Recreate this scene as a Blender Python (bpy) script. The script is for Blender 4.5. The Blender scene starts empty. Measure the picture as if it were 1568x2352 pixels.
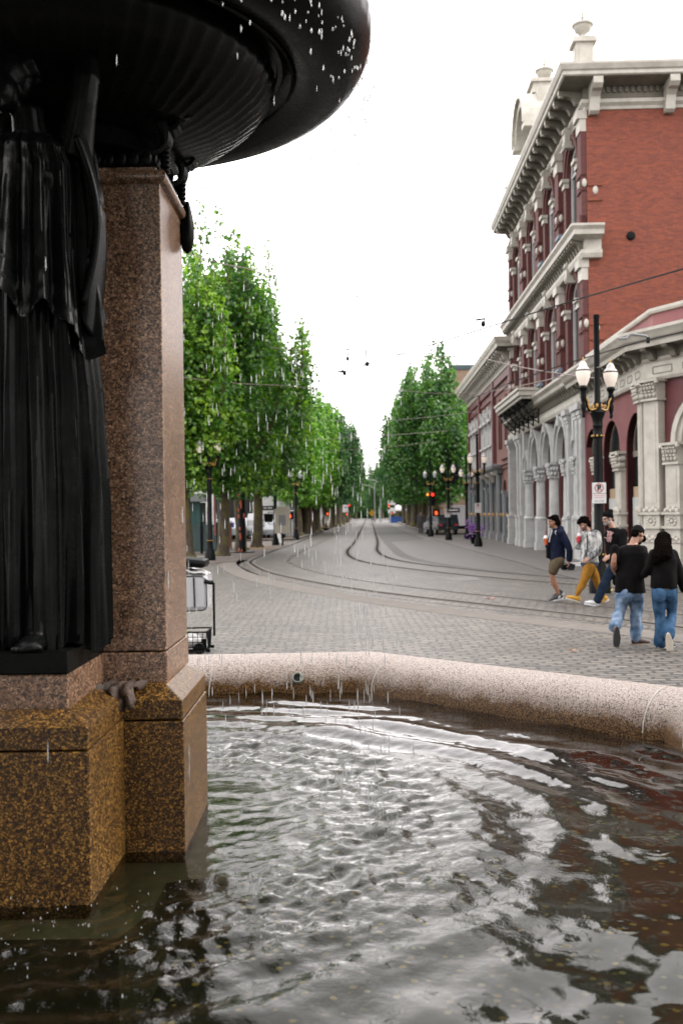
import bpy, bmesh, math, random
import numpy as np
from mathutils import Vector, Matrix
PI = math.pi
R = math.radians
sc = bpy.context.scene
COL = sc.collection
random.seed(7)

# ------------------------------------------------------------------ camera
F = 2287.0          # focal length in units of the 1568 x 2352 layout grid (35 mm lens, 36 mm frame height)
CAMH = 1.85
PITCH = math.atan(2.0 / F)
ROLL = 0.014
CM = Matrix.Rotation(PI / 2 + PITCH, 4, 'X') @ Matrix.Rotation(-ROLL, 4, 'Z')
cd = bpy.data.cameras.new('camera')
cam = bpy.data.objects.new('camera', cd)
COL.objects.link(cam)
cam.matrix_world = Matrix.Translation((0, 0, CAMH)) @ CM
cd.sensor_fit = 'VERTICAL'
cd.sensor_height = 36.0
cd.sensor_width = 24.0
cd.lens = 36.0 * F / 2352.0
cd.clip_start = 0.05
cd.clip_end = 3000
cd.dof.use_dof = True
cd.dof.focus_distance = 6.0
cd.dof.aperture_fstop = 3.2
sc.camera = cam


def ray(u, v):
    return CM.to_3x3() @ Vector(((u - 784) / F, -(v - 1176) / F, -1.0))


def P(u, v, Y):
    d = ray(u, v)
    k = Y / d.y
    return Vector((d.x * k, Y, CAMH + d.z * k))


def G(u, v, z=0.0):
    d = ray(u, v)
    k = (z - CAMH) / d.z
    return Vector((d.x * k, d.y * k, z))


SA = math.atan(0.028)      # the street runs 1.6 degrees right of the view axis


def T(s, l, z=0.0):
    return Vector((l * math.cos(SA) + s * math.sin(SA), s * math.cos(SA) - l * math.sin(SA), z))


# ------------------------------------------------------------------ object helpers
def tag(o, label=None, cat=None, group=None, kind=None):
    if label: o['label'] = label
    if cat: o['category'] = cat
    if group: o['group'] = group
    if kind: o['kind'] = kind
    return o


def empty(name, loc, label=None, cat=None, rz=0.0, group=None):
    o = bpy.data.objects.new(name, None)
    o.empty_display_size = 0.2
    COL.objects.link(o)
    o.location = loc
    o.rotation_euler = (0, 0, rz)
    return tag(o, label, cat, group)


KIDS = {}


def link(o, parent):
    COL.objects.link(o)
    if parent is not None:
        o.parent = parent
        KIDS.setdefault(parent.name, []).append(o)
    return o


def copy_tree(o, parent=None):
    c = o.copy()
    COL.objects.link(c)
    if parent is not None:
        c.parent = parent
        KIDS.setdefault(parent.name, []).append(c)
    for ch in list(KIDS.get(o.name, [])):
        copy_tree(ch, c)
    return c


class MB:
    def __init__(s):
        s.v = []; s.f = []; s.m = Matrix.Identity(4); s.uv = None

    def add(s, vs, fs):
        b = len(s.v)
        m = s.m
        s.v += [tuple(m @ Vector(p)) for p in vs]
        s.f += [tuple(i + b for i in f) for f in fs]

    def box(s, x0, x1, y0, y1, z0, z1):
        s.add([(x0, y0, z0), (x1, y0, z0), (x1, y1, z0), (x0, y1, z0), (x0, y0, z1), (x1, y0, z1), (x1, y1, z1), (x0, y1, z1)],
              [(0, 3, 2, 1), (4, 5, 6, 7), (0, 1, 5, 4), (1, 2, 6, 5), (2, 3, 7, 6), (3, 0, 4, 7)])
        return s

    def prism(s, poly, c0, c1, ax='x'):
        # poly: (a, b) points; ax 'x': a=y b=z c=x ; 'y': a=x b=z c=y ; 'z': a=x b=y c=z
        n = len(poly)
        def mk(a, b, c):
            return {'x': (c, a, b), 'y': (a, c, b), 'z': (a, b, c)}[ax]
        vs = [mk(a, b, c0) for a, b in poly] + [mk(a, b, c1) for a, b in poly]
        fs = [tuple(range(n))[::-1], tuple(range(n, 2 * n))] + [(i, (i + 1) % n, n + (i + 1) % n, n + i) for i in range(n)]
        s.add(vs, fs)
        return s

    def lathe(s, prof, n=24, c=(0, 0, 0), cap=True, rmod=None):
        vs = []; fs = []
        k = len(prof)
        for j, (r, z) in enumerate(prof):
            for i in range(n):
                a = 2 * PI * i / n
                rr = r * (rmod(a, j) if rmod else 1)
                vs.append((c[0] + rr * math.cos(a), c[1] + rr * math.sin(a), c[2] + z))
        for j in range(k - 1):
            for i in range(n):
                i2 = (i + 1) % n
                fs.append((j * n + i, j * n + i2, (j + 1) * n + i2, (j + 1) * n + i))
        if cap:
            fs.append(tuple(range(n))[::-1])
            fs.append(tuple((k - 1) * n + i for i in range(n)))
        s.add(vs, fs)
        return s

    def tube(s, pts, rad, n=8, cap=True):
        pts = [Vector(p) for p in pts]
        if not isinstance(rad, (list, tuple)):
            rad = [rad] * len(pts)
        vs = []; fs = []
        t0 = (pts[1] - pts[0]).normalized()
        ref = Vector((0, 0, 1)) if abs(t0.z) < 0.9 else Vector((1, 0, 0))
        a = t0.cross(ref).normalized()
        for i, p in enumerate(pts):
            t = (pts[min(i + 1, len(pts) - 1)] - pts[max(i - 1, 0)]).normalized()
            a = (a - t * a.dot(t)).normalized()
            b = t.cross(a)
            for k in range(n):
                q = 2 * PI * k / n
                vs.append(p + (a * math.cos(q) + b * math.sin(q)) * rad[i])
        for i in range(len(pts) - 1):
            for k in range(n):
                k2 = (k + 1) % n
                fs.append((i * n + k, i * n + k2, (i + 1) * n + k2, (i + 1) * n + k))
        if cap:
            fs.append(tuple(range(n))[::-1])
            fs.append(tuple((len(pts) - 1) * n + k for k in range(n)))
        s.add(vs, fs)
        return s

    def ell(s, c, r, rot=None, n=14, k=9):
        c = Vector(c); vs = []; fs = []
        rm = rot if rot is not None else Matrix.Identity(3)
        for j in range(1, k):
            ph = PI * j / k
            for i in range(n):
                a = 2 * PI * i / n
                vs.append(c + rm @ Vector((r[0] * math.sin(ph) * math.cos(a), r[1] * math.sin(ph) * math.sin(a), r[2] * math.cos(ph))))
        top = len(vs); vs.append(c + rm @ Vector((0, 0, r[2]))); vs.append(c + rm @ Vector((0, 0, -r[2])))
        for j in range(k - 2):
            for i in range(n):
                i2 = (i + 1) % n
                fs.append((j * n + i, (j + 1) * n + i, (j + 1) * n + i2, j * n + i2))
        for i in range(n):
            i2 = (i + 1) % n
            fs.append((top, i, i2)); fs.append((top + 1, (k - 2) * n + i2, (k - 2) * n + i))
        s.add(vs, fs)
        return s

    def sweep(s, path, prof, closed=False):
        # path in xy, outward = right-hand side of travel; prof = closed list of (out, z)
        pts = [Vector((p[0], p[1])) for p in path]
        n = len(pts); vs = []; k = len(prof)
        for i in range(n):
            if closed:
                d0 = (pts[i] - pts[i - 1]).normalized(); d1 = (pts[(i + 1) % n] - pts[i]).normalized()
            else:
                d0 = (pts[i] - pts[i - 1]).normalized() if i else (pts[1] - pts[0]).normalized()
                d1 = (pts[i + 1] - pts[i]).normalized() if i < n - 1 else d0
            n0 = Vector((d0.y, -d0.x)); n1 = Vector((d1.y, -d1.x))
            mit = (n0 + n1); mit = mit / max(1e-6, mit.dot(n0))
            for o, z in prof:
                vs.append((pts[i].x + mit.x * o, pts[i].y + mit.y * o, z))
        fs = []
        for i in range(n if closed else n - 1):
            i2 = (i + 1) % n
            for j in range(k):
                j2 = (j + 1) % k
                fs.append((i * k + j, i2 * k + j, i2 * k + j2, i * k + j2))
        if not closed:
            fs.append(tuple(range(k)))
            fs.append(tuple((n - 1) * k + j for j in range(k))[::-1])
        s.add(vs, fs)
        return s

    def arch_panel(s, a0, a1, b0, b1, ac, r, spring, sill, c0, c1, ax='x', n=14, rz=None):
        # wall panel a0..a1 x b0..b1 with an arched opening; rz = rise of the arch
        rz = rz or r
        s.prism([(a0, b0), (ac - r, b0), (ac - r, b1), (a0, b1)], c0, c1, ax)
        s.prism([(ac + r, b0), (a1, b0), (a1, b1), (ac + r, b1)], c0, c1, ax)
        if sill > b0 + 1e-4:
            s.prism([(ac - r, b0), (ac + r, b0), (ac + r, sill), (ac - r, sill)], c0, c1, ax)
        for i in range(n):
            t0 = PI - PI * i / n; t1 = PI - PI * (i + 1) / n
            p0 = (ac + r * math.cos(t0), spring + rz * math.sin(t0)); p1 = (ac + r * math.cos(t1), spring + rz * math.sin(t1))
            s.prism([p0, p1, (p1[0], b1), (p0[0], b1)], c0, c1, ax)
        return s

    def arch_fill(s, ac, r, spring, sill, c0, c1, ax='x', n=14, rz=None):
        rz = rz or r
        poly = [(ac - r, sill), (ac + r, sill)] + [(ac + r * math.cos(PI * i / n), spring + rz * math.sin(PI * i / n)) for i in range(n + 1)]
        s.prism(poly, c0, c1, ax)
        return s

    def arch_ring(s, ac, r0, r1, spring, c0, c1, ax='x', n=16, k=1.0):
        for i in range(n):
            t0 = PI * i / n; t1 = PI * (i + 1) / n
            s.prism([(ac + r0 * math.cos(t0), spring + k * r0 * math.sin(t0)), (ac + r1 * math.cos(t0), spring + k * r1 * math.sin(t0)),
                     (ac + r1 * math.cos(t1), spring + k * r1 * math.sin(t1)), (ac + r0 * math.cos(t1), spring + k * r0 * math.sin(t1))], c0, c1, ax)
        return s

    def mesh(s, name, smooth=False, ang=38):
        me = bpy.data.meshes.new(name)
        me.from_pydata([tuple(p) for p in s.v], [], s.f)
        me.update()
        if smooth:
            me.polygons.foreach_set('use_smooth', [True] * len(me.polygons))
            me.set_sharp_from_angle(angle=R(ang))
        return me

    def build(s, name, m, parent=None, smooth=False, ang=38, bevel=0, fixn=False, label=None):
        me = s.mesh(name, smooth, ang)
        if fixn:
            bm = bmesh.new(); bm.from_mesh(me)
            bmesh.ops.recalc_face_normals(bm, faces=bm.faces)
            bm.to_mesh(me); bm.free()
        me.materials.append(m)
        o = bpy.data.objects.new(name, me)
        link(o, parent)
        if bevel:
            b = o.modifiers.new('bevel', 'BEVEL'); b.width = bevel; b.segments = 2; b.limit_method = 'ANGLE'
        if label: o['label'] = label
        return o


def remesh(mb, name, m, parent, voxel=0.012, it=4, fac=0.5, disp=None):
    me = mb.mesh(name + '_tmp')
    bm = bmesh.new(); bm.from_mesh(me)
    bmesh.ops.recalc_face_normals(bm, faces=bm.faces)
    bm.to_mesh(me); bm.free()
    o = bpy.data.objects.new(name + '_tmp', me); COL.objects.link(o)
    md = o.modifiers.new('r', 'REMESH'); md.mode = 'VOXEL'; md.voxel_size = voxel
    if it:
        ms = o.modifiers.new('s', 'SMOOTH'); ms.iterations = it; ms.factor = fac
    dg = bpy.context.evaluated_depsgraph_get(); dg.update()
    m2 = bpy.data.meshes.new_from_object(o.evaluated_get(dg))
    bpy.data.objects.remove(o); bpy.data.meshes.remove(me)
    m2.name = name
    if disp:
        n = len(m2.vertices)
        co = np.empty(n * 3, 'f'); m2.vertices.foreach_get('co', co); co = co.reshape(-1, 3)
        no = np.empty(n * 3, 'f'); m2.vertices.foreach_get('normal', no); no = no.reshape(-1, 3)
        co = co + no * disp(co)[:, None]
        m2.vertices.foreach_set('co', co.reshape(-1).astype('f')); m2.update()
    m2.polygons.foreach_set('use_smooth', [True] * len(m2.polygons))
    m2.materials.clear(); m2.materials.append(m)
    r = bpy.data.objects.new(name, m2)
    return link(r, parent)


def sines(seed, k, n=14, aniso=(1, 1, 1)):
    rng = np.random.RandomState(seed)
    d = rng.normal(size=(n, 3)); d /= np.linalg.norm(d, axis=1)[:, None]
    kk = k * rng.uniform(.55, 1.5, n); ph = rng.uniform(0, 2 * PI, n)
    d = d * np.array(aniso)
    def fn(co):
        return np.sin(co @ (d * kk[:, None]).T + ph).sum(1) / math.sqrt(n)
    return fn


def spline(pts, n=8):
    pts = [Vector(p) for p in pts]
    q = [pts[0] * 2 - pts[1]] + pts + [pts[-1] * 2 - pts[-2]]
    out = []
    for i in range(1, len(q) - 2):
        a, b, c, d = q[i - 1], q[i], q[i + 1], q[i + 2]
        for k in range(n):
            t = k / n
            out.append(0.5 * ((2 * b) + (c - a) * t + (2 * a - 5 * b + 4 * c - d) * t * t + (3 * b - a - 3 * c + d) * t ** 3))
    out.append(pts[-1])
    return out


def ribbon(name, A, B, z, m, kind=None, parent=None, vw=None):
    # flat strip between two polylines with uv = (metres along, metres across)
    n = min(len(A), len(B)); vs = []; fs = []; uv = []
    L = 0
    for i in range(n):
        if i: L += ((A[i] + B[i]) * .5 - (A[i - 1] + B[i - 1]) * .5).length
        vs += [(A[i].x, A[i].y, z), (B[i].x, B[i].y, z)]
        uv += [(0, L), ((A[i] - B[i]).length, L)]
    for i in range(n - 1):
        fs.append((2 * i, 2 * i + 1, 2 * i + 3, 2 * i + 2))
    me = bpy.data.meshes.new(name); me.from_pydata(vs, [], fs); me.update()
    ul = me.uv_layers.new(name='UVMap')
    for lp in me.loops:
        ul.data[lp.index].uv = uv[lp.vertex_index]
    bm = bmesh.new(); bm.from_mesh(me)
    for f in bm.faces:
        if f.normal.z < 0: f.normal_flip()
    bm.to_mesh(me); bm.free()
    me.materials.append(m)
    o = bpy.data.objects.new(name, me); link(o, parent)
    if kind: o['kind'] = kind
    return o


def offset(pts, d):
    out = []
    for i, p in enumerate(pts):
        t = (pts[min(i + 1, len(pts) - 1)] - pts[max(i - 1, 0)]); t.z = 0; t.normalize()
        out.append(p + Vector((t.y, -t.x, 0)) * d)
    return out


# ------------------------------------------------------------------ materials
class N:
    def __init__(s, name):
        s.mat = bpy.data.materials.new(name); s.mat.use_nodes = True
        s.nt = s.mat.node_tree; s.b = s.nt.nodes['Principled BSDF']; s.out = s.nt.nodes['Material Output']

    def n(s, t, **k):
        x = s.nt.nodes.new(t)
        for a, v in k.items(): setattr(x, a, v)
        return x

    def l(s, a, b): s.nt.links.new(a, b)

    def co(s, kind='Object', scale=None):
        t = s.n('ShaderNodeTexCoord').outputs[kind]
        if scale:
            mp = s.n('ShaderNodeMapping'); mp.inputs['Scale'].default_value = scale
            s.l(t, mp.inputs['Vector']); t = mp.outputs['Vector']
        return t

    def noise(s, vec, scale, detail=3, rough=.6):
        x = s.n('ShaderNodeTexNoise'); x.inputs['Scale'].default_value = scale
        x.inputs['Detail'].default_value = detail; x.inputs['Roughness'].default_value = rough
        s.l(vec, x.inputs['Vector']); return x.outputs['Fac']

    def ramp(s, fac, stops):
        x = s.n('ShaderNodeValToRGB'); e = x.color_ramp.elements
        while len(e) > 1: e.remove(e[-1])
        e[0].position = stops[0][0]; e[0].color = (*stops[0][1], 1)
        for p, c in stops[1:]:
            q = e.new(p); q.color = (*c, 1)
        s.l(fac, x.inputs['Fac']); return x.outputs['Color']

    def mix(s, fac, a, b, mode='MIX'):
        x = s.n('ShaderNodeMix', data_type='RGBA', blend_type=mode)
        for val, idx in ((fac, 0), (a, 6), (b, 7)):
            if isinstance(val, (int, float)): x.inputs[idx].default_value = val
            elif isinstance(val, tuple): x.inputs[idx].default_value = (*val, 1)
            else: s.l(val, x.inputs[idx])
        return x.outputs[2]

    def math(s, op, a, b=0.0, clamp=False):
        x = s.n('ShaderNodeMath', operation=op, use_clamp=clamp)
        for val, i in ((a, 0), (b, 1)):
            if isinstance(val, (int, float)): x.inputs[i].default_value = val
            else: s.l(val, x.inputs[i])
        return x.outputs[0]

    def bump(s, h, strength=.3, dist=.01):
        x = s.n('ShaderNodeBump'); x.inputs['Strength'].default_value = strength; x.inputs['Distance'].default_value = dist
        s.l(h, x.inputs['Height']); s.l(x.outputs['Normal'], s.b.inputs['Normal'])

    def set(s, base=None, rough=None, metal=None, **k):
        if base is not None:
            if isinstance(base, tuple): s.b.inputs['Base Color'].default_value = (*base, 1)
            else: s.l(base, s.b.inputs['Base Color'])
        if rough is not None:
            if isinstance(rough, (int, float)): s.b.inputs['Roughness'].default_value = rough
            else: s.l(rough, s.b.inputs['Roughness'])
        if metal is not None: s.b.inputs['Metallic'].default_value = metal
        for a, v in k.items(): s.b.inputs[a.replace('_', ' ')].default_value = v
        return s.mat


def vmat(name, c1, c2, scale=3, rough=.7, bump=0, bscale=None, bdist=.01, metal=0, detail=4, lo=.35, hi=.65, spec=None):
    x = N(name); c = x.co()
    f = x.noise(c, scale, detail)
    col = x.ramp(f, [(lo, c1), (hi, c2)])
    if bump: x.bump(x.noise(c, bscale or scale * 4, 4), bump, bdist)
    if spec is not None: x.b.inputs['Specular IOR Level'].default_value = spec
    return x.set(col, rough, metal)


def emat(name, col, strength, base=(.8, .8, .8), rough=.3):
    x = N(name); x.set(base, rough)
    x.b.inputs['Emission Color'].default_value = (*col, 1); x.b.inputs['Emission Strength'].default_value = strength
    return x.mat


def brick(name, c1, c2, mortar, bw=.21, bh=.07, ms=.012, bump=.25, rough=.85, stain=None, dist=.006):
    x = N(name)
    t = x.co(); sep = x.n('ShaderNodeSeparateXYZ'); x.l(t, sep.inputs[0])
    a = x.math('ADD', sep.outputs[0], sep.outputs[1])
    cmb = x.n('ShaderNodeCombineXYZ'); x.l(a, cmb.inputs[0]); x.l(sep.outputs[2], cmb.inputs[1])
    b = x.n('ShaderNodeTexBrick'); b.inputs['Scale'].default_value = 1
    b.inputs['Brick Width'].default_value = bw; b.inputs['Row Height'].default_value = bh; b.inputs['Mortar Size'].default_value = ms
    b.inputs['Color1'].default_value = (*c1, 1); b.inputs['Color2'].default_value = (*c2, 1); b.inputs['Mortar'].default_value = (*mortar, 1)
    x.l(cmb.outputs[0], b.inputs['Vector'])
    n1 = x.noise(t, 1.1, 5); n2 = x.noise(cmb.outputs[0], 9, 3)
    col = x.mix(x.math('MULTIPLY', n1, .55), b.outputs['Color'], stain or tuple(v * .6 for v in c1))
    n3 = x.n('ShaderNodeTexNoise'); n3.inputs['Scale'].default_value = 2.4; n3.inputs['Detail'].default_value = 6
    mp = x.n('ShaderNodeMapping'); mp.inputs['Scale'].default_value = (.8, 3.2, 1); x.l(cmb.outputs[0], mp.inputs['Vector']); x.l(mp.outputs[0], n3.inputs['Vector'])
    dk = x.ramp(n3.outputs['Fac'], [(.56, (0, 0, 0)), (.78, (1, 1, 1))])
    col = x.mix(x.math('MULTIPLY', dk, .7), col, tuple(v * .34 for v in c1))
    n4 = x.n('ShaderNodeTexNoise'); n4.inputs['Scale'].default_value = 1.7; n4.inputs['Detail'].default_value = 7; n4.inputs['Roughness'].default_value = .7; x.l(mp.outputs[0], n4.inputs['Vector'])
    col = x.mix(x.math('MULTIPLY', x.ramp(n4.outputs['Fac'], [(.52, (0, 0, 0)), (.66, (1, 1, 1))]), .4), col, (c1[0] * 1.08, c1[1] * 1.2, c1[2] * .9))
    col = x.mix(.3, col, x.ramp(n2, [(.3, (.55, .55, .55)), (.7, (1.25, 1.25, 1.25))]), 'MULTIPLY')
    x.bump(b.outputs['Fac'], -bump, dist)
    return x.set(col, rough)


def granite(name, dark, mid, light, scale=110, rough=.22, wet=0):
    x = N(name); c = x.co()
    v = x.n('ShaderNodeTexVoronoi'); v.inputs['Scale'].default_value = scale
    jit = x.n('ShaderNodeMix', data_type='VECTOR'); jit.inputs[0].default_value = .02
    nz = x.n('ShaderNodeTexNoise'); nz.inputs['Scale'].default_value = scale * .9; x.l(c, nz.inputs['Vector'])
    x.l(c, jit.inputs[4]); x.l(nz.outputs['Color'], jit.inputs[5]); x.l(jit.outputs[1], v.inputs['Vector'])
    sp = x.n('ShaderNodeSeparateColor'); x.l(v.outputs['Color'], sp.inputs[0])
    col = x.ramp(sp.outputs[0], [(0, dark), (.32, dark), (.42, mid), (.72, mid), (.8, light), (.93, light), (.97, tuple(min(1, q * 1.6) for q in light))])
    big = x.noise(c, 2.2, 4)
    mean = tuple(.3 * a + .5 * b + .2 * c_ for a, b, c_ in zip(dark, mid, light))
    col = x.mix(.08, col, mean)
    col = x.mix(.55, col, x.ramp(big, [(.35, (.6, .56, .52)), (.65, (1.15, 1.12, 1.1))]), 'MULTIPLY')
    x.bump(x.noise(c, scale * .7, 2), .06, .004)
    return x.set(col, rough)


MAT = {}
def cobble(name, uvmode=False, tint=(1, 1, 1), bw=.27, bh=.135):
    x = N(name)
    t = x.co('UV' if uvmode else 'Object')
    nz = x.n('ShaderNodeTexNoise'); nz.inputs['Scale'].default_value = 2.3; nz.inputs['Detail'].default_value = 3; x.l(t, nz.inputs['Vector'])
    sub = x.n('ShaderNodeVectorMath', operation='SUBTRACT'); x.l(nz.outputs['Color'], sub.inputs[0]); sub.inputs[1].default_value = (.5, .5, .5)
    scl = x.n('ShaderNodeVectorMath', operation='SCALE'); x.l(sub.outputs[0], scl.inputs[0]); scl.inputs['Scale'].default_value = .2
    add = x.n('ShaderNodeVectorMath', operation='ADD'); x.l(t, add.inputs[0]); x.l(scl.outputs[0], add.inputs[1])
    b = x.n('ShaderNodeTexBrick'); b.inputs['Scale'].default_value = 1
    b.inputs['Brick Width'].default_value = bw; b.inputs['Row Height'].default_value = bh
    b.inputs['Mortar Size'].default_value = .027; b.inputs['Mortar Smooth'].default_value = .35
    b.inputs['Color1'].default_value = (.082 * tint[0], .074 * tint[1], .063 * tint[2], 1)
    b.inputs['Color2'].default_value = (.20 * tint[0], .178 * tint[1], .148 * tint[2], 1)
    b.inputs['Mortar'].default_value = (.014, .011, .008, 1)
    x.l(add.outputs[0], b.inputs['Vector'])
    big = x.noise(t, .35, 5); fine = x.noise(t, 26, 3)
    col = x.mix(.6, b.outputs['Color'], x.ramp(big, [(.3, (.72, .71, .70)), (.7, (1.15, 1.14, 1.12))]), 'MULTIPLY')
    col = x.mix(.5, col, x.ramp(fine, [(.3, (.6, .6, .6)), (.7, (1.3, 1.3, 1.3))]), 'MULTIPLY')
    h = x.math('SUBTRACT', x.math('MULTIPLY', fine, .25), b.outputs['Fac'])
    x.bump(h, .8, .02)
    return x.set(col, x.ramp(fine, [(.3, (.42,) * 3), (.7, (.7,) * 3)]))


MAT['cobble'] = cobble('cobblestone')
MAT['cobble_track'] = cobble('track_cobblestone', True, (1.04, 1.03, 1.02), .26, .13)
MAT['asphalt'] = vmat('asphalt', (.055, .053, .05), (.09, .086, .08), 4, .75, .3, 60, .004)
MAT['concrete'] = vmat('concrete', (.105, .09, .075), (.145, .128, .108), 2.5, .8, .2, 50, .004)
MAT['kerb'] = vmat('kerb_concrete', (.2, .19, .175), (.29, .275, .25), 3, .8, .2, 40, .004)
MAT['walk_right'] = vmat('dark_paving', (.075, .066, .058), (.115, .102, .09), 1.3, .55, .25, 40, .003)
MAT['walk_left'] = brick('paver_brick', (.12, .088, .07), (.17, .125, .10), (.07, .06, .05), .2, .1, .008, .2)
# pavers lie flat: drive the pattern from x and y
_nt = MAT['walk_left'].node_tree
for _l in list(_nt.links):
    if _l.to_node.type == 'COMBXYZ' or _l.to_node.type == 'MATH' and _l.from_node.type == 'SEPXYZ':
        pass
_cmb = [n for n in _nt.nodes if n.type == 'COMBXYZ'][0]; _sep = [n for n in _nt.nodes if n.type == 'SEPXYZ'][0]
_nt.links.new(_sep.outputs[0], _cmb.inputs[0]); _nt.links.new(_sep.outputs[1], _cmb.inputs[1])
MAT['rail'] = vmat('rail_steel', (.02, .018, .016), (.045, .042, .038), 6, .9, spec=.02)
MAT['rail_bright'] = vmat('worn_rail_steel', (.5, .5, .49), (.62, .61, .6), 6, .3, metal=.7)
MAT['patch'] = vmat('road_patch', (.13, .125, .115), (.165, .16, .15), 3, .7, .2, 30, .004)

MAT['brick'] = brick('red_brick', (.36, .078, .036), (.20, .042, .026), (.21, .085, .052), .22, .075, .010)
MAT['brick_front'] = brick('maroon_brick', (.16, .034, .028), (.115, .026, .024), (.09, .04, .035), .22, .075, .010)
MAT['brick_trim'] = vmat('maroon_paint', (.105, .018, .022), (.15, .026, .03), 2, .6, .1, 30)
MAT['pink'] = vmat('rose_stucco', (.19, .05, .052), (.25, .072, .07), 1.2, .75, .15, 40)
MAT['pink_brick'] = brick('rose_brick', (.25, .088, .068), (.19, .065, .052), (.2, .12, .1), .22, .075, .010)
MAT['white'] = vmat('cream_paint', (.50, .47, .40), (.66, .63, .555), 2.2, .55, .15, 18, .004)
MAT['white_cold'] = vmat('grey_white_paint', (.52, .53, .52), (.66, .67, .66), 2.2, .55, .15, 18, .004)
MAT['soffit'] = vmat('weathered_cream', (.15, .135, .10), (.25, .23, .18), 1.6, .7, .2, 14, .004)  # darker cream for soffits, brackets, slots and panels
MAT['grey'] = vmat('grey_paint', (.25, .26, .27), (.31, .32, .33), 1.3, .6)
MAT['teal_line'] = vmat('dark_teal_paint', (.02, .07, .075), (.03, .09, .095), 2, .5)
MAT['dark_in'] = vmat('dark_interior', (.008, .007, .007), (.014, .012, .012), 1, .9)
MAT['glass'] = N('window_glass').set((.02, .028, .03), .06, 0, IOR=1.5)
MAT['win_white'] = vmat('window_frame_paint', (.5, .52, .52), (.62, .63, .62), 3, .5)
MAT['plywood'] = vmat('plywood', (.42, .31, .19), (.5, .38, .25), 2, .7)
MAT['board_white'] = vmat('white_board', (.5, .52, .5), (.62, .63, .6), 1.5, .7)
MAT['blackiron'] = vmat('black_iron', (.004, .005, .005), (.008, .009, .009), 5, .4, .1, 30, .003, spec=.08)
MAT['gold'] = vmat('gold_paint', (.5, .27, .04), (.65, .37, .07), 5, .4)
MAT['capwhite'] = vmat('lamp_cap_white', (.55, .54, .53), (.65, .64, .62), 3, .4)
x = N('lit_frosted_glass'); c = x.co(); w = x.n('ShaderNodeSeparateXYZ'); x.l(c, w.inputs[0])
x.set((.85, .8, .74), .35)
x.l(x.ramp(x.math('ADD', x.math('MULTIPLY', w.outputs[2], 1), -3.95), [(.2, (.75, .55, .42)), (.62, (1.0, .78, .58)), (.9, (1, .74, .5))]), x.b.inputs['Emission Color'])
x.b.inputs['Emission Strength'].default_value = .36
MAT['globe_lit'] = x.mat
MAT['globe_off'] = N('frosted_glass').set((.55, .58, .62), .25)
MAT['tan_brick'] = brick('tan_brick', (.40, .27, .19), (.33, .22, .155), (.30, .22, .16), .25, .08, .010, .15)
MAT['white_brick'] = brick('white_painted_brick', (.85, .85, .84), (.8, .8, .79), (.7, .7, .7), .25, .08, .008, .2)
MAT['far_wall'] = vmat('pale_far_wall', (.35, .35, .36), (.45, .45, .45), .2, .8)
MAT['green_wood'] = vmat('teal_boards', (.012, .075, .07), (.02, .105, .095), 3, .6)
MAT['grey_fence'] = vmat('slate_green_boards', (.035, .075, .075), (.05, .1, .1), 3, .6)
MAT['red'] = emat('red_signal', (1, .03, .02), 3, (.4, .01, .01))
MAT['amber'] = emat('amber_signal', (1, .35, .02), 1.8, (.4, .15, .01))
MAT['orange_hand'] = emat('orange_hand_signal', (1, .1, .02), 2.2, (.3, .03, .01))
MAT['signwhite'] = vmat('sign_white', (.66, .66, .65), (.74, .74, .73), 3, .45)
MAT['signred'] = N('sign_red').set((.45, .03, .035), .5)
MAT['signblack'] = N('sign_black').set((.012, .012, .012), .5)
MAT['signyellow'] = N('sign_yellow').set((.8, .42, .02), .5)
MAT['blue'] = N('blue_plastic').set((.03, .11, .42), .45)
MAT['posterorange'] = vmat('orange_poster', (.62, .08, .02), (.5, .22, .05), 3.2, .6, detail=6, lo=.42, hi=.6)

# bronze and granite of the fountain
x = N('dark_bronze'); c = x.co()
f = x.noise(c, 6, 5); x.bump(x.noise(c, 55, 4), .22, .004)
MAT['bronze'] = x.set(x.ramp(f, [(.3, (.0025, .003, .003)), (.62, (.005, .006, .0055)), (.8, (.006, .010, .008))]), x.ramp(x.noise(c, 14, 4), [(.3, (.2,) * 3), (.7, (.38,) * 3)]), 0.0, Specular_IOR_Level=.07)
MAT['granite'] = granite('brown_granite', (.03, .019, .013), (.23, .125, .073), (.42, .27, .17), 160, .3)
MAT['granite_wet'] = granite('wet_golden_granite', (.009, .0045, .0015), (.055, .023, .004), (.36, .19, .04), 200, .4)
x = N('rim_granite'); c = x.co()
v = x.n('ShaderNodeTexVoronoi'); v.inputs['Scale'].default_value = 190; x.l(c, v.inputs['Vector'])
sp = x.n('ShaderNodeSeparateColor'); x.l(v.outputs['Color'], sp.inputs[0])
dry = x.ramp(sp.outputs[0], [(0, (.08, .062, .052)), (.13, (.09, .07, .06)), (.2, (.34, .285, .25)), (.7, (.41, .355, .32)), (.85, (.49, .435, .40))])
wet = x.ramp(sp.outputs[0], [(0, (.010, .005, .003)), (.25, (.025, .012, .005)), (.35, (.085, .04, .012)), (.7, (.11, .055, .018)), (.85, (.21, .12, .045))])
sx = x.n('ShaderNodeSeparateXYZ'); x.l(c, sx.inputs[0])
lvl = x.math('ADD', sx.outputs[2], x.math('MULTIPLY', x.math('SUBTRACT', x.noise(c, 5, 5), .5), .16))
lvl = x.math('ADD', lvl, x.math('MULTIPLY', x.math('SUBTRACT', x.noise(c, 60, 2), .5), .10))
k = x.ramp(lvl, [(.56, (1, 1, 1)), (.61, (.5, .5, .5)), (.72, (0, 0, 0))])
x.bump(x.noise(c, 120, 2), .1, .003)
MAT['rim'] = x.set(x.mix(k, dry, wet), x.ramp(k, [(0, (.6,) * 3), (1, (.4,) * 3)]), Specular_IOR_Level=.14)
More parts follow.
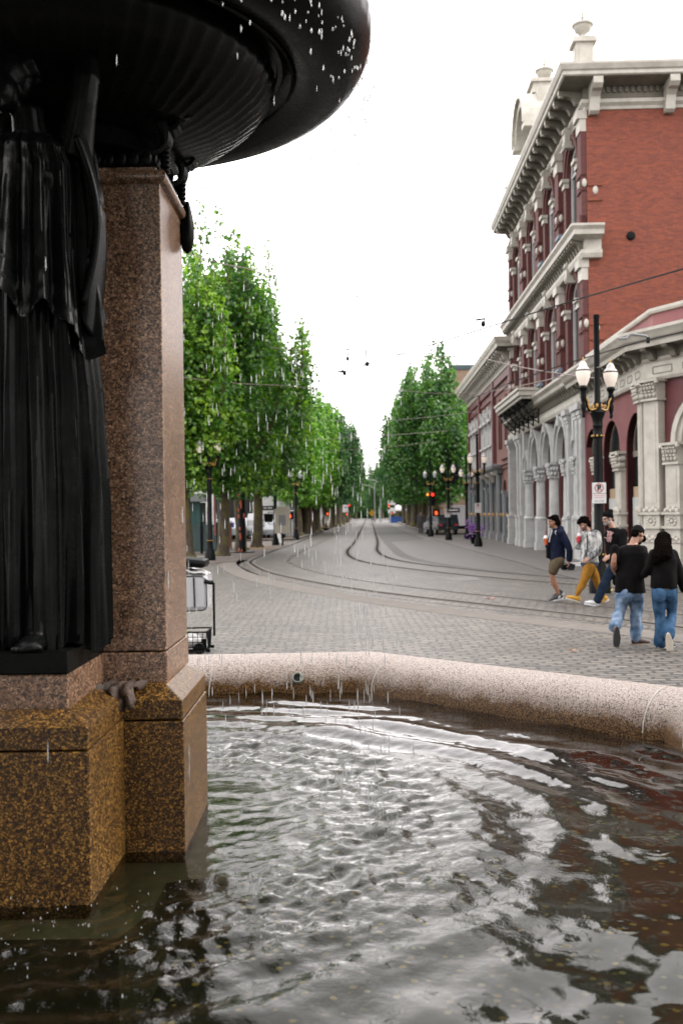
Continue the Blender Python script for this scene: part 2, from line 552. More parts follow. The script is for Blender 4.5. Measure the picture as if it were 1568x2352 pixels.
MAT['granite_wet'].node_tree.nodes['Principled BSDF'].inputs['Specular IOR Level'].default_value = .28
MAT['mortar'] = vmat('pale_mortar', (.42, .39, .33), (.56, .53, .46), 20, .8)
MAT['apron'] = vmat('silty_concrete', (.085, .07, .045), (.13, .11, .072), 3, .6)
x = N('silt_and_pebbles'); c = x.co()
v = x.n('ShaderNodeTexVoronoi'); v.inputs['Scale'].default_value = 26; x.l(c, v.inputs['Vector'])
sp = x.n('ShaderNodeSeparateColor'); x.l(v.outputs['Color'], sp.inputs[0])
d = x.ramp(v.outputs['Distance'], [(.0, (1, 1, 1)), (.32, (1, 1, 1)), (.42, (0, 0, 0))])
pc = x.ramp(sp.outputs[1], [(0, (.012, .009, .004)), (.72, (.03, .022, .008)), (.8, (.26, .15, .02)), (.92, (.5, .32, .06)), (1, (.4, .35, .28))])
col = x.mix(d, (.010, .008, .004), pc)
col = x.mix(.7, col, x.ramp(x.noise(c, 2.2, 4), [(.35, (.3, .3, .3)), (.65, (1.3, 1.3, 1.3))]), 'MULTIPLY')
MAT['pool_floor'] = x.set(col, .5)

# water: thin-film model - sky reflected by fresnel, floor seen through a faint green tint
x = N('pool_water')
for nd in (x.b,): x.nt.nodes.remove(nd)
c = x.co()
tr = x.n('ShaderNodeBsdfTransparent'); tr.inputs['Color'].default_value = (.5, .55, .42, 1)
gl = x.n('ShaderNodeBsdfGlossy'); gl.inputs['Roughness'].default_value = .015; gl.inputs['Color'].default_value = (1, 1, 1, 1)
fr = x.n('ShaderNodeFresnel'); fr.inputs['IOR'].default_value = 1.35
mx = x.n('ShaderNodeMixShader'); x.l(x.math('MULTIPLY', x.math('POWER', fr.outputs[0], 1.3), 1.75, True), mx.inputs[0]); x.l(tr.outputs[0], mx.inputs[1]); x.l(gl.outputs[0], mx.inputs[2])
bp = x.n('ShaderNodeBump'); bp.inputs['Strength'].default_value = 1.0; bp.inputs['Distance'].default_value = .0030
vd = x.n('ShaderNodeVectorMath', operation='DISTANCE'); vd.inputs[1].default_value = (-1.12, 4.4, .5); x.l(c, vd.inputs[0])
msk = x.ramp(x.math('MULTIPLY', vd.outputs['Value'], .3), [(.2, (.35,) * 3), (.33, (1,) * 3), (.48, (.95,) * 3), (.68, (.16,) * 3), (.8, (.06,) * 3)])
x.l(x.math('MULTIPLY', x.math('ADD', x.noise(c, 30, 3, .7), x.math('MULTIPLY', x.noise(c, 70, 2), .6)), msk), bp.inputs['Height']); x.l(bp.outputs[0], gl.inputs['Normal']); x.l(bp.outputs[0], fr.inputs['Normal'])
x.l(mx.outputs[0], x.out.inputs['Surface'])
MAT['water'] = x.mat
MAT['drop'] = N('falling_drop').set((.9, .93, .93), .12, 0, Transmission_Weight=.55, IOR=1.33)

# foliage
def leafmat(name, stops, trans):
    x = N(name); c = x.co()
    oi = x.n('ShaderNodeObjectInfo')
    f = x.math('ADD', x.math('MULTIPLY', x.noise(c, 1.1, 3), .62), x.math('MULTIPLY', x.noise(c, 5.5, 2), .38))
    f = x.math('ADD', f, x.math('MULTIPLY', x.math('SUBTRACT', oi.outputs['Random'], .5), .07))
    col = x.ramp(f, stops)
    x.set(col, .45)
    tl = x.n('ShaderNodeBsdfTranslucent'); x.l(x.mix(1.0, col, (1.5, 1.7, .7), 'MULTIPLY'), tl.inputs['Color'])
    m = x.n('ShaderNodeMixShader'); m.inputs[0].default_value = trans
    x.l(x.b.outputs[0], m.inputs[1]); x.l(tl.outputs[0], m.inputs[2]); x.l(m.outputs[0], x.out.inputs['Surface'])
    return x.mat


MAT['leaf'] = leafmat('green_leaves', [(.36, (.012, .045, .008)), (.5, (.05, .14, .016)), (.61, (.21, .34, .034))], .42)
MAT['leaf_bright'] = leafmat('light_green_leaves', [(.36, (.022, .085, .012)), (.5, (.08, .21, .022)), (.62, (.19, .34, .04))], .36)
MAT['leaf_dark'] = leafmat('deep_green_leaves', [(.36, (.006, .032, .012)), (.5, (.024, .09, .02)), (.62, (.09, .20, .03))], .34)
x = N('mossy_bark'); c = x.co('Object', (1, 1, .25))
bk = x.ramp(x.noise(c, 16, 5), [(.35, (.03, .022, .014)), (.65, (.12, .09, .06))])
ms = x.ramp(x.noise(x.co(), 2.6, 4), [(.46, (0, 0, 0)), (.6, (1, 1, 1))])
oi = x.n('ShaderNodeObjectInfo')
col = x.mix(x.math('MULTIPLY', ms, .8), bk, (.12, .105, .012))
x.bump(x.noise(c, 22, 4), .9, .03)
MAT['bark'] = x.set(col, .9)

# world: overcast - bright zenith, paler horizon, a trace of Nishita blue
w = bpy.data.worlds.new('World'); sc.world = w; w.use_nodes = True
nt = w.node_tree; bg = nt.nodes['Background']
SUN_EL, SUN_AZ = R(36), R(84)
sky = nt.nodes.new('ShaderNodeTexSky'); sky.sky_type = 'NISHITA'; sky.sun_disc = False
sky.sun_elevation = SUN_EL; sky.sun_rotation = SUN_AZ; sky.dust_density = 4
tc = nt.nodes.new('ShaderNodeTexCoord'); sp = nt.nodes.new('ShaderNodeSeparateXYZ'); nt.links.new(tc.outputs['Generated'], sp.inputs[0])
mr = nt.nodes.new('ShaderNodeMapRange'); mr.inputs[1].default_value = 0; mr.inputs[2].default_value = 1; mr.inputs[3].default_value = 27.0; mr.inputs[4].default_value = 33.0
nt.links.new(sp.outputs[2], mr.inputs[0])
nz = nt.nodes.new('ShaderNodeTexNoise'); nz.inputs['Scale'].default_value = 2.2; nz.inputs['Detail'].default_value = 4; nt.links.new(tc.outputs['Generated'], nz.inputs['Vector'])
m2 = nt.nodes.new('ShaderNodeMapRange'); m2.inputs[3].default_value = .82; m2.inputs[4].default_value = 1.18; nt.links.new(nz.outputs['Fac'], m2.inputs[0])
mu = nt.nodes.new('ShaderNodeMath'); mu.operation = 'MULTIPLY'; nt.links.new(mr.outputs[0], mu.inputs[0]); nt.links.new(m2.outputs[0], mu.inputs[1])
vs_ = nt.nodes.new('ShaderNodeVectorMath'); vs_.operation = 'SCALE'; vs_.inputs[0].default_value = (1.0, .955, .95); nt.links.new(mu.outputs[0], vs_.inputs['Scale'])
mxw = nt.nodes.new('ShaderNodeMix'); mxw.data_type = 'RGBA'; mxw.inputs[0].default_value = .06
nt.links.new(vs_.outputs[0], mxw.inputs[6]); nt.links.new(sky.outputs[0], mxw.inputs[7])
nt.links.new(mxw.outputs[2], bg.inputs['Color']); bg.inputs['Strength'].default_value = .135
sl = bpy.data.lights.new('sun', 'SUN'); sl.energy = 3.6; sl.angle = R(30); sl.color = (1, .95, .9)
so = bpy.data.objects.new('sun', sl); COL.objects.link(so)
so.rotation_euler = (PI / 2 - SUN_EL, 0, PI - SUN_AZ)
vs = sc.view_settings
vs.view_transform = 'Standard'; vs.look = 'None'; vs.exposure = 0; vs.gamma = 1
sc.render.film_transparent = False
sc.cycles.max_bounces = 8; sc.cycles.transparent_max_bounces = 12
sc.cycles.use_denoising = True
sc.cycles.sample_clamp_indirect = 6
# ================================================================== fountain
WZ = 0.50                                  # water level
FC = Vector((-1.12, 4.40, 0))              # axis of the bowl
fountain = empty('fountain', (FC.x, FC.y, 0), 'granite and bronze fountain with an octagonal basin, square pier and wide dark bowl', 'fountain')


def W(mb):                                 # build in world coordinates, store relative to the fountain's base
    mb.m = Matrix.Translation(-FC) @ Matrix.Identity(4)
    return mb


AP = 2.96
OC = Vector((-1.075, 4.52, 0))             # centre of the octagon
ROT = R(1.2)


def octa(ap, closed=True):
    rr = ap / math.cos(PI / 8)
    return [(OC.x + rr * math.cos(PI / 8 + k * PI / 4 + ROT), OC.y + rr * math.sin(PI / 8 + k * PI / 4 + ROT)) for k in range(8)]


# rim: bull-nose profile, outward = right-hand side when going clockwise -> reverse the octagon
prof = [(0, .12)]
for k in range(13):
    a = PI - k * PI / 12 * .92
    prof.append((.31 + .31 * math.cos(a), .52 + .235 * math.sin(a)))
prof += [(.64, .45), (.66, .3), (.66, 0.0), (0.02, 0.0)]
oc = octa(AP)
rim = W(MB())
rim.sweep(oc, prof, closed=True)
rim_o = rim.build('basin_rim', MAT['rim'], fountain, smooth=True, ang=30, fixn=True)
fl = W(MB()); fl.prism(octa(AP + .01), .10, .16, 'z'); fl.build('basin_floor', MAT['pool_floor'], fountain)
# pale mortar joints across the rim, one near each corner
V = [Vector((p[0], p[1])) for p in oc]


def joint(a, b, t):
    d = (b - a).normalized(); p = a + d * t; nrm = Vector((d.y, -d.x))
    if nrm.dot(p - Vector((OC.x, OC.y))) < 0: nrm = -nrm
    mb = W(MB()); w = .004
    pr = [(o, z) for o, z in prof[1:15]]
    vs = []; fs = []
    for i, (o, z) in enumerate(pr):
        cx, cz = .31, .45
        e = Vector((o - cx, z - cz)).normalized() * .003
        for sgn in (-1, 1):
            q = p + nrm * (o + e.x) + d * w * sgn
            vs.append((q.x, q.y, z + e.y))
    for i in range(len(pr) - 1):
        fs.append((2 * i, 2 * i + 1, 2 * i + 3, 2 * i + 2))
    mb.add(vs, fs)
    mb.build('mortar_joint', MAT['mortar'], fountain, fixn=True)


joint(V[1], V[0], .16); joint(V[1], V[0], 2.32); joint(V[1], V[2], 2.2); joint(V[0], V[7], .3)
# fitting in the inner face of the far rim
q = P(684, 1557, 7.56)
ft = W(MB())
for k in range(2):
    r0, r1 = ((.030, .044), (.0, .026))[k]
    ft.m = Matrix.Translation(-FC) @ Matrix.Translation((q.x, q.y - .03, q.z)) @ Matrix.Rotation(R(62), 4, 'X')
    if k == 0:
        ft.lathe([(.030, -.01), (.044, -.01), (.046, .02), (.040, .034), (.031, .034), (.028, .0)], 20, cap=False)
ft.build('spout_ring', vmat('tarnished_ring', (.13, .15, .12), (.3, .29, .25), 40, .5), fountain, smooth=True)
ft = W(MB()); ft.m = Matrix.Translation(-FC) @ Matrix.Translation((q.x, q.y - .03, q.z)) @ Matrix.Rotation(R(62), 4, 'X')
ft.lathe([(.029, .0), (.029, .014), (.0, .015)], 20); ft.build('spout_hole', MAT['dark_in'], fountain)

# pier and statue pedestals -------------------------------------------------
XC = -1.12
GB = .006


def gbox(mb, x0, x1, y0, y1, z0, z1): mb.box(x0, x1, y0, y1, z0, z1)


def chamf(mb, x0, x1, y0, y1, z0, z1, ins, zt):
    mb.box(x0, x1, y0, y1, z0, z1)
    b = len(mb.v)
    mb.add([(x0, y0, z1), (x1, y0, z1), (x1, y1, z1), (x0, y1, z1), (x0 + ins, y0 + ins, zt), (x1 - ins, y0 + ins, zt), (x1 - ins, y1 - ins, zt), (x0 + ins, y1 - ins, zt)],
           [(4, 5, 6, 7), (0, 1, 5, 4), (1, 2, 6, 5), (2, 3, 7, 6), (3, 0, 4, 7)])


bx0, bx1, by0, by1 = -1.595, -.645, 4.0, 4.68
ax0, ax1, ay0 = -1.355, -.885, 3.45
g = W(MB()); g.box(bx0, bx1, by0, by1, .14, 1.022); g.build('pier_base', MAT['granite_wet'], fountain, bevel=GB)
g = W(MB()); chamf(g, bx0 + .004, bx1 - .004, by0 + .004, by1 - .004, 1.028, 1.105, .09, 1.165); g.build('pier_base_cap', MAT['granite_wet'], fountain, bevel=GB)
g = W(MB()); g.box(ax0, ax1, ay0, by0 + .02, .14, 1.034); g.build('pedestal_base', MAT['granite_wet'], fountain, bevel=GB)
g = W(MB())
g.box(ax0 + .004, ax1 - .004, ay0 + .004, by0 + .02, 1.040, 1.118)
g.add([(ax0 + .004, ay0 + .004, 1.118), (ax1 - .004, ay0 + .004, 1.118), (ax1 - .004, by0 + .05, 1.118), (ax0 + .004, by0 + .05, 1.118),
       (ax0 + .1, ay0 + .1, 1.165), (ax1 - .1, ay0 + .1, 1.165), (ax1 - .1, by0 + .15, 1.165), (ax0 + .1, by0 + .15, 1.165)],
      [(4, 5, 6, 7), (0, 1, 5, 4), (1, 2, 6, 5), (2, 3, 7, 6), (3, 0, 4, 7)])
g.build('pedestal_cap', MAT['granite_wet'], fountain, bevel=.004)
g = W(MB()); g.box(ax0 + .1, ax1 - .1, ay0 + .105, 4.12, 1.16, 1.288); g.build('statue_pedestal', MAT['granite'], fountain, bevel=GB)
sx0, sx1, sy0, sy1 = -1.512, -.728, 4.10, 4.66
g = W(MB()); g.box(sx0 - .004, sx1 + .004, sy0 - .004, sy1 + .004, 1.16, 1.287); g.build('pier_plinth', MAT['granite'], fountain, bevel=GB)
g = W(MB()); g.box(sx0, sx1, sy0, sy1, 1.292, 3.25); g.build('pier_shaft', MAT['granite'], fountain, bevel=GB)
g = W(MB())
pr = [(-.02, 3.215)] + [(.028 * math.cos(a), 3.245 + .028 * math.sin(a)) for a in [R(-80 + 20 * k) for k in range(9)]] + [(-.02, 3.28)]
g.sweep([(sx0, sy0), (sx0, sy1), (sx1, sy1), (sx1, sy0)][::-1], pr, closed=True)
g.box(sx0 + .02, sx1 - .02, sy0 + .02, sy1 - .02, 3.2, 3.292)
g.build('pier_moulding', MAT['granite'], fountain, smooth=True, ang=40, fixn=True)
# silty concrete apron just under water
g = W(MB())
ap = [(ax0 - .14, ay0 - .16), (ax1 + .13, ay0 - .16), (ax1 + .2, ay0 + .06), (ax1 + .2, by0 - .22), (bx1 + .13, by0 - .16), (bx1 + .15, by1 + .15), (bx0 - .15, by1 + .15), (bx0 - .15, by0 - .14), (ax0 - .14, by0 - .14)]
g.prism(ap, .12, .455, 'z'); g.build('pier_apron', MAT['apron'], fountain, fixn=True)

def W2(mb):
    mb.m = Matrix.Translation(-FC + Vector((0, 0, .032)))
    return mb


# bronze capital, volutes and the great bowl ---------------------------------
g = W2(MB())
g.box(sx0 + .03, sx1 - .03, sy0 + .03, sy1 - .03, 3.262, 3.34)
for k in range(14):
    xx = sx0 + .05 + k * .052
    g.ell((xx, sy0 + .025, 3.30), (.022, .012, .035))
for k in range(10):
    yy = sy0 + .05 + k * .052
    g.ell((sx1 - .025, yy, 3.30), (.012, .022, .035))
g.lathe([(.40, 3.33), (.36, 3.38), (.34, 3.45), (.36, 3.5)], 40, (FC.x, FC.y - .02, 0))
g.build('bronze_capital', MAT['bronze'], fountain, smooth=True, fixn=True)


def volute(mb, o, ax_, w, r, turns=1.7):
    # scroll in the vertical plane spanned by ax_ (horizontal unit vector) and z; w = width
    sd = Vector((-ax_.y, ax_.x, 0))
    n = 26
    pts = []
    for i in range(n + 1):
        a = i / n * turns * 2 * PI
        rr = r * (1 - .8 * i / n)
        pts.append(o + ax_ * (rr * math.cos(a)) + Vector((0, 0, rr * math.sin(a))))
    for i in range(n):
        p, q_ = pts[i], pts[i + 1]
        t = (q_ - p).normalized(); nn = t.cross(sd) * (.011 * (1 - .5 * i / n))
        hw = sd * w * (.5 + .12 * i / n)
        mb.add([p - hw - nn, p + hw - nn, p + hw + nn, p - hw + nn, q_ - hw - nn, q_ + hw - nn, q_ + hw + nn, q_ - hw + nn],
               [(0, 1, 5, 4), (1, 2, 6, 5), (2, 3, 7, 6), (3, 0, 4, 7), (0, 3, 2, 1), (4, 5, 6, 7)])
    mb.ell(o, (.02, .02, .02))


for side in ((1, 0), (-1, 0)):
    for yy in (4.60, 4.18):
        g = W2(MB())
        ax_ = Vector((side[0], side[1], 0))
        bx = (sx1 if side[0] > 0 else sx0)
        o = Vector((bx + .035 * side[0], yy, 3.47))
        volute(g, o, ax_, .075, .075)
        # acanthus console from the capital up to the bowl
        cv = spline([(bx - .16 * side[0], yy, 3.34), (bx - .03 * side[0], yy, 3.33), (bx + .02 * side[0], yy, 3.39), (bx - .02 * side[0], yy, 3.52), (bx - .03 * side[0], yy, 3.66)], 6)
        for dy in (-.035, -.012, .012, .035):
            g.tube([Vector((p.x, p.y + dy, p.z)) for p in cv], [.02 + .008 * math.sin(i * .5) for i in range(len(cv))], 8)
        # rope under the capital and hanging pod below it
        for k in range(7):
            g.ell((bx + .012 * side[0], yy - .02 + .004 * k, 3.255 + .022 * k), (.022, .024, .014))
        g.build('volute_console', MAT['bronze'], fountain, smooth=True, fixn=True)
g = W2(MB())
g.lathe([(.004, -.21), (.022, -.195), (.034, -.14), (.034, -.08), (.024, -.02), (.012, .03)], 14, (sx1 + .028, 4.635, 3.245))
g.build('hanging_pod', MAT['bronze'], fountain, smooth=True, fixn=True)
NB = 192
bulge = [(.34, 3.42), (.44, 3.435), (.56, 3.475), (.67, 3.535), (.765, 3.61), (.83, 3.69), (.848, 3.75), (.835, 3.79)]
g = W2(MB())
g.lathe(bulge, NB, (FC.x, FC.y, 0), rmod=lambda a, j: 1 + .020 * math.sin(PI * min(1, (j + .6) / 7.6)) * abs(math.sin(a * 32)) )
g.build('bowl_gadroon', MAT['bronze'], fountain, smooth=True, ang=70, fixn=True)
g = W2(MB())
lip = [(.80, 3.80), (.86, 3.805), (.865, 3.79), (.885, 3.79), (.89, 3.80)]
for k in range(17):
    a = R(228 + k * (232 / 16))
    lip.append((1.068 + .215 * math.cos(a), 3.945 + .23 * math.sin(a)))
lip += [(.95, 4.1), (.5, 3.98), (.02, 3.95)]
g.lathe(lip, 128, (FC.x, FC.y, 0), rmod=lambda a, j: 1 + (.004 * math.sin(a * 60) * (1 if 12 < j < 20 else 0)), cap=False)
g.build('bowl_lip', MAT['bronze'], fountain, smooth=True, ang=50, fixn=True)
g = W2(MB())
for rr in (.93, 1.02):
    g.lathe([(rr - .007, 3.745 + (.01 if rr < 1 else -.015)), (rr, 3.735 + (.01 if rr < 1 else -.015)), (rr + .007, 3.745 + (.01 if rr < 1 else -.015)), (rr, 3.78)], 96, (FC.x, FC.y, 0), cap=False)
for k in range(22):
    a = 2 * PI * k / 22
    for j in range(5):
        b = a + .05 * (j - 2)
        g.ell((FC.x + (.975 + .012 * (j % 2)) * math.cos(b), FC.y + (.975 + .012 * (j % 2)) * math.sin(b), 3.752), (.016, .016, .008), n=8, k=5)
g.build('bowl_ornament', MAT['bronze'], fountain, smooth=True, fixn=True)

# ================================================================== statue (bronze robed woman carrying the bowl)
SB = Vector((-1.165, 3.80, 1.288))
statue = empty('bronze_statue', SB, 'dark bronze statue of a robed woman raising an arm under the fountain bowl', 'statue')
g = MB(); g.box(ax0 + .1 - SB.x - .003, ax1 - .1 - SB.x + .003, ay0 + .1 - SB.y, 4.10 - SB.y - .002, 0, .082); g.build('plinth', MAT['bronze'], statue, bevel=.006)
NT, NZ = 260, 190
rng = random.Random(3)
folds = [(rng.choice([7, 8, 10, 12, 14, 20]), rng.uniform(0, 6.28), rng.uniform(.35, 1.0)) for _ in range(6)]


def fold(t, z, seed=0):
    s = 0
    for i, (k, ph, am) in enumerate(folds):
        q_ = .5 * (k * t + ph + seed) + .3 * math.sin(2.1 * z + i + seed)
        s += am * (1 - 2 * abs(math.sin(q_)) ** .85)
    return s / 1.9


def sm(a, b, x):
    x = max(0, min(1, (x - a) / (b - a))); return x * x * (3 - 2 * x)


def interp(tab, z):
    for (z0, *a), (z1, *b) in zip(tab, tab[1:]):
        if z <= z1:
            t = (z - z0) / (z1 - z0); t = max(0, min(1, t)); t = t * t * (3 - 2 * t)
            return [p + (q_ - p) * t for p, q_ in zip(a, b)]
    return list(tab[-1][1:])


# skirt: z, half width x, half depth y, x shift, fold depth
SK = [(.07, .285, .225, .0, .045), (.2, .285, .22, .0, .042), (.6, .28, .21, .0, .034), (.95, .265, .20, .0, .026), (1.3, .235, .18, .0, .02), (1.6, .19, .15, -.005, .012)]
vs_, fs_ = [], []
for j in range(NZ):
    z = .075 + (1.60 - .075) * j / (NZ - 1)
    a, b, sx, fd = interp(SK, z)
    for i in range(NT):
        t = 2 * PI * i / NT
        d = fd * fold(t, z)
        hem = .02 * math.sin(t * 7 + 1) * (1 - sm(.07, .3, z))
        vs_.append((sx + (a + d) * math.cos(t), (b + d) * math.sin(t), z + (hem if j == 0 else hem * .6)))
for j in range(NZ - 1):
    for i in range(NT):
        i2 = (i + 1) % NT
        fs_.append((j * NT + i, j * NT + i2, (j + 1) * NT + i2, (j + 1) * NT + i))
g = MB(); g.add(vs_, fs_); g.build('robe_skirt', MAT['bronze'], statue, smooth=True, ang=80)
# bloused overfold above the girdle, flaring to a wavy hem
OV = [(0, .262, .265, .012, .04), (.05, .255, .25, .012, .04), (.12, .248, .225, .01, .038), (.22, .235, .20, .005, .034), (.36, .225, .18, .005, .028), (.46, .215, .165, .005, .022), (.54, .19, .15, 0, .018), (.60, .12, .105, 0, .008)]
vs_, fs_ = [], []
for j in range(120):
    zz = .60 * j / 119
    a, b, sx, fd = interp(OV, zz)
    for i in range(NT):
        t = 2 * PI * i / NT
        d = fd * fold(t * 1.0 + .3, zz * 1.5, 2.0)
        drop = (.07 * math.sin(2 * t + .6) + .05 * math.sin(5 * t) + .025 * math.sin(11 * t + 2)) * (1 - sm(0, .35, zz)) - .20 * max(0, math.cos(t - .1)) ** 1.5 * (1 - sm(0, .45, zz))
        vs_.append((sx + (a + d) * math.cos(t), (b + d) * math.sin(t), 1.40 + zz + drop))
for j in range(119):
    for i in range(NT):
        i2 = (i + 1) % NT
        fs_.append((j * NT + i, j * NT + i2, (j + 1) * NT + i2, (j + 1) * NT + i))
# turned-under hem
b0 = len(vs_)
for i in range(NT):
    p = vs_[i]; vs_.append((p[0] * .82, p[1] * .82, p[2] + .03))
for i in range(NT):
    i2 = (i + 1) % NT
    fs_.append((i, b0 + i, b0 + i2, i2))
g = MB(); g.add(vs_, fs_); g.build('robe_overfold', MAT['bronze'], statue, smooth=True, ang=80)
# hanging drapery corner on her left side
g = MB()
vs_, fs_ = [], []
for j in range(40):
    f = j / 39
    for i in range(24):
        e = i / 23
        vs_.append((.20 + .05 * math.sin(PI * f) * (1 - .3 * e) + .018 * math.sin(e * 9 + f * 3) + .02 * f, -.12 + .26 * e * (1 - .45 * f) + .02 * math.sin(e * 12), 1.97 - .62 * f - .2 * e * f + .02 * math.sin(e * 10)))
for j in range(39):
    for i in range(23):
        fs_.append((j * 24 + i, j * 24 + i + 1, (j + 1) * 24 + i + 1, (j + 1) * 24 + i))
g.add(vs_, fs_)
o = g.build('robe_mantle', MAT['bronze'], statue, smooth=True, ang=80)
so_ = o.modifiers.new('s', 'SOLIDIFY'); so_.thickness = .02; so_.offset = 0
# body: bust, neck, head, raised arms, feet - one continuous surface
g = MB()
g.ell((0, -.01, 1.80), (.185, .14, .20)); g.ell((.075, -.08, 1.80), (.07, .06, .08)); g.ell((-.075, -.08, 1.80), (.07, .06, .08))
g.tube([(-.0, .01, 1.9), (0, 0, 2.0), (-.01, -.01, 2.12)], [.10, .066, .062], 14)
hd = Vector((-.06, -.05, 2.20))
hr = Matrix.Rotation(R(-25), 3, 'Z')
g.ell(hd + Vector((0, .01, .03)), (.082, .10, .105), hr); g.ell(hd + Vector((-.012, -.04, -.05)), (.058, .062, .08), hr)
g.ell(hd + Vector((-.028, -.105, -.01)), (.016, .022, .034), hr); g.ell(hd + Vector((-.02, -.085, -.075)), (.028, .018, .014), hr); g.ell(hd + Vector((-.02, -.075, -.115)), (.026, .022, .02), hr)
for k in range(40):
    a = rng.uniform(0, 6.28); ph = rng.uniform(.1, 1.5)
    p = Vector((.088 * math.cos(a) * math.sin(ph), .106 * abs(math.sin(a)) * math.sin(ph) + .012, .112 * math.cos(ph)))
    g.ell(hd + hr @ p + Vector((0, 0, .03)), (.024, .024, .024))
for sgn in (1, -1):
    sh = Vector((.165 * sgn, -.0, 1.93)); el = Vector((.215 * sgn, -.05, 2.02 if sgn < 0 else 2.13)); el2 = Vector((.225 * sgn, -.03, 2.28))
    g.tube([sh, (sh + el) * .5, el, (el + el2) * .5 + Vector((.012 * sgn, -.02, 0)), el2, Vector((.19 * sgn, .05, 2.46)), Vector((.19 * sgn, .10, 2.55))], [.075, .062, .055, .052, .048, .036, .03], 12)
    hnd = Vector((.195 * sgn, .10, 2.55))
    g.ell(hnd, (.04, .05, .028))
    for k in range(4):
        g.tube([hnd + Vector((-.028 + .019 * k, .03, .01)), hnd + Vector((-.03 + .021 * k, .085, .025)), hnd + Vector((-.03 + .021 * k, .12, .012))], [.012, .011, .009], 8)
    g.tube([hnd + Vector((.03 * -sgn, 0, 0)), hnd + Vector((.06 * -sgn, .03, .012))], [.013, .010], 8)
for sgn, dx, dy in ((1, .045, -.20), (-1, -.13, -.165)):
    g.ell((dx, dy, .105), (.05, .09, .032)); g.tube([(dx, dy + .04, .12), (dx * .8, -.02, .8), (dx * .5, 0, 1.7)], [.045, .06, .08], 10)
    for k in range(5):
        g.ell((dx - .042 + .021 * k, dy - .085 + .012 * abs(k - 2 + sgn), .094), (.013 + .004 * (k == (0 if sgn > 0 else 4)), .024, .015))
remesh(g, 'body', MAT['bronze'], statue, .010, 3)

# ================================================================== water
def build_water():
    rngn = np.random.RandomState(5)
    xs0, xs1, ys0, ys1 = -4.2, 2.05, 1.35, 7.75
    step = .0105
    X, Y = np.meshgrid(np.arange(xs0, xs1, step), np.arange(ys0, ys1, step))
    nx = X.shape[1]; ny = X.shape[0]
    x_ = X.ravel(); y_ = Y.ravel()
    co = np.stack([x_, y_, np.zeros_like(x_)], 1)
    r = np.hypot(x_ - FC.x, y_ - FC.y)
    ring = np.exp(-((r - 1.30) / .46) ** 2)
    inside = 1 / (1 + np.exp((r - 1.0) / .12))
    far = np.exp(-np.clip(r - 1.2, 0, None) / 1.6)
    h = 0
    n1 = sines(1, 2.1)(co); n2 = sines(2, 9.5, 22)(co); n3 = sines(3, 26, 26)(co); n4 = sines(4, 58, 30)(co); n5 = sines(6, 120, 30)(co)
    mod = .65 + .35 * sines(9, 3.2)(co)
    h = .0098 * np.sin(24 * r + 2.6 * n1 + 1.5 * sines(12, 5.0)(co)) * np.exp(-np.clip(r - 1.3, 0, None) / 2.4) * mod * np.clip((r - .9) / .7, 0, 1)
    h += .0048 * np.sin(17 * (x_ * .75 + y_ * .66) + 1.5 * n1) * mod * np.clip((r - 1.1), 0, 1)
    h += .0066 * n2 * (.95 - .5 * ring)
    h += ring * (.0052 * n3 + .0040 * n4 + .0021 * n5) * (1 + .5 * n1 * .5)
    h += (.0022 * n3 + .0014 * n4) * (far * .95 + .05)
    h *= (1 - .55 * inside)
    # rings where single drops have landed
    for _ in range(80):
        if rngn.rand() < .5:
            a = rngn.uniform(-1.9, .6); rr = rngn.uniform(1.35, 2.7); cx = FC.x + rr * math.cos(a); cy = FC.y + rr * math.sin(a)
        else:
            cx = rngn.uniform(-.8, 1.3); cy = rngn.uniform(2.5, 6.2)
        R0 = rngn.uniform(.015, .06)
        d = np.hypot(x_ - cx, y_ - cy)
        m = d < .3
        h[m] += .0007 * np.cos((d[m] - R0) * 2 * PI / .034) * np.exp(-((d[m] - R0 * .8) / (.028 + R0 * .35)) ** 2)
    z = WZ + h
    # keep faces whose centre is inside the basin
    dist = np.full_like(x_, -1e9)
    for k in range(8):
        a = k * PI / 4 + ROT
        dist = np.maximum(dist, (x_ - OC.x) * math.cos(a) + (y_ - OC.y) * math.sin(a))
    ok = dist < AP + .14
    idx = np.arange(nx * ny).reshape(ny, nx)
    q = np.stack([idx[:-1, :-1], idx[:-1, 1:], idx[1:, 1:], idx[1:, :-1]], -1).reshape(-1, 4)
    q = q[ok[q].all(1)]
    # coarsen what the camera never sees: drop it beyond a margin
    vx = x_[q[:, 0]]; vy = y_[q[:, 0]]
    used, inv = np.unique(q.ravel(), return_inverse=True)
    me = bpy.data.meshes.new('water')
    V_ = np.stack([x_[used], y_[used], z[used]], 1).astype('f')
    me.vertices.add(len(used)); me.vertices.foreach_set('co', V_.ravel())
    nf = len(q)
    me.loops.add(nf * 4); me.loops.foreach_set('vertex_index', inv.astype('i'))
    me.polygons.add(nf); me.polygons.foreach_set('loop_start', np.arange(0, nf * 4, 4, dtype='i'))
    me.update(calc_edges=True); me.validate()
    me.polygons.foreach_set('use_smooth', [True] * len(me.polygons))
    me.materials.append(MAT['water'])
    o = bpy.data.objects.new('water', me); COL.objects.link(o); o['kind'] = 'structure'


build_water()

# water falling from the lip: short stretched drops and threads, splash beads where they land
g = MB(); rng = random.Random(11)


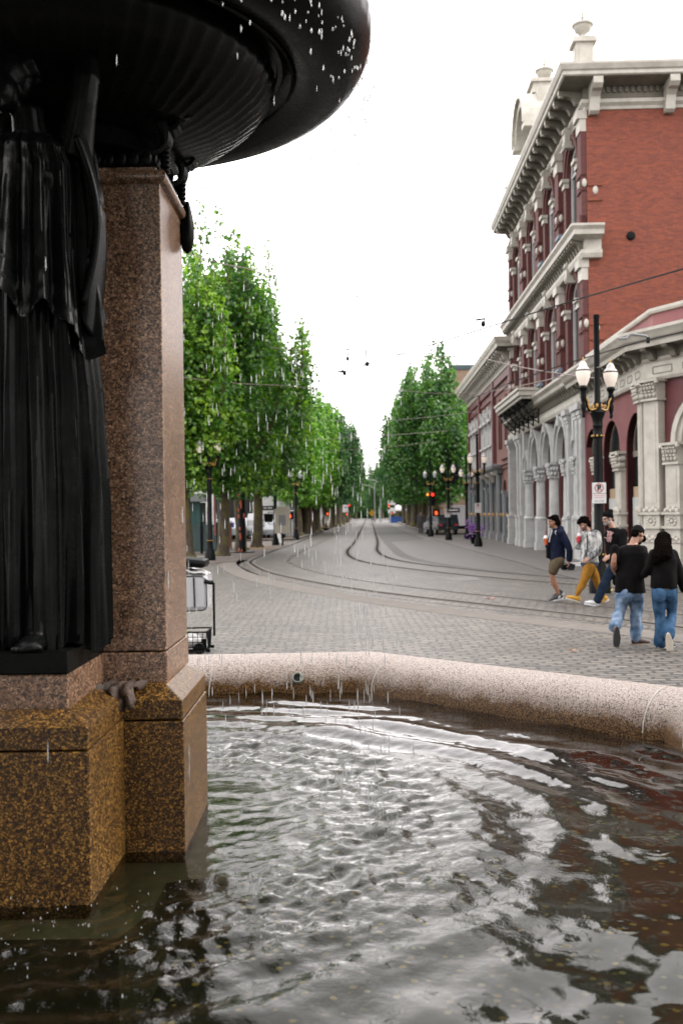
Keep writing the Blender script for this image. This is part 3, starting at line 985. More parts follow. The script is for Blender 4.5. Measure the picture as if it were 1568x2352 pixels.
def drop(x, y, z, L, r):
    g.add([(x, y, z), (x + r, y, z + L * .3), (x, y + r, z + L * .3), (x - r, y, z + L * .3), (x, y - r, z + L * .3),
           (x + r * .8, y, z + L * .7), (x, y + r * .8, z + L * .7), (x - r * .8, y, z + L * .7), (x, y - r * .8, z + L * .7), (x, y, z + L)],
          [(0, 2, 1), (0, 3, 2), (0, 4, 3), (0, 1, 4), (1, 2, 6, 5), (2, 3, 7, 6), (3, 4, 8, 7), (4, 1, 5, 8), (5, 6, 9), (6, 7, 9), (7, 8, 9), (8, 5, 9)])


for _ in range(1250):
    a = rng.uniform(-PI, PI)
    if rng.random() < .45: a = rng.uniform(-.5, 1.7)
    rr = rng.gauss(1.25, .07) if rng.random() < .8 else rng.uniform(.9, 1.45)
    x, y = FC.x + rr * math.cos(a), FC.y + rr * math.sin(a)
    if y < 4.0 and rng.random() < .78: continue
    h = rng.random() ** .8
    z = 3.77 - h * 3.2
    L = .015 + .062 * math.sqrt(h) * rng.uniform(.6, 1.15)
    if z < .52: continue
    drop(x, y, z, L, rng.uniform(.0010, .0024) * (1.35 if h < .25 else 1) * (1.15 if y > 4.4 else 1))
for _ in range(260):       # beads clinging to and leaving the lip
    a = rng.uniform(-1.0, 1.8)
    rr = 1.25 + rng.gauss(0, .03)
    drop(FC.x + rr * math.cos(a), FC.y + rr * math.sin(a), 3.78 - abs(rng.gauss(0, .16)), rng.uniform(.012, .03), rng.uniform(.002, .0045))
for _ in range(700):       # splash beads
    a = rng.uniform(-2.2, 2.0)
    rr = rng.gauss(1.27, .2)
    q = abs(rng.gauss(0, .028))
    drop(FC.x + rr * math.cos(a), FC.y + rr * math.sin(a), WZ + .004 + q, rng.uniform(.004, .014), rng.uniform(.0009, .0026))
for cx, cy, hh in [(.16, 4.45, .12), (.12, 4.55, .09), (-.05, 4.9, .06), (-.35, 3.5, .07), (-.7, 5.5, .05), (.2, 4.2, .05)]:
    for k in range(26):
        drop(cx + rng.gauss(0, .03), cy + rng.gauss(0, .03), WZ + rng.random() * hh, rng.uniform(.01, .035), rng.uniform(.0015, .0035))
o = g.build('falling_water', MAT['drop'], None, smooth=True, ang=80)
tag(o, 'drops and threads of water falling from the bronze bowl rim into the pool', 'falling water', kind='stuff')

# crumpled brown rag on the ledge
RG = Vector((-.905, 3.985, 1.135))
rag = MB()
n = 26
vs_, fs_ = [], []
rs = random.Random(4)
for j in range(n):
    for i in range(n):
        u_, v_ = i / (n - 1), j / (n - 1)
        d = max(0, v_ - .45)
        xx = -.085 + .17 * u_ + .02 * math.sin(v_ * 9); yy = .10 - .22 * min(v_, .5) - .03 * d
        zz = .013 * abs(math.sin(u_ * 19 + 3 * math.sin(v_ * 5))) * (1 - .5 * d) + .022 * math.sin(v_ * 9 + u_ * 6) ** 2 - (.15 * d if d else 0)
        vs_.append((xx * (1 - .75 * d), yy - .015 * math.sin(u_ * 17), zz + .01))
for j in range(n - 1):
    for i in range(n - 1):
        fs_.append((j * n + i, j * n + i + 1, (j + 1) * n + i + 1, (j + 1) * n + i))
rag.add(vs_, fs_)
o = rag.build('crumpled_rag', vmat('wet_brown_cloth', (.03, .016, .008), (.085, .045, .024), 14, .75, .8, 50, .006), None, smooth=True, ang=80)
o.location = RG
sd = o.modifiers.new('s', 'SOLIDIFY'); sd.thickness = .006
tag(o, 'crumpled wet brown rag draped over the granite ledge beside the statue', 'rag')
# ================================================================== ground, road surfaces, tracks
def flat(name, pts, z, m, kind='structure', thick=0):
    mb = MB()
    if thick:
        mb.prism([(p.x, p.y) for p in pts], z - thick, z, 'z')
    else:
        mb.add([(p.x, p.y, z) for p in pts], [tuple(range(len(pts)))])
    o = mb.build(name, m, None, fixn=True)
    if kind: o['kind'] = kind
    return o


g = MB(); g.add([(-700, -60, 0), (700, -60, 0), (700, 900, 0), (-700, 900, 0)], [(0, 1, 2, 3)])
o = g.build('ground', MAT['cobble']); o['kind'] = 'structure'


def line(px, n=6):
    return spline([G(u, v) for u, v in px], n)


def resamp(pts, n):
    L = [0]
    for a, b in zip(pts, pts[1:]): L.append(L[-1] + (b - a).length)
    out = []
    j = 0
    for k in range(n):
        d = L[-1] * k / (n - 1)
        while j < len(L) - 2 and L[j + 1] < d: j += 1
        t = (d - L[j]) / max(1e-6, L[j + 1] - L[j])
        out.append(pts[j].lerp(pts[j + 1], t))
    return out


def far_end(s0, l0, n=14, s1=420):
    return [T(s0 + (s1 - s0) * k / n, l0) for k in range(n + 1)]


# inner rails of the two tracks, from the right foreground round the bend and up the street
Bp = [G(*p) for p in [(2300, 1498), (1568, 1412), (1368, 1392.5), (1183, 1374), (997, 1355), (833, 1333), (722, 1313), (677, 1298), (662, 1286)]]
Dp = [G(*p) for p in [(2300, 1396), (1568, 1348), (1257, 1325), (1071, 1308), (937, 1292), (885, 1279), (866, 1265)]]
lb, ld = -3.15, .5
B_ = spline(Bp + [T(52, lb - .18), T(60, lb), T(75, lb), T(110, lb), T(180, lb), T(420, lb)], 8)
D_ = spline(Dp + [T(57, ld - .06), T(66, ld), T(80, ld), T(120, ld), T(180, ld), T(420, ld)], 8)
B_ = resamp(B_, 220); D_ = resamp(D_, 220)
A_ = offset(B_, -1.435); C_ = offset(D_, -1.435)


def sgn_check(b, a):
    return a


# make sure the partner rail lies on the outer (left) side of the bend
if (A_[60] - Vector((-30, 30, 0))).length > (B_[60] - Vector((-30, 30, 0))).length:
    A_ = offset(B_, 1.435); C_ = offset(D_, 1.435)
    SIDE = 1
else:
    SIDE = -1
for nm, inner, outer in (('track_bed', B_, A_), ('track_bed', D_, C_)):
    ribbon(nm, offset(outer, SIDE * .55), offset(inner, -SIDE * .55), .004, MAT['cobble_track'], 'structure')
for inner, outer, top in ((B_, A_, 0), (D_, C_, 1)):
    for r_ in (outer, inner):
        ribbon('rail_groove', offset(r_, -.16), offset(r_, .16), .008, MAT['concrete'], 'structure')
        ribbon('rail', offset(r_, -.06), offset(r_, .06), .012, MAT['rail'], 'structure')
ribbon('rail', offset(B_, .0 - .02), offset(B_, .022), .016, MAT['rail_bright'], 'structure')  # pale worn steel strip with the glint of this rail painted in
ribbon('rail', offset(D_, -.012), offset(D_, .012), .016, MAT['rail'], 'structure')
# plain concrete band outside the tracks
bd = [(2300, 1560), (1568, 1475), (1443, 1460), (1220, 1434), (997, 1407), (774, 1374), (625, 1346), (551, 1326), (510, 1306), (505, 1297), (530, 1287)]
bl = resamp(line(bd), 90)
ribbon('concrete_band', offset(bl, SIDE * .02), offset(bl, -SIDE * .72), .004, MAT['concrete'], 'structure')
# asphalt traffic lane to the right of the tracks
lane = [G(846, 1203), G(895, 1205), G(912, 1213), G(945, 1226), G(975, 1238), G(930, 1243), G(889, 1245), G(872, 1225)]
flat('asphalt_lane', lane, .009, MAT['asphalt'])
st = resamp(line([(869, 1221), (889, 1245), (905, 1260), (925, 1276), (965, 1288), (1050, 1302), (1180, 1316), (1330, 1330), (1568, 1343), (2200, 1380)]), 60)
ribbon('concrete_band', offset(st, -.25), offset(st, .25), .0045, MAT['asphalt'], 'structure')
flat('road', [T(66, -4.75), T(66, 4.55), T(420, 4.55), T(420, -4.75)], .002, vmat('street_setts', (.10, .095, .088), (.145, .138, .13), 1.2, .6, .3, 14, .01))
for (u0, v0, u1, v1) in ((1010, 1328, 1085, 1330),):
    flat('road_patch', [G(u0, v0), G(u1, v0 - 4), G(u1 + 22, v1 + 3), G(u0 + 30, v1 + 5)], .0055, MAT['patch'])
flat('drain_cover', [G(846, 1316), G(874, 1316), G(878, 1321), G(850, 1321)], .0056, MAT['blackiron'])

# pavements
rp = [G(940, 1211), G(975, 1231), G(1003, 1241), G(1071, 1262), G(1181, 1290), G(1257, 1314), G(1340, 1335), G(1568, 1352), G(2100, 1385)]
rw = [p for p in rp] + [Vector((22, 20, 0)), T(45, 14), T(110, 14)]
flat('pavement', rw, .022, MAT['walk_right'], thick=.03)
kb = [T(300, 4.7), T(140, 4.72), T(100, 4.75), T(84, 4.75), T(80.5, 5.2), T(79, 6.2)]
flat('pavement', [T(300, 4.72), T(140, 4.72), T(100, 4.75), T(84, 4.75), T(80.5, 5.2), T(79, 6.4), T(79, 40), T(300, 40)], .13, MAT['walk_left'], thick=.13)
ribbon('kerb', resamp(kb, 40), resamp([p + Vector((.25, .12, 0)) for p in kb], 40), .136, MAT['kerb'], 'structure')
lp = [G(150, 1330), G(380, 1301), G(455, 1297), G(540, 1290), G(600, 1272), G(640, 1261), G(668, 1252), G(640, 1247), G(560, 1247), G(300, 1247), G(0, 1250)]
flat('pavement', lp, .02, MAT['walk_left'], thick=.03)
flat('kerb', [G(452, 1278.5), G(536, 1278.5), G(536, 1281.5), G(452, 1281.5)], .03, MAT['kerb'])
kl = [T(300, -4.85), T(150, -4.85), T(90, -4.87), T(71, -4.95), T(68.5, -5.3), T(67.6, -6.4), T(67.3, -9)]
flat('pavement', kl[:] + [T(67.3, -40), T(300, -40)], .13, MAT['walk_left'], thick=.13)
ribbon('kerb', resamp(kl, 50), resamp([p + Vector((-.22, .1, 0)) for p in kl], 50), .136, MAT['kerb'], 'structure')
flat('parking_lot', [T(66.5, -8), T(57.5, -6.2), T(57.5, -42), T(66.5, -42)], .005, MAT['asphalt'])

# small litter and leaves
def scrap(name, u, v, L, col, label, cat, rz=0.3):
    p = G(u, v)
    mb = MB(); n = 7
    vs_ = [(L * (i / (n - 1) - .5), L * .35 * (k - .5) * (1 - abs(i / (n - 1) - .5) * 1.2), .015 + .012 * math.sin(i * 1.2 + k)) for i in range(n) for k in range(2)]
    mb.add(vs_, [(2 * i, 2 * i + 1, 2 * i + 3, 2 * i + 2) for i in range(n - 1)])
    o = mb.build(name, N(name + '_col').set(col, .6), None, smooth=True); o.location = (p.x, p.y, .006); o.rotation_euler = (0, 0, rz)
    sd = o.modifiers.new('s', 'SOLIDIFY'); sd.thickness = .006
    tag(o, label, cat)


scrap('food_wrapper', 1124 * .4464 / 1 + 622, 1376.5, .22, (.55, .2, .2), 'small crumpled pink and white wrapper lying on the cobblestones', 'litter')
scrap('fallen_leaf', 1265, 1343, .16, (.55, .42, .08), 'yellow fallen leaf on the cobblestones behind the man in navy', 'leaf', 1.0)
scrap('fallen_leaf', 1396, 1358, .3, (.6, .5, .1), 'long yellow leaf on the road between the bearded man and the couple', 'leaf', .5)
scrap('fallen_leaf', 1313, 1497, .12, (.42, .2, .08), 'brown dry leaf on the cobblestones just past the basin rim', 'leaf', .1)
# ================================================================== brick corner building (three storeys)
def finial_urn(mb, c, s=1.0):
    mb.lathe([(.30 * s, 0), (.30 * s, .06 * s), (.16 * s, .1 * s), (.12 * s, .22 * s), (.17 * s, .28 * s), (.36 * s, .42 * s), (.42 * s, .62 * s), (.50 * s, .66 * s), (.50 * s, .74 * s), (.3 * s, .8 * s), (.12 * s, .86 * s),
              (.06 * s, .98 * s), (.1 * s, 1.06 * s), (.05 * s, 1.14 * s), (.07 * s, 1.22 * s), (.02 * s, 1.42 * s)], 20, c)


def console(w, d, h, m_out=1):
    # scroll bracket: hangs under a soffit at z = 0, projects towards -x by d, width w along y
    pts = []
    prof_ = [(0, 0), (-d, 0), (-d, -.22 * h), (-.86 * d, -.34 * h), (-.62 * d, -.36 * h), (-.44 * d, -.5 * h), (-.36 * d, -.72 * h), (-.3 * d, -.92 * h), (-.16 * d, -h), (0, -h)]
    mb = MB()
    vs_ = [(x_, -w / 2, z_) for x_, z_ in prof_] + [(x_, w / 2, z_) for x_, z_ in prof_]
    n = len(prof_)
    mb.add(vs_, [tuple(range(n)), tuple(range(2 * n - 1, n - 1, -1))] + [(i, n + i, n + (i + 1) % n, (i + 1) % n) for i in range(n)])
    return mb


def instances(name, mesh, m, parent, places):
    out = []
    for loc, rz in places:
        o = bpy.data.objects.new(name, mesh); o.location = loc; o.rotation_euler = (0, 0, rz); link(o, parent); out.append(o)
    return out


def capital_box(mb, x0, x1, y0, y1, z0, z1, n=3):
    # leafy capital around a rectangular shaft (x0..x1, y0..y1)
    h = z1 - z0
    mb.box(x0, x1, y0, y1, z0, z1 - .12 * h)
    mb.box(x0 - .10, x1 + .0, y0 - .09, y1 + .09, z1 - .13 * h, z1)
    mb.box(x0 - .04, x1, y0 - .04, y1 + .04, z0 - .02, z0 + .07 * h)
    for row in range(2):
        zc = z0 + (.18 + .34 * row) * h
        k = max(2, int(n + row))
        for i in range(k):
            yy = y0 + (y1 - y0) * (i + .5) / k
            mb.ell((x0 - .03 - .02 * row, yy, zc + .06 * h), (.06, (y1 - y0) / k * .42, .15 * h), n=8, k=6)
            mb.ell((x0 - .075 - .02 * row, yy, zc + .2 * h), (.045, (y1 - y0) / k * .36, .06 * h), n=8, k=6)
        for i in range(max(1, k - 1)):
            xx = x0 + (x1 - x0) * (i + .4) / k
            mb.ell((xx, y0 - .03 - .015 * row, zc + .06 * h), (.06, .05, .15 * h), n=8, k=6)
    for yy in (y0 - .05, y1 + .05):
        mb.ell((x0 - .07, yy, z1 - .2 * h), (.07, .07, .08 * h), n=10, k=7)


def fluted(mb, cx, cy, r, z0, z1, n=18):
    mb.lathe([(r, z0), (r * .96, (z0 + z1) / 2), (r * .88, z1)], n * 4, (cx, cy, 0), rmod=lambda a, j: 1 - .07 * max(0, math.cos(a * n)) ** 1.0)


nm_l = 8.05
S0 = 36.4
hall = empty('brick_hall', T(S0, nm_l), 'three storey red brick Italianate hall with cream cornices on the street corner', 'building', rz=-SA)
LEN = 19.0; NB_ = 4; BW = LEN / NB_
wb = MB()
DEP = 22.0
# upper storeys, street front
bays = [BW * (i + .5) for i in range(NB_)]
for (z0, z1, sill, spring) in ((5.9, 11.6, 7.35, 9.75), (11.6, 17.0, 12.45, 14.95)):
    for i, yc in enumerate(bays):
        wb.arch_panel(BW * i, BW * (i + 1), z0, z1, yc, .98, spring, sill, 0, .55, 'x', 12)
wb.box(.55, .70, .55, LEN, 5.9, 17.0)      # backing
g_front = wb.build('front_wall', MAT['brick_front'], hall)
wb = MB()
wb.box(.003, DEP, -.003, .5, 0, 17.05); wb.box(DEP - .4, DEP, .5, LEN, 0, 17.05); wb.box(.0, DEP - .4, LEN - .45, LEN, 5.9, 17.05)
for zc in (8.0, 8.55, 13.05, 13.6):        # projecting brick courses by the corner
    wb.box(.02, .55, -.06, .0, zc, zc + .09)
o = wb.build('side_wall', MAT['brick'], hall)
wb = MB()
for (xx, zz) in ((1.55, 11.75), (6.1, 11.75), (10.6, 11.75), (15, 11.75)):
    wb.m = Matrix.Translation((xx, -.02, zz)) @ Matrix.Rotation(PI / 2, 4, 'X'); wb.lathe([(.16, -.02), (.16, .03), (.1, .05)], 14)
wb.build('anchor_plate', MAT['blackiron'], hall)
# ground-floor arcade wall
ARC = [(1.62, .50), (4.7, 1.18), (8.0, 1.18), (11.3, 1.18), (13.75, .5)]
edges = [0, 2.55, 6.35, 9.65, 12.95, 14.5]
wb = MB()
for (yc, r_), e0, e1 in zip(ARC, edges, edges[1:]):
    wb.arch_panel(e0, e1, 0, 5.9, yc, r_, 3.85, 0, 0, .5, 'x', 14, rz=r_ * 1.22)
wb.box(0, .5, 14.5, LEN, 0, 5.9)
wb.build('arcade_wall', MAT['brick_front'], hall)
wb = MB(); wb.box(1.6, 1.75, .5, LEN, 0, 5.9); wb.build('arcade_back_wall', MAT['grey'], hall)
# roof slab
wb = MB(); wb.box(-.3, DEP, -.3, LEN + .2, 17.35, 17.60); wb.build('roof', vmat('roof_tin', (.2, .19, .17), (.26, .25, .22), 1, .7), hall)

# windows: white frames deep in the arches
for (sill, spring) in ((7.35, 9.75), (12.45, 14.95)):
    for yc in bays:
        fr_ = MB()
        for s_ in (-1, 1):
            fr_.box(.12, .24, yc + s_ * .93 - .1, yc + s_ * .93 + .05, sill, spring)
        fr_.arch_ring(yc, .80, .975, spring, .12, .24, 'x', 12)
        fr_.box(.13, .23, yc - .9, yc + .9, sill, sill + .12); fr_.box(.13, .23, yc - .86, yc + .86, spring - .06, spring + .05)
        fr_.box(.13, .23, yc - .04, yc + .04, sill + .12, spring - .06)
        fo = fr_.build('window', MAT['win_white'], hall)
        pn = MB(); pn.arch_fill(yc, .80, spring, sill, .185, .195, 'x', 12); pn.build('pane', MAT['glass'], fo)
# brick arch mouldings, keystones, jamb pilasters with cream caps
for spring in (9.75, 14.95):
    for yc in bays:
        am = MB(); am.arch_ring(yc, .985, 1.16, spring, -.06, .02, 'x', 16)
        am.arch_ring(yc, 1.155, 1.34, spring, -.13, .015, 'x', 16)
        am.build('arch_moulding', MAT['brick_front'], hall)
for spring in (9.75, 14.95):
    for yc in bays:
        k = MB(); k.prism([(yc - .14, spring + .86), (yc + .14, spring + .86), (yc + .21, spring + 1.62), (yc - .21, spring + 1.62)], -.34, .02, 'x')
        k.ell((-.34, yc, spring + 1.0), (.07, .13, .13), n=10, k=7); k.ell((-.36, yc, spring + 1.5), (.06, .17, .1), n=10, k=7)
        k.build('keystone', MAT['white'], hall)
for (sill, spring, base) in ((7.35, 9.75, 6.95), (12.45, 14.95, 12.05)):
    for yc in bays:
        for s_ in (-1, 1):
            j = MB(); y0 = yc + s_ * 1.17 - .19
            j.box(-.10, .02, y0, y0 + .38, base, spring - .35)
            jo = j.build('jamb_pilaster', MAT['brick_front'], hall)
            c_ = MB(); c_.box(-.16, .03, y0 - .03, y0 + .41, spring - .35, spring - .13); c_.box(-.26, .03, y0 - .09, y0 + .47, spring - .13, spring)
            c_.build('pilaster_cap', MAT['white'], jo)
    for i in range(NB_ + 1):
        yy = BW * i
        y0 = max(0.02, yy - .36) if i else .02; y1 = min(LEN - .02, yy + .36) if i < NB_ else LEN - .02
        if i == 0: y1 = .62
        if i == NB_: y0 = LEN - .62
        top = 10.95 if base < 8 else 16.35
        j = MB(); j.box(-.20, .02, y0, y1, base, top - .75); j.box(-.26, .02, y0 - (.0 if i else .0), y1, base + 1.35, base + 1.44); j.box(-.26, .02, y0, y1, base + 1.9, base + 1.99); j.box(-.28, .02, y0, y1, base, base + .5)
        jo = j.build('wall_pilaster', MAT['brick_front'], hall)
        c_ = MB(); c_.box(-.24, .03, y0 - .01, y1 + .01, top - .75, top - .3); c_.box(-.34, .03, y0 - .05, y1 + .05, top - .3, top)
        c_.build('pilaster_cap', MAT['white'], jo)
        md = MB(); md.ell((-.22, (y0 + y1) / 2, base + 1.67), (.06, .11, .16), n=12, k=8)
        md.ell((-.09, y0 - .02, base + 1.67), (.09, .05, .16), n=12, k=8)
        md.build('medallion', MAT['white'], jo, smooth=True)
md = MB(); md.ell((.30, -.01, 8.45), (.10, .05, .16), n=12, k=8); md.build('medallion', MAT['white'], hall, smooth=True)
md = MB(); md.ell((.30, -.01, 13.45), (.10, .05, .16), n=12, k=8); md.build('medallion', MAT['white'], hall, smooth=True)

# cornices; travel so that the outside lies on the right: from the far end of the front to the corner, then along the side
path_top = [(0, LEN + .0), (0, 0), (DEP, 0)]
pt = MB()
pt.sweep(path_top, [(-.1, 16.35), (.05, 16.35), (.08, 16.45), (.2, 16.55), (.2, 16.68), (.06, 16.70), (.06, 17.16), (.92, 17.22), (.95, 17.20), (1.0, 17.24), (1.0, 17.36), (1.06, 17.40), (1.14, 17.56), (1.14, 17.64), (-.1, 17.66)])
cor = pt.build('top_cornice', MAT['white'], hall, fixn=True)
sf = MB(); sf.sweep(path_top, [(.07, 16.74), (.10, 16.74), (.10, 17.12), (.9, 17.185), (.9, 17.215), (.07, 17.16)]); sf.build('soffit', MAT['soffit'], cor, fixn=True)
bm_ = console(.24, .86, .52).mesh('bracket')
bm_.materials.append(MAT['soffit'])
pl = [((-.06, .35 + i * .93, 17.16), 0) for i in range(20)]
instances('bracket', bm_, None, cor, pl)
bl_ = MB(); bl_.box(-.93, -.72, -.1, .1, -.16, .0); bl_.box(-.9, -.74, -.07, .07, -.24, -.16)
blm = bl_.mesh('pendant'); blm.materials.append(MAT['white'])
instances('pendant', blm, None, cor, [((0, .35 + i * .93, 17.2), 0) for i in range(20)])
big = console(.34, .9, 1.05).mesh('side_bracket'); big.materials.append(MAT['white'])
instances('side_bracket', big, None, cor, [((.25 + i * 4.35 * .62, -.06, 17.18), PI / 2) for i in range(8)])
dn = MB()
for i in range(96):
    dn.box(.5 + i * .22, .5 + i * .22 + .12, -.17, -.05, 16.92, 17.12)
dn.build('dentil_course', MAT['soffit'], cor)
fz = MB()
fz.box(.1, DEP, -.075, -.0605, 16.72, 16.88); fz.build('brick_frieze', MAT['brick'], cor)

path_mid = [(0, LEN), (0, 0), (.46, 0)]
pm = MB()
pm.sweep(path_mid, [(-.1, 10.95), (.24, 10.95), (.30, 11.10), (.30, 11.22), (.16, 11.26), (.16, 11.62), (.56, 11.70), (.6, 11.70), (.62, 11.86), (.72, 11.98), (.72, 12.06), (-.1, 12.12)])
cor2 = pm.build('middle_cornice', MAT['white'], hall, fixn=True)
bm2 = console(.2, .42, .42).mesh('bracket'); bm2.materials.append(MAT['soffit'])
instances('bracket', bm2, None, cor2, [((-.14, .2 + i * .43, 11.68), 0) for i in range(44)])
path_low = [(0, LEN), (0, 0), (.4, 0)]
plw = MB()
plw.sweep(path_low, [(-.1, 5.72), (.30, 5.72), (.34, 5.85), (.34, 6.0), (.22, 6.04), (.22, 6.42), (.32, 6.46), (.60, 6.58), (.62, 6.72), (.74, 6.86), (.74, 6.96), (-.1, 7.02)])
cor3 = plw.build('lower_cornice', MAT['white'], hall, fixn=True)
instances('bracket', bm2, None, cor3, [((-.2, .2 + i * .43, 6.60), 0) for i in range(44)])
# roof ornaments
for (xx, yy, s_) in ((.0, .35, 1.0), (.0, LEN - .4, 1.0)):
    p = MB(); p.box(xx - .42, xx + .42, yy - .42, yy + .42, 17.6, 17.8); p.box(xx - .32, xx + .32, yy - .32, yy + .32, 17.8, 18.85); p.box(xx - .43, xx + .43, yy - .43, yy + .43, 18.85, 18.98)
    p.box(xx - .38, xx + .38, yy - .38, yy + .38, 18.98, 19.06); p.box(xx - .2, xx + .2, yy - .335, yy - .32, 18.0, 18.7); p.box(xx - .335, xx - .32, yy - .2, yy + .2, 18.0, 18.7)
    po = p.build('roof_pedestal', MAT['white'], hall)
    u_ = MB(); finial_urn(u_, (xx, yy, 19.06), .78); u_.build('roof_urn', MAT['white'], hall, smooth=True)
p = MB(); p.box(.05, .75, 1.25, 1.85, 17.6, 18.5); p.prism([(.0, 17.6), (1.2, 17.6), (.75, 18.5), (.05, 18.5)], 1.85, 2.2, 'y'); p.build('roof_scroll', MAT['white'], hall)
# pediment in the middle of the street front
yc = LEN / 2 - .2
p = MB()
p.box(-.35, .9, yc - 1.5, yc + 1.5, 17.6, 18.3)
p.arch_panel(yc - 1.5, yc + 1.5, 18.3, 20.6, yc, .85, 18.9, 18.3, -.35, .25, 'x', 14)
p.box(.25, .9, yc - 1.5, yc + 1.5, 18.3, 20.6)
p.arch_ring(yc, 1.25, 1.6, 18.95, -.95, -.35, 'x', 18); p.arch_ring(yc, 1.6, 1.78, 18.95, -1.1, .2, 'x', 18)
p.box(-1.05, .3, yc - 1.85, yc - 1.2, 18.72, 18.95); p.box(-1.05, .3, yc + 1.2, yc + 1.85, 18.72, 18.95)
p.box(-.5, 1.0, yc - .8, yc + .8, 20.6, 20.75); p.box(-.4, .9, yc - .6, yc + .6, 20.75, 21.15); p.box(-.52, 1.0, yc - .72, yc + .72, 21.15, 21.3)
p.build('roof_pediment', MAT['white'], hall)
u_ = MB(); finial_urn(u_, (.2, yc, 21.3), .85); u_.build('roof_urn', MAT['white'], hall, smooth=True)
# ground floor ironwork
for yy in (.22, .92, 2.55, 14.75, 15.75, 18.7):
    q_ = MB(); w = .24
    q_.box(-.34, .02, yy - w, yy + w, 1.62, 5.2)
    q_.box(-.36, -.335, yy - w + .05, yy - w + .1, 1.8, 5.0); q_.box(-.36, -.335, yy + w - .1, yy + w - .05, 1.8, 5.0)
    q_.box(-.46, .02, yy - w - .1, yy + w + .1, .02, .35); q_.box(-.42, .02, yy - w - .05, yy + w + .05, .35, 1.5); q_.box(-.46, .02, yy - w - .09, yy + w + .09, 1.5, 1.62)
    q_.box(-.445, .02, yy - w - .07, yy + w + .07, .92, 1.0)
    q_.box(-.38, .02, yy - w - .03, yy + w + .03, 5.2, 5.32); q_.box(-.42, .02, yy - w - .07, yy + w + .07, 5.32, 5.5); q_.box(-.5, .02, yy - w - .13, yy + w + .13, 5.5, 5.72)
    q_.build('tall_pilaster', MAT['white_cold'], hall)
for yy in (1.25, 3.2, 6.35, 9.65, 12.9):
    q_ = MB(); fluted(q_, -.12, yy, .27, 1.6, 3.22)
    q_.box(-.46, .2, yy - .34, yy + .34, .02, .35); q_.box(-.42, .2, yy - .29, yy + .29, .35, 1.42); q_.lathe([(.34, 1.4), (.36, 1.48), (.3, 1.54), (.31, 1.6)], 24, (-.12, yy, 0))
    co_ = q_.build('column', MAT['white_cold'], hall, smooth=True, ang=30)
    q_ = MB(); capital_box(q_, -.36, .1, yy - .25, yy + .25, 3.22, 3.85); q_.build('capital', MAT['white_cold'], co_, smooth=True, ang=40)
for (yc_, r_) in ARC:
    q_ = MB(); kk = 1.22
    q_.arch_ring(yc_, r_ - .02, r_ + .22, 3.86, -.16, .1, 'x', 16, kk); q_.arch_ring(yc_, r_ + .22, r_ + .34, 3.86, -.26, .08, 'x', 16, kk)
    q_.prism([(yc_ - .12, 3.86 + r_ * kk), (yc_ + .12, 3.86 + r_ * kk), (yc_ + .18, 5.74), (yc_ - .18, 5.74)], -.32, .05, 'x')
    q_.build('archivolt', MAT['white_cold'], hall)
    q_ = MB(); q_.arch_fill(yc_, r_ - .03, 3.95, 3.86, .16, .24, 'x', 14, rz=r_ * kk)
    for k in range(int(14 * r_)):
        a = .3 + k * .35
        q_.ell((.15, yc_ + (r_ - .45) * math.cos(a) * .8, 4.15 + abs(math.sin(a)) * .8 * r_), (.03, .11, .09), n=8, k=5)
    q_.build('tympanum', MAT['soffit'], hall)
    q_ = MB(); q_.box(.06, .3, yc_ - r_, yc_ + r_, 3.7, 3.86); q_.build('transom', MAT['white_cold'], hall)
for yy in (4.0, 7.3, 10.7):
    q_ = MB(); q_.box(.62, .7, yy - .35, yy + .35, .02, 3.7); q_.build('inner_panel', MAT['grey'], hall)
gt = MB()
for k in range(12):
    gt.box(.26, .285, 7.0 + k * .16, 7.025 + k * .16, .05, 1.25)
gt.box(.255, .29, 6.98, 8.85, 1.16, 1.2); gt.box(.255, .29, 6.98, 8.85, .2, .24); gt.build('iron_gate', MAT['blackiron'], hall)
# balcony on scrolled brackets
bal = MB()
bx = -1.28
bal.box(bx - .05, -.34, 8.3, 16.4, 7.0, 7.22); bal.box(bx - .12, -.34, 8.23, 16.47, 7.22, 7.34); bal.box(bx + .06, -.34, 8.4, 16.3, 6.86, 7.0)
bo = bal.build('balcony', MAT['white'], hall)
sb = MB(); sb.box(bx + .1, -.34, 8.45, 16.25, 6.845, 6.86); sb.build('balcony_soffit', MAT['soffit'], bo)


def scroll(mb, o, dirx, s, r, th, turns=1.6, n=22):
    pts = []
    for i in range(n + 1):
        a = th + turns * 2 * PI * i / n * s
        rr = r * (1 - .75 * i / n)
        pts.append((o[0] + dirx * rr * math.cos(a), o[1], o[2] + rr * math.sin(a)))
    mb.tube(pts, .022, 5)


for k in range(6):
    yy = 8.7 + k * 1.44
    q_ = MB()
    q_.box(bx + .1, -.36, yy - .03, yy + .03, 6.76, 6.84); q_.box(-.42, -.36, yy - .03, yy + .03, 5.75, 6.8)
    q_.tube([(bx + .12, yy, 6.78), (bx + .2, yy, 6.5), (bx + .45, yy, 6.2), (-.6, yy, 5.95), (-.4, yy, 5.8)], .028, 6)
    scroll(q_, (-.62, yy, 6.5), 1, 1, .22, 0); scroll(q_, (-.98, yy, 6.6), -1, 1, .16, 0); scroll(q_, (-.52, yy, 6.12), 1, -1, .14, 1.5)
    q_.build('balcony_bracket', MAT['blackiron'], bo)
rl = MB()
for xx in (bx + .25, bx + .55):
    rl.box(xx - .02, xx + .02, 8.5, 16.2, 6.78, 6.83)
for k in range(26):
    yy = 8.6 + k * .3
    scroll(rl, (bx + .38, yy, 6.7), (-1) ** k, 1, .11, 0, 1.3, 12)
rl.build('balcony_grille', MAT['blackiron'], bo)
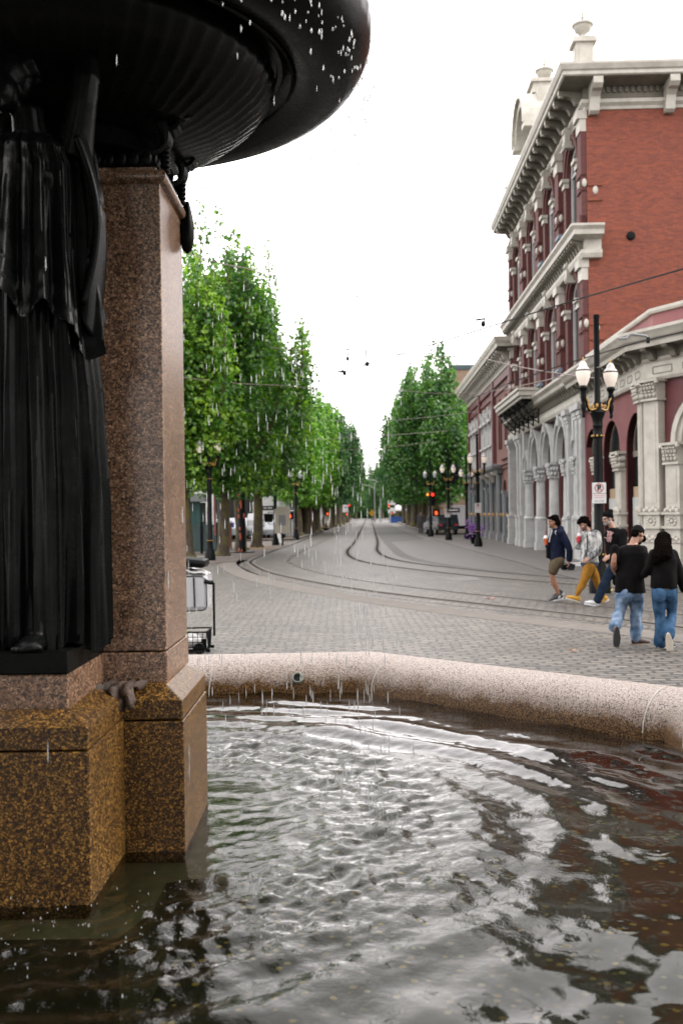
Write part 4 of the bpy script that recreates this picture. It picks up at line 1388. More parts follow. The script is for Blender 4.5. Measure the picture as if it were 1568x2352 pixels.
# floodlight tubes on the ledges
for (yy, zz) in ((2.6, 7.25), (6.9, 7.25), (2.2, 12.3), (6.2, 12.3)):
    q_ = MB(); q_.tube([(-.62, yy - .35, zz), (-.62, yy + .35, zz)], .09, 10); q_.box(-.64, -.6, yy - .02, yy + .02, zz - .2, zz)
    q_.build('ledge_floodlight', vmat('blue_grey_housing', (.1, .16, .22), (.16, .24, .3), 5, .5), hall)
fp = empty('flagpole', hall.matrix_basis @ Vector((6.5, 6, 17.6)), 'thin grey flagpole rising from the roof of the brick hall', 'flagpole')
q_ = MB(); q_.lathe([(.07, 0), (.05, 5.5), (.03, 9)], 10); q_.build('pole', vmat('grey_pole', (.3, .3, .3), (.4, .4, .4), 3, .5), fp, smooth=True)
q_ = MB(); q_.lathe([(.16, -.05), (.16, .05), (.09, .12)], 12); q_.build('pole_base', MAT['blackiron'], fp)

# ================================================================== one storey corner wing with the angled front
CS, CL = 28.0, 7.85
wing = empty('arcade_wing', T(CS, CL), 'single storey rose and cream arcade wing at the right edge with carved pilasters', 'building', rz=-SA)
WL = 8.25
MAT['parapet_pink'] = vmat('faded_rose_paint', (.30, .10, .105), (.36, .13, .13), 1.5, .7)
MAT['reveal'] = vmat('deep_maroon', (.03, .008, .009), (.045, .012, .012), 2, .8, spec=.1)  # shade inside the arches painted into a darker maroon
ang = math.atan2(.447, .894)              # second front runs towards the camera and to the right
rot2 = Matrix.Rotation(-(PI / 2 - (PI / 2 - ang)) + 0, 4, 'Z')
# local frame of the second front: its own y axis runs *back* from the far right to the corner
e2 = Vector((math.sin(ang + SA), -math.cos(ang + SA), 0))     # along the second front, in the wing's local axes
n2_ = Vector((e2.y, -e2.x, 0))                                 # outward (left-front)
if n2_.x > 0: n2_ = -n2_


def F2(mb):
    # maps (x: into wall, y: distance from the corner, z) onto the second front
    m = Matrix.Identity(4)
    m.col[0][:3] = (-n2_)[:]; m.col[1][:3] = e2[:]; m.col[2][:3] = (0, 0, 1)
    mb.m = m
    return mb


RW = 9.0
wA = [(1.55, 1.08), (4.5, 1.12), (7.3, 1.08)]
eA = [0, 3.05, 6.0, WL]
q_ = MB()
for (yc_, r_), a0, a1 in zip(wA, eA, eA[1:]):
    q_.arch_panel(a0, a1, 0, 5.4, yc_, r_, 3.6, 0, .0, .42, 'x', 16)
q_.build('street_wall', MAT['pink'], wing)
q_ = MB(); q_.box(.43, .5, .1, WL, 0, 5.4); q_.build('backing', MAT['dark_in'], wing)  # near-black board paints the shade behind the arches
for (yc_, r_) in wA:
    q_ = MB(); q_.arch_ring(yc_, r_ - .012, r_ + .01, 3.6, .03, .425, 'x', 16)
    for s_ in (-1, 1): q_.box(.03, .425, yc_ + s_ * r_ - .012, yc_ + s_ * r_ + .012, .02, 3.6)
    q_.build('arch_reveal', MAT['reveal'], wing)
q_ = F2(MB())
wB = [(2.35, 1.1), (5.6, 1.1)]
for (yc_, r_), a0, a1 in zip(wB, [0.02, 4.0], [4.0, 7.2]):
    q_.arch_panel(a0, a1, 0, 5.4, yc_, r_, 3.6, 0, .0, .75, 'x', 16)
q_.build('angled_wall', MAT['brick_trim'], wing)
corner_path = [(0, WL), (0, 0), tuple((e2 * RW)[:2])]
q_ = MB(); q_.sweep(corner_path, [(-.3, 5.38), (.12, 5.38), (.16, 5.46), (.16, 5.86), (.22, 5.92), (-.3, 5.92)]); ent = q_.build('frieze', MAT['white'], wing, fixn=True)
for k in range(9):
    y0 = .35 + k * .86
    q_ = MB()
    for zz in (5.55, 5.74): q_.box(-.166, -.155, y0 + .1, y0 + .5, zz - .014, zz + .014)
    for i in range(7):
        a0, a1 = PI / 2 - PI * i / 7, PI / 2 - PI * (i + 1) / 7
        pz = lambda a, r_: (y0 + .1 - r_ * math.cos(a), 5.645 + r_ * math.sin(a))
        q_.prism([pz(a0, .081), pz(a0, .109), pz(a1, .109), pz(a1, .081)], -.166, -.155, 'x')
    q_.box(-.166, -.155, y0 + .49, y0 + .52, 5.55, 5.74)
    q_.build('frieze_slot', MAT['soffit'], ent)
for k in range(6):
    y0 = .3 + k * 1.1
    q_ = F2(MB())
    for zz in (5.55, 5.74): q_.box(-.166, -.155, y0, y0 + .7, zz - .014, zz + .014)
    for y_ in (y0, y0 + .7): q_.box(-.166, -.155, y_ - .02, y_ + .02, 5.56, 5.73)
    q_.build('frieze_slot', MAT['soffit'], ent)
q_ = MB(); q_.sweep(corner_path, [(-.3, 5.92), (.18, 5.92), (.18, 6.22), (.66, 6.26), (.68, 6.22), (.70, 6.34), (.8, 6.42), (.86, 6.52), (.92, 6.60), (.92, 6.68), (-.3, 6.74)])
wc = q_.build('cornice', MAT['white'], wing, fixn=True)
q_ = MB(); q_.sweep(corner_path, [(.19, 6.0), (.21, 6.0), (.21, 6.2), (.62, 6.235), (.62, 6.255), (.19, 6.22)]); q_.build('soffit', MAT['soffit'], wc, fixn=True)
bm3 = console(.2, .46, .34).mesh('bracket'); bm3.materials.append(MAT['soffit'])
instances('bracket', bm3, None, wc, [((-.18, .25 + i * .66, 6.24), 0) for i in range(12)])
rz2 = math.atan2((-n2_).y, (-n2_).x)
instances('bracket', bm3, None, wc, [((e2 * (.4 + i * .8)) + n2_ * .18 + Vector((0, 0, 6.24)), rz2) for i in range(9)])
q_ = MB(); q_.sweep(corner_path, [(-.5, 6.5), (-.12, 6.5), (-.12, 7.28), (-.5, 7.28)]); q_.build('parapet', MAT['parapet_pink'], wing, fixn=True)
q_ = MB(); q_.sweep(corner_path, [(-.55, 7.28), (-.05, 7.28), (-.02, 7.34), (-.02, 7.42), (-.55, 7.45)]); q_.build('coping', MAT['white'], wing, fixn=True)
q_ = MB(); q_.prism([(0.3, WL - .02), (.35, .3), tuple((e2 * RW - n2_ * .5)[:2]), (20, (e2 * RW).y), (20, WL - .02)], 6.3, 6.45, 'z'); q_.build('roof', MAT['asphalt'], wing, fixn=True)


def carved_pilaster(mb, y0, y1, xo=-.16, ztop=3.6, cap=.55):
    mb.box(xo, .02, y0, y1, 1.75, ztop - cap)
    mb.box(xo - .03, .02, y0 - .03, y1 + .03, .9, 1.3); mb.box(xo - .07, .02, y0 - .07, y1 + .07, .02, .9); mb.box(xo - .03, .02, y0 - .03, y1 + .03, 1.3, 1.75)
    for zz in (1.3, 1.68, .92): mb.box(xo - .10, .02, y0 - .10, y1 + .10, zz, zz + .07)
    w = (y1 - y0)
    for k in range(5):
        yy = y0 + w * (k + .5) / 5
        mb.ell((xo - .06, yy, 1.78 + .05 * (k % 2)), (.06, w * .12, .08), n=8, k=6); mb.ell((xo - .08, yy, 1.0 + .05 * (k % 2)), (.06, w * .12, .07), n=8, k=6)
    for k in range(9):
        a = k * 2 * PI / 9
        mb.ell((xo - .04, (y0 + y1) / 2 + .13 * math.cos(a), 1.5 + .11 * math.sin(a)), (.04, .05, .05), n=8, k=5)
    mb.ell((xo - .05, (y0 + y1) / 2, 1.5), (.04, .06, .06), n=8, k=5)
    mb.box(xo - .012, xo, y0 + .1, y1 - .1, 2.0, ztop - cap - .15)


for (y0, y1) in ((2.72, 3.38), (5.7, 6.28)):
    q_ = MB(); carved_pilaster(q_, y0, y1); qo = q_.build('carved_pilaster', MAT['white'], wing, smooth=True, ang=35)
    q_ = MB(); capital_box(q_, -.2, .02, y0, y1, 3.05, 3.62, 4); q_.build('capital', MAT['white'], qo, smooth=True, ang=40)
    # deep jamb behind, seen inside the arch
    q_ = MB(); q_.box(.0, .40, y0 + .04, y1 - .04, .02, 3.05); q_.box(-.02, .41, y0 - .02, y1 + .02, 3.05, 3.6); q_.build('jamb', MAT['white'], qo)
# corner pilaster, wrapping both fronts
q_ = MB(); carved_pilaster(q_, -.0, .42, -.24, 5.38, .55); F2(q_); carved_pilaster(q_, .0, .55, -.24, 5.38, .55)
qo = q_.build('corner_pilaster', MAT['white'], wing, smooth=True, ang=35)
q_ = MB(); capital_box(q_, -.30, .02, .0, .45, 4.83, 5.40, 3); F2(q_); capital_box(q_, -.30, .02, .02, .58, 4.83, 5.40, 4); q_.build('capital', MAT['white'], qo, smooth=True, ang=40)
for (y0, y1) in ((.75, 1.25), (3.5, 4.2)):
    q_ = F2(MB()); carved_pilaster(q_, y0, y1, -.2); qo = q_.build('carved_pilaster', MAT['white'], wing, smooth=True, ang=35)
    q_ = F2(MB()); capital_box(q_, -.24, .02, y0, y1, 3.05, 3.62, 4); q_.build('capital', MAT['white'], qo, smooth=True, ang=40)
for (yc_, r_) in wB:
    q_ = F2(MB()); q_.arch_ring(yc_, r_, r_ + .14, 3.62, -.12, .05, 'x', 18); q_.arch_ring(yc_, r_ + .14, r_ + .3, 3.62, -.2, .05, 'x', 18); q_.arch_ring(yc_, r_ - .2, r_, 3.62, -.02, .3, 'x', 18)
    q_.box(-.05, .3, yc_ - r_ - .02, yc_ - r_ + .25, .02, 3.62); q_.box(-.05, .3, yc_ + r_ - .25, yc_ + r_ + .02, .02, 3.62)
    q_.build('archivolt', MAT['white'], wing)
    q_ = F2(MB()); q_.arch_fill(yc_, r_ + .02, 3.6, .02, .45, .5, 'x', 16); q_.build('arch_infill', MAT['white'], wing)
# windows set far back in the street arches
for i, (yc_, r_) in enumerate(wA):
    q_ = MB(); q_.box(.2, .3, yc_ - r_, yc_ + r_, 3.42, 3.6); q_.box(.22, .29, yc_ - .04, yc_ + .04, 2.2, 3.42); q_.box(.22, .29, yc_ + .5, yc_ + .56, 2.2, 3.42); q_.arch_ring(yc_, r_ - .1, r_ - .02, 3.6, .21, .29, 'x', 16)
    wo = q_.build('window', MAT['soffit'], wing)
    q_ = MB(); q_.arch_fill(yc_, r_ - .03, 3.6, 2.2, .255, .265, 'x', 16); q_.build('pane', MAT['glass'], wo)
    q_ = MB(); q_.box(.2, .28, yc_ - r_ + .02, yc_ + r_ - .02, 1.9, 2.52); q_.build('plywood_board', MAT['plywood'], wo)
    q_ = MB(); q_.box(.17, .25, yc_ - r_ + .02, yc_ + r_ - .02, .02, 2.2); q_.build('painted_board', MAT['board_white'], wo)

# ================================================================== two storey theatre front beyond
th = empty('theatre_front', T(55.5, nm_l), 'two storey rose brick theatre front beyond the hall, maroon pilasters above grey shopfronts', 'building', rz=-SA)
TL = 23.2
mar = [0.2, 7.9, 15.6, 23.0]
q_ = MB()
q_.box(.0, .5, 0, TL, 4.35, 10.2); q_.build('upper_wall', MAT['pink_brick'], th)
q_ = MB(); q_.box(.5, 12, 0.1, TL, 0, 10.6); q_.box(.0, 12, TL, TL + .3, 0, 10.6); q_.build('rear_block', MAT['brick'], th)
for m_ in mar:
    q_ = MB(); q_.box(-.22, .02, m_ - .34, m_ + .34, 4.4, 10.0); q_.build('maroon_pilaster', MAT['brick_trim'], th)
q_ = MB(); 
for a0, a1 in zip(mar, mar[1:]):
    q_.box(-.10, .01, a0 + .34, a1 - .34, 9.0, 9.22); q_.box(-.14, .01, a0 + .34, a1 - .34, 9.55, 10.0)
q_.build('maroon_band', MAT['brick_trim'], th)
path_t = [(0, TL + .2), (0, -.05), (.5, -.05)]
q_ = MB(); q_.sweep(path_t, [(-.1, 10.0), (.2, 10.0), (.24, 10.14), (.3, 10.2), (.3, 10.7), (.95, 10.85), (.98, 10.82), (1.02, 10.98), (1.1, 11.1), (1.16, 11.28), (1.16, 11.34), (-.1, 11.4)])
tc_ = q_.build('cornice', MAT['white'], th, fixn=True)
q_ = MB(); q_.sweep(path_t, [(.305, 10.24), (.33, 10.24), (.33, 10.68), (.9, 10.80), (.9, 10.835), (.305, 10.7)]); q_.build('soffit', MAT['soffit'], tc_, fixn=True)
bm4 = console(.26, .6, .55).mesh('bracket'); bm4.materials.append(MAT['white'])
instances('bracket', bm4, None, tc_, [((-.3, .3 + i * .93, 10.8), 0) for i in range(25)])
for yc_ in (2.6, 5.4):
    q_ = MB(); q_.arch_ring(yc_, .36, .55, 8.1, -.09, .02, 'x', 12); q_.box(-.09, .02, yc_ - .55, yc_ - .36, 5.6, 8.1); q_.box(-.09, .02, yc_ + .36, yc_ + .55, 5.6, 8.1)
    wo = q_.build('window', MAT['brick_front'], th)
    q_ = MB(); q_.arch_fill(yc_, .36, 8.1, 5.6, -.03, -.02, 'x', 12); q_.build('pane', MAT['glass'], wo)
for yc_ in (9.5, 11.75, 14.0, 17.2, 19.3, 21.4):
    q_ = MB(); q_.box(-.16, .02, yc_ - .72, yc_ - .5, 4.5, 7.7); q_.box(-.16, .02, yc_ + .5, yc_ + .72, 4.5, 7.7)
    q_.arch_ring(yc_, .5, .74, 7.7, -.24, .02, 'x', 12); q_.box(-.3, .02, yc_ - .8, yc_ + .8, 7.62, 7.78); q_.box(-.26, .02, yc_ - .85, yc_ + .85, 6.0, 6.12)
    q_.prism([(yc_ - .12, 8.1), (yc_ + .12, 8.1), (yc_ + .18, 8.6), (yc_ - .18, 8.6)], -.32, .02, 'x')
    wo = q_.build('window', MAT['white_cold'], th)
    q_ = MB(); q_.arch_fill(yc_, .5, 7.7, 4.6, -.05, -.04, 'x', 12); q_.build('pane', MAT['glass'], wo)
    q_ = MB(); q_.box(-.07, -.055, yc_ - .5, yc_ + .5, 5.1, 7.2); q_.build('shutter', MAT['white_cold'], wo)
# ground floor: plain grey end piece with two brick arches, then shopfronts with green-lined piers
q_ = MB()
q_.arch_panel(0, 2.6, 0, 4.35, 1.3, .75, 2.95, 0, .0, .4, 'x', 12); q_.arch_panel(2.6, 5.2, 0, 4.35, 3.9, .75, 2.95, 0, .0, .4, 'x', 12)
q_.build('brick_arcade', MAT['pink_brick'], th)
q_ = MB(); q_.box(-.1, .02, 0, 5.2, 4.35, 4.55); q_.box(-.2, .02, 0, 5.2, 4.55, 4.68); q_.box(-.14, .02, .3, 4.9, 4.9, 5.3); q_.build('brick_band', MAT['pink_brick'], th)
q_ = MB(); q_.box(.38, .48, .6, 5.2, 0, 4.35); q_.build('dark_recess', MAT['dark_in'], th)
q_ = MB(); q_.box(-.04, .1, 3.2, 4.62, .02, 2.9); q_.box(-.08, .12, 3.1, 4.7, .02, .35); q_.build('grey_panel', MAT['grey'], th)
for yy, hz in ((2.55, 3.0), (5.35, 4.4), (9.0, 4.4), (11.4, 3.4), (14.1, 4.4), (17.2, 4.4), (20, 3.4), (22.7, 4.4)):
    q_ = MB(); q_.box(-.3, .12, yy - .24, yy + .24, .35, hz - .14); q_.box(-.36, .14, yy - .31, yy + .31, .02, .4); q_.box(-.37, .14, yy - .3, yy + .3, hz - .14, hz)
    po = q_.build('pier', MAT['grey'], th)
    q_ = MB()
    for z0, z1 in ((.55, 1.45), (1.75, hz - .35)): q_.box(-.308, -.298, yy - .06, yy + .06, z0, z1); q_.box(-.15, -.05, yy - .248, yy - .238, z0, z1)
    q_.build('pier_inlay', MAT['teal_line'], po)
    q_ = MB(); q_.ell((-.31, yy, 1.6), (.05, .1, .1), n=10, k=6); q_.ell((-.1, yy - .25, 1.6), (.1, .04, .1), n=10, k=6); q_.build('pier_boss', MAT['gold'], po, smooth=True)
q_ = MB(); q_.sweep([(0, TL), (0, 5.1), (.5, 5.1)], [(-.1, 4.15), (.34, 4.15), (.4, 4.3), (.62, 4.4), (.7, 4.55), (.7, 4.65), (-.1, 4.7)]); sc_ = q_.build('shop_cornice', MAT['grey'], th, fixn=True)
instances('bracket', bm4, None, sc_, [((-.02, 5.4 + i * 3.15, 4.2), 0) for i in range(6)])
q_ = MB(); q_.box(.3, .36, 5.3, TL, .5, 4.2); q_.build('shop_glass', MAT['glass'], th)
q_ = MB(); q_.box(.2, .4, 5.5, TL, .02, .5); q_.build('stall_riser', MAT['white_cold'], th)
q_ = MB(); q_.box(.25, .29, 5.5, TL, 2.75, 2.85); q_.box(.25, .29, 7.2, 7.3, .5, 4.2); q_.box(.25, .29, 12.7, 12.8, .5, 4.2); q_.build('shop_bar', MAT['white_cold'], th)
for y0, y1 in ((5.75, 7.1), (7.35, 8.7), (9.4, 11.0), (14.5, 16.6)):
    po = empty('window_poster', th.matrix_basis @ Vector((.24, y0, .62)), {5.75: 'orange poster nearest the grey pier in the theatre shop window', 7.35: 'orange and red poster second from the grey pier in the theatre shop window', 9.4: 'orange poster beyond the second pier of the theatre shopfront', 14.5: 'farthest orange poster in the theatre shop windows'}[y0], 'poster', rz=-SA, group='orange posters in the shop windows')
    q_ = MB(); q_.box(0, .015, 0, y1 - y0, 0, 2.0); q_.build('sheet', MAT['posterorange'], po)
    q_ = MB(); 
    for k in range(5): q_.tube([(-.006, (y1 - y0) * .5 + .3 * math.sin(k * 2.1), .15 + .3 * k), (-.006, (y1 - y0) * .5 + .25 * math.sin(k * 2.1 + 1), .4 + .3 * k), (-.006, (y1 - y0) * .5 + .3 * math.sin(k * 2.1 + 2), .6 + .27 * k)], .03, 5)
    q_.build('figure', MAT['teal_line'], po)

# ================================================================== other buildings
tb = empty('tan_brick_building', (15.5, 101, 0), 'tall tan brick building with a dark flat roof edge behind the right-hand trees', 'building')
q_ = MB(); q_.box(-4.2, 24, 0, 30, 0, 16.2); q_.build('wall', MAT['tan_brick'], tb)
q_ = MB(); q_.box(-4.3, 24.1, -.1, 30.1, 16.2, 16.7); q_.build('roof_edge', vmat('dark_flashing', (.02, .05, .06), (.03, .07, .08), 2, .5), tb)
q_ = MB()
for zz in (5.2, 8.6, 12.1): q_.box(-4.23, 24, -.03, 0, zz, zz + .25)
q_.build('string_course', vmat('tan_stone', (.4, .3, .22), (.48, .37, .28), 2, .8), tb)
wbld = empty('white_painted_building', (P(473, 1200, 80).x, 80, 0), 'white painted brick building behind the left-hand trees, above the car park', 'building')
x1 = P(660, 1200, 80).x - P(473, 1200, 80).x
q_ = MB(); q_.box(-30, x1, 0, 18, 1.25, 8.2); q_.box(-30, x1, 3, 18, -.2, 1.3); q_.build('wall', MAT['white_brick'], wbld)
q_ = MB(); q_.box(-30, x1 + .02, -.04, 0, 3.95, 4.25); q_.build('grey_band', vmat('grey_band', (.33, .33, .33), (.4, .4, .4), 2, .8), wbld)
q_ = MB(); q_.arch_fill(2.2, 1.55, 2.6, 1.5, -.05, .03, 'y', 16, rz=1.0); q_.build('arched_window', MAT['dark_in'], wbld)
q_ = MB(); q_.box(.3, 4.1, -.1, .02, 1.32, 1.5); q_.build('window_sill', MAT['board_white'], wbld)
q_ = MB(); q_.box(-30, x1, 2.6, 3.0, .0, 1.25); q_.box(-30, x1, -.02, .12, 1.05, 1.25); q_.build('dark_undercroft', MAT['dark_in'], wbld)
rb = empty('old_brick_house', (P(659, 1200, 84).x, 84, 0), 'narrow dark red brick house with quoins between the white building and the trees', 'building')
q_ = MB(); q_.box(0, 2.0, 0, 5, 0, 7.6); q_.build('wall', MAT['brick_front'], rb)
q_ = MB()
for k in range(16): q_.box(-.05, .55 + .3 * (k % 2), -.06, 0, .2 + k * .45, .2 + k * .45 + .36)
q_.build('quoin_stones', vmat('red_stone', (.2, .06, .05), (.28, .09, .075), 2, .8), rb)
q_ = MB(); q_.prism([(-.2, 7.6), (2.2, 7.6), (1, 8.4)], -.3, 5.2, 'y'); q_.build('roof', vmat('brown_roof', (.06, .03, .02), (.09, .05, .035), 3, .8), rb)
q_ = MB()
for k in range(9): q_.box(-1.3 + k * .22, -1.15 + k * .22, -3, -2.95, 0, 2.7)
o = q_.build('white_slat_fence', MAT['board_white']); o.location = (P(678, 1215, 84).x, 80, .13); tag(o, 'tall white slatted fence beside the dark brick house', 'fence')
# distant blocks that close the street
for i, (s_, l0, l1, h, lab) in enumerate(((330, -60, -22, 20, 'pale far building at the left end of the street'), (345, -20, -7, 26, 'pale narrow tower seen through the gap at the end of the street'), (330, 14, 60, 22, 'pale far building at the right end of the street'), (175, 9, 30, 13, 'grey building behind the far right trees'), (185, -36, -9, 12, 'grey building behind the far left trees'))):
    b_ = empty('far_building', T(s_, l0), lab, 'building', rz=-SA)
    q_ = MB(); q_.box(0, l1 - l0, 0, 16, 0, h); q_.build('wall', MAT['far_wall'], b_)
    q_ = MB(); nx = int((l1 - l0) / 3)
    for a in range(nx):
        for c_ in range(int(h / 3.4)):
            q_.box(.9 + a * 3, 2.4 + a * 3, -.05, 0, 1.2 + c_ * 3.4, 2.9 + c_ * 3.4)
    wo = q_.build('window_band', MAT['glass'], b_); wo['kind'] = 'stuff'
# ================================================================== trees
def tree_meshes(seed, h, base, rad, nleaf, leaf, leafm, trunk_r=.28, lean=0.0, spire=1.0):
    # h height, base = height of the crown's underside, rad = crown radius
    rng = random.Random(seed); rn = np.random.RandomState(seed)
    tr = MB()
    pts = [Vector((lean * (z / h) ** 1.3 * 2 + .08 * math.sin(z * .8 + seed), .08 * math.cos(z * .9 + seed), z)) for z in np.linspace(0, h * .8, 14)]
    rr = [trunk_r * (1.55 if i == 0 else 1.0) * (1 - .85 * i / 13) + .02 for i in range(14)]
    pts.insert(1, Vector((0, 0, .25))); rr.insert(1, trunk_r * 1.12)
    tr.tube(pts, rr, 12)
    limbs = []
    nl = 26
    for k in range(nl):
        f = k / nl
        z0 = base * .9 + (h * .55 - base * .9) * f ** 1.2
        a = k * 2.399 + rng.uniform(-.4, .4)
        tall = (k % 3 == 0)
        ztop = h * rng.uniform(.84, 1.0) if tall and f > .2 else z0 + (h - z0) * rng.uniform(.34, .82)
        wd = .48 + .52 * math.sin(PI * min(1, .12 + .95 * (.5 * z0 + .5 * ztop) / h))
        out = rad * wd * rng.uniform(.35, 1.0) * (.72 if tall else 1.0)
        p0 = Vector((lean * (z0 / h) ** 1.3 * 2, 0, z0))
        ca, sa = math.cos(a) * out, math.sin(a) * out
        H_ = ztop - z0
        sp_ = spline([p0, p0 + Vector((ca * .6, sa * .6, H_ * .16)), p0 + Vector((ca * .92, sa * .92, H_ * .45)), p0 + Vector((ca * 1.0, sa * 1.0, H_ * .75)), p0 + Vector((ca * .96, sa * .96, H_))], 4)
        tr.tube(sp_, [trunk_r * .32 * (1 - .9 * i / (len(sp_) - 1)) + .012 for i in range(len(sp_))], 6)
        limbs.append(sp_)
    limbs.append([p for p in pts if p.z > base] + [Vector((lean * 2, 0, h * .93)), Vector((lean * 2, 0, h * .98))])
    C_, S_ = [], []
    for sp_ in limbs:
        L = len(sp_)
        for i, p in enumerate(sp_):
            t = i / (L - 1)
            if t < .12 or p.z < base * .96: continue
            for _ in range(3):
                s_ = rng.uniform(.5, .82) * (1.0 - .72 * t ** 2.2) * rad / 2.5
                off = Vector((rng.gauss(0, .26), rng.gauss(0, .26), rng.gauss(0, .35))) * rad / 2.5 * (1 - .7 * t)
                C_.append(p + off); S_.append(s_)
    C_ = np.array([tuple(c) for c in C_]); S_ = np.array(S_)
    w = S_ ** 2; w /= w.sum()
    idx = rn.choice(len(C_), nleaf, p=w)
    d = rn.normal(size=(nleaf, 3)); d /= np.linalg.norm(d, axis=1)[:, None]
    rad_ = rn.uniform(.35, 1.0, nleaf) ** .5
    pos = C_[idx] + d * (rad_ * S_[idx])[:, None] * np.array([1, 1, 1.45])
    keep = pos[:, 2] > base * .9 - rn.uniform(0, .5, nleaf)
    pos = pos[keep]; d = d[keep]; n = len(pos)
    nrm = d * .7 + rn.normal(size=(n, 3)) * .65 + np.array([0, 0, .35]); nrm /= np.linalg.norm(nrm, axis=1)[:, None]
    up = rn.normal(size=(n, 3)) * .6 + np.array([0, 0, -1.0])
    a = np.cross(nrm, up); a /= np.linalg.norm(a, axis=1)[:, None] + 1e-9
    b = np.cross(a, nrm)
    sz = leaf * rn.uniform(.6, 1.25, n)[:, None]
    fold_ = nrm * sz * .22
    v0 = pos - b * sz * .1; v1 = pos + a * sz * .5 + b * sz * .45 + fold_; v2 = pos + b * sz * 1.15; v3 = pos - a * sz * .5 + b * sz * .45 + fold_
    V_ = np.stack([v0, v1, v2, v3], 1).reshape(-1, 3).astype('f')
    me = bpy.data.meshes.new('crown')
    me.vertices.add(4 * n); me.vertices.foreach_set('co', V_.ravel())
    me.loops.add(4 * n); me.loops.foreach_set('vertex_index', np.arange(4 * n, dtype='i'))
    me.polygons.add(n); me.polygons.foreach_set('loop_start', np.arange(0, 4 * n, 4, dtype='i'))
    me.update(calc_edges=True)
    me.materials.append(leafm)
    tm = tr.mesh('trunk', True, 60); tm.materials.append(MAT['bark'])
    return tm, me


TM = {
    'a': tree_meshes(3, 13.4, 3.3, 2.3, 28000, .17, MAT['leaf'], .26),
    'b': tree_meshes(8, 15.4, 3.1, 2.7, 38000, .17, MAT['leaf'], .25),
    'c': tree_meshes(12, 15.8, 3.5, 2.8, 38000, .17, MAT['leaf'], .27, .15),
    'g': tree_meshes(45, 14.6, 3.5, 3.4, 38000, .17, MAT['leaf'], .27, .25),
    'd': tree_meshes(21, 12.6, 3.0, 2.5, 20000, .23, MAT['leaf_bright'], .27),
    'e': tree_meshes(27, 13.0, 3.0, 2.8, 20000, .24, MAT['leaf_dark'], .28),
    'f': tree_meshes(33, 16.2, 3.2, 3.7, 30000, .24, MAT['leaf_dark'], .32),
}


def tree(kind, loc, label, group=None, rz=0.0, s=1.0, sz=1.0):
    t = empty('street_tree', loc, label, 'tree', rz, group)
    t.scale = (s, s, s * sz)
    for nm, me in zip(('trunk', 'crown'), TM[kind]):
        link(bpy.data.objects.new(nm, me), t)
    return t


GL = 'street trees along the left side'
GR = 'street trees along the right side'
tree('a', G(431, 1287), 'mossy trunked green tree right behind the fountain pier', GL, .3)
tree('b', G(513, 1279), 'tall leafy tree with a forked mossy trunk just right of the first black lamp post', GL, 2.2)
tree('c', G(553, 1268), 'leafy green tree whose trunk stands against the black post with orange marks', GL, 4.1, .98)
tree('g', G(590, 1259), 'leafy green tree with a stout grey trunk at the end of the near left clump', GL, 1.0, 1.0, 1.0)
for i, (s_, l_, k, rz, s, lab) in enumerate([
        (77, -5.5, 'd', .4, .98, 'bright light green tree beside the unlit twin lamp at the left kerb'),
        (83, -5.3, 'd', 1.9, 1.0, 'second light green tree along the left kerb beyond the crossing'),
        (89, -5.1, 'd', 3.0, 1.03, 'light green tree third along the left kerb beyond the crossing'),
        (97, -5.0, 'e', 4.2, 1.05, 'green tree fourth along the left kerb beyond the crossing'),
        (107, -4.8, 'd', 5.0, 1.05, 'green tree fifth along the left kerb, near the blue bin'),
        (119, -4.5, 'e', .8, 1.15, 'dark green tree sixth along the left kerb'),
        (135, -4.3, 'e', 2.4, 1.22, 'dark green tree seventh along the left kerb'),
        (156, -4.2, 'e', 3.3, 1.28, 'dark green tree eighth along the left kerb, small with distance'),
        (186, -4.2, 'e', 1.3, 1.3, 'ninth and farthest dark tree of the left kerb row')]):
    tree(k, T(s_, l_, .13), lab, GL, rz, s)
for i, (s_, l_, k, rz, s, lab) in enumerate([
        (84.5, 5.6, 'f', .2, 1.0, 'tall dark green tree standing at the right kerb corner beside the red signal'),
        (89, 9.5, 'd', 2.0, 1.08, 'broad green tree right of the corner tree, in front of the tan building'),
        (93, 5.3, 'f', 4.0, 1.0, 'tall dark tree second along the right kerb'),
        (103, 5.2, 'f', 1.1, 1.03, 'tall dark tree third along the right kerb'),
        (116, 5.3, 'e', 2.7, 1.3, 'dark tree fourth along the right kerb behind the silver car'),
        (132, 5.3, 'e', 3.9, 1.32, 'dark tree fifth along the right kerb'),
        (152, 5.3, 'e', 5.2, 1.32, 'dark tree sixth along the right kerb, small with distance'),
        (180, 5.2, 'e', .5, 1.3, 'seventh and farthest dark tree of the right kerb row')]):
    tree(k, T(s_, l_, .13), lab, GR, rz, s)
for i, (s_, l_, k, s, lab) in enumerate([(255, -14, 'f', 1.0, 'distant tree left of the street end'), (250, -5, 'f', .85, 'distant dark tree just left of the far lamp posts'), (275, 1.5, 'f', 1.0, 'small distant tree closing the street behind the far lamp posts'), (255, 7, 'f', .85, 'distant tree right of the far lamp posts'), (250, 17, 'f', 1.0, 'distant tree far right at the street end')]):
    tree(k, T(s_, l_, .0), lab, 'distant trees closing the street', i * 1.3, s)
for i, (s_, l_, s) in enumerate([(222, -9.5, 1.0), (228, 11, 1.05), (236, 1.0, .62), (300, 4, 1.1), (300, -4, 1.15)]):
    tree('f', T(s_, l_), ['far dark tree left of the street end, before the grey street lights', 'far dark tree right of the street end behind the tent', 'small rounded far tree behind the grey street lights', 'faint tree beyond the street end, right of centre', 'faint tree beyond the street end, left of centre'][i], 'distant trees closing the street', i * 1.7, s)
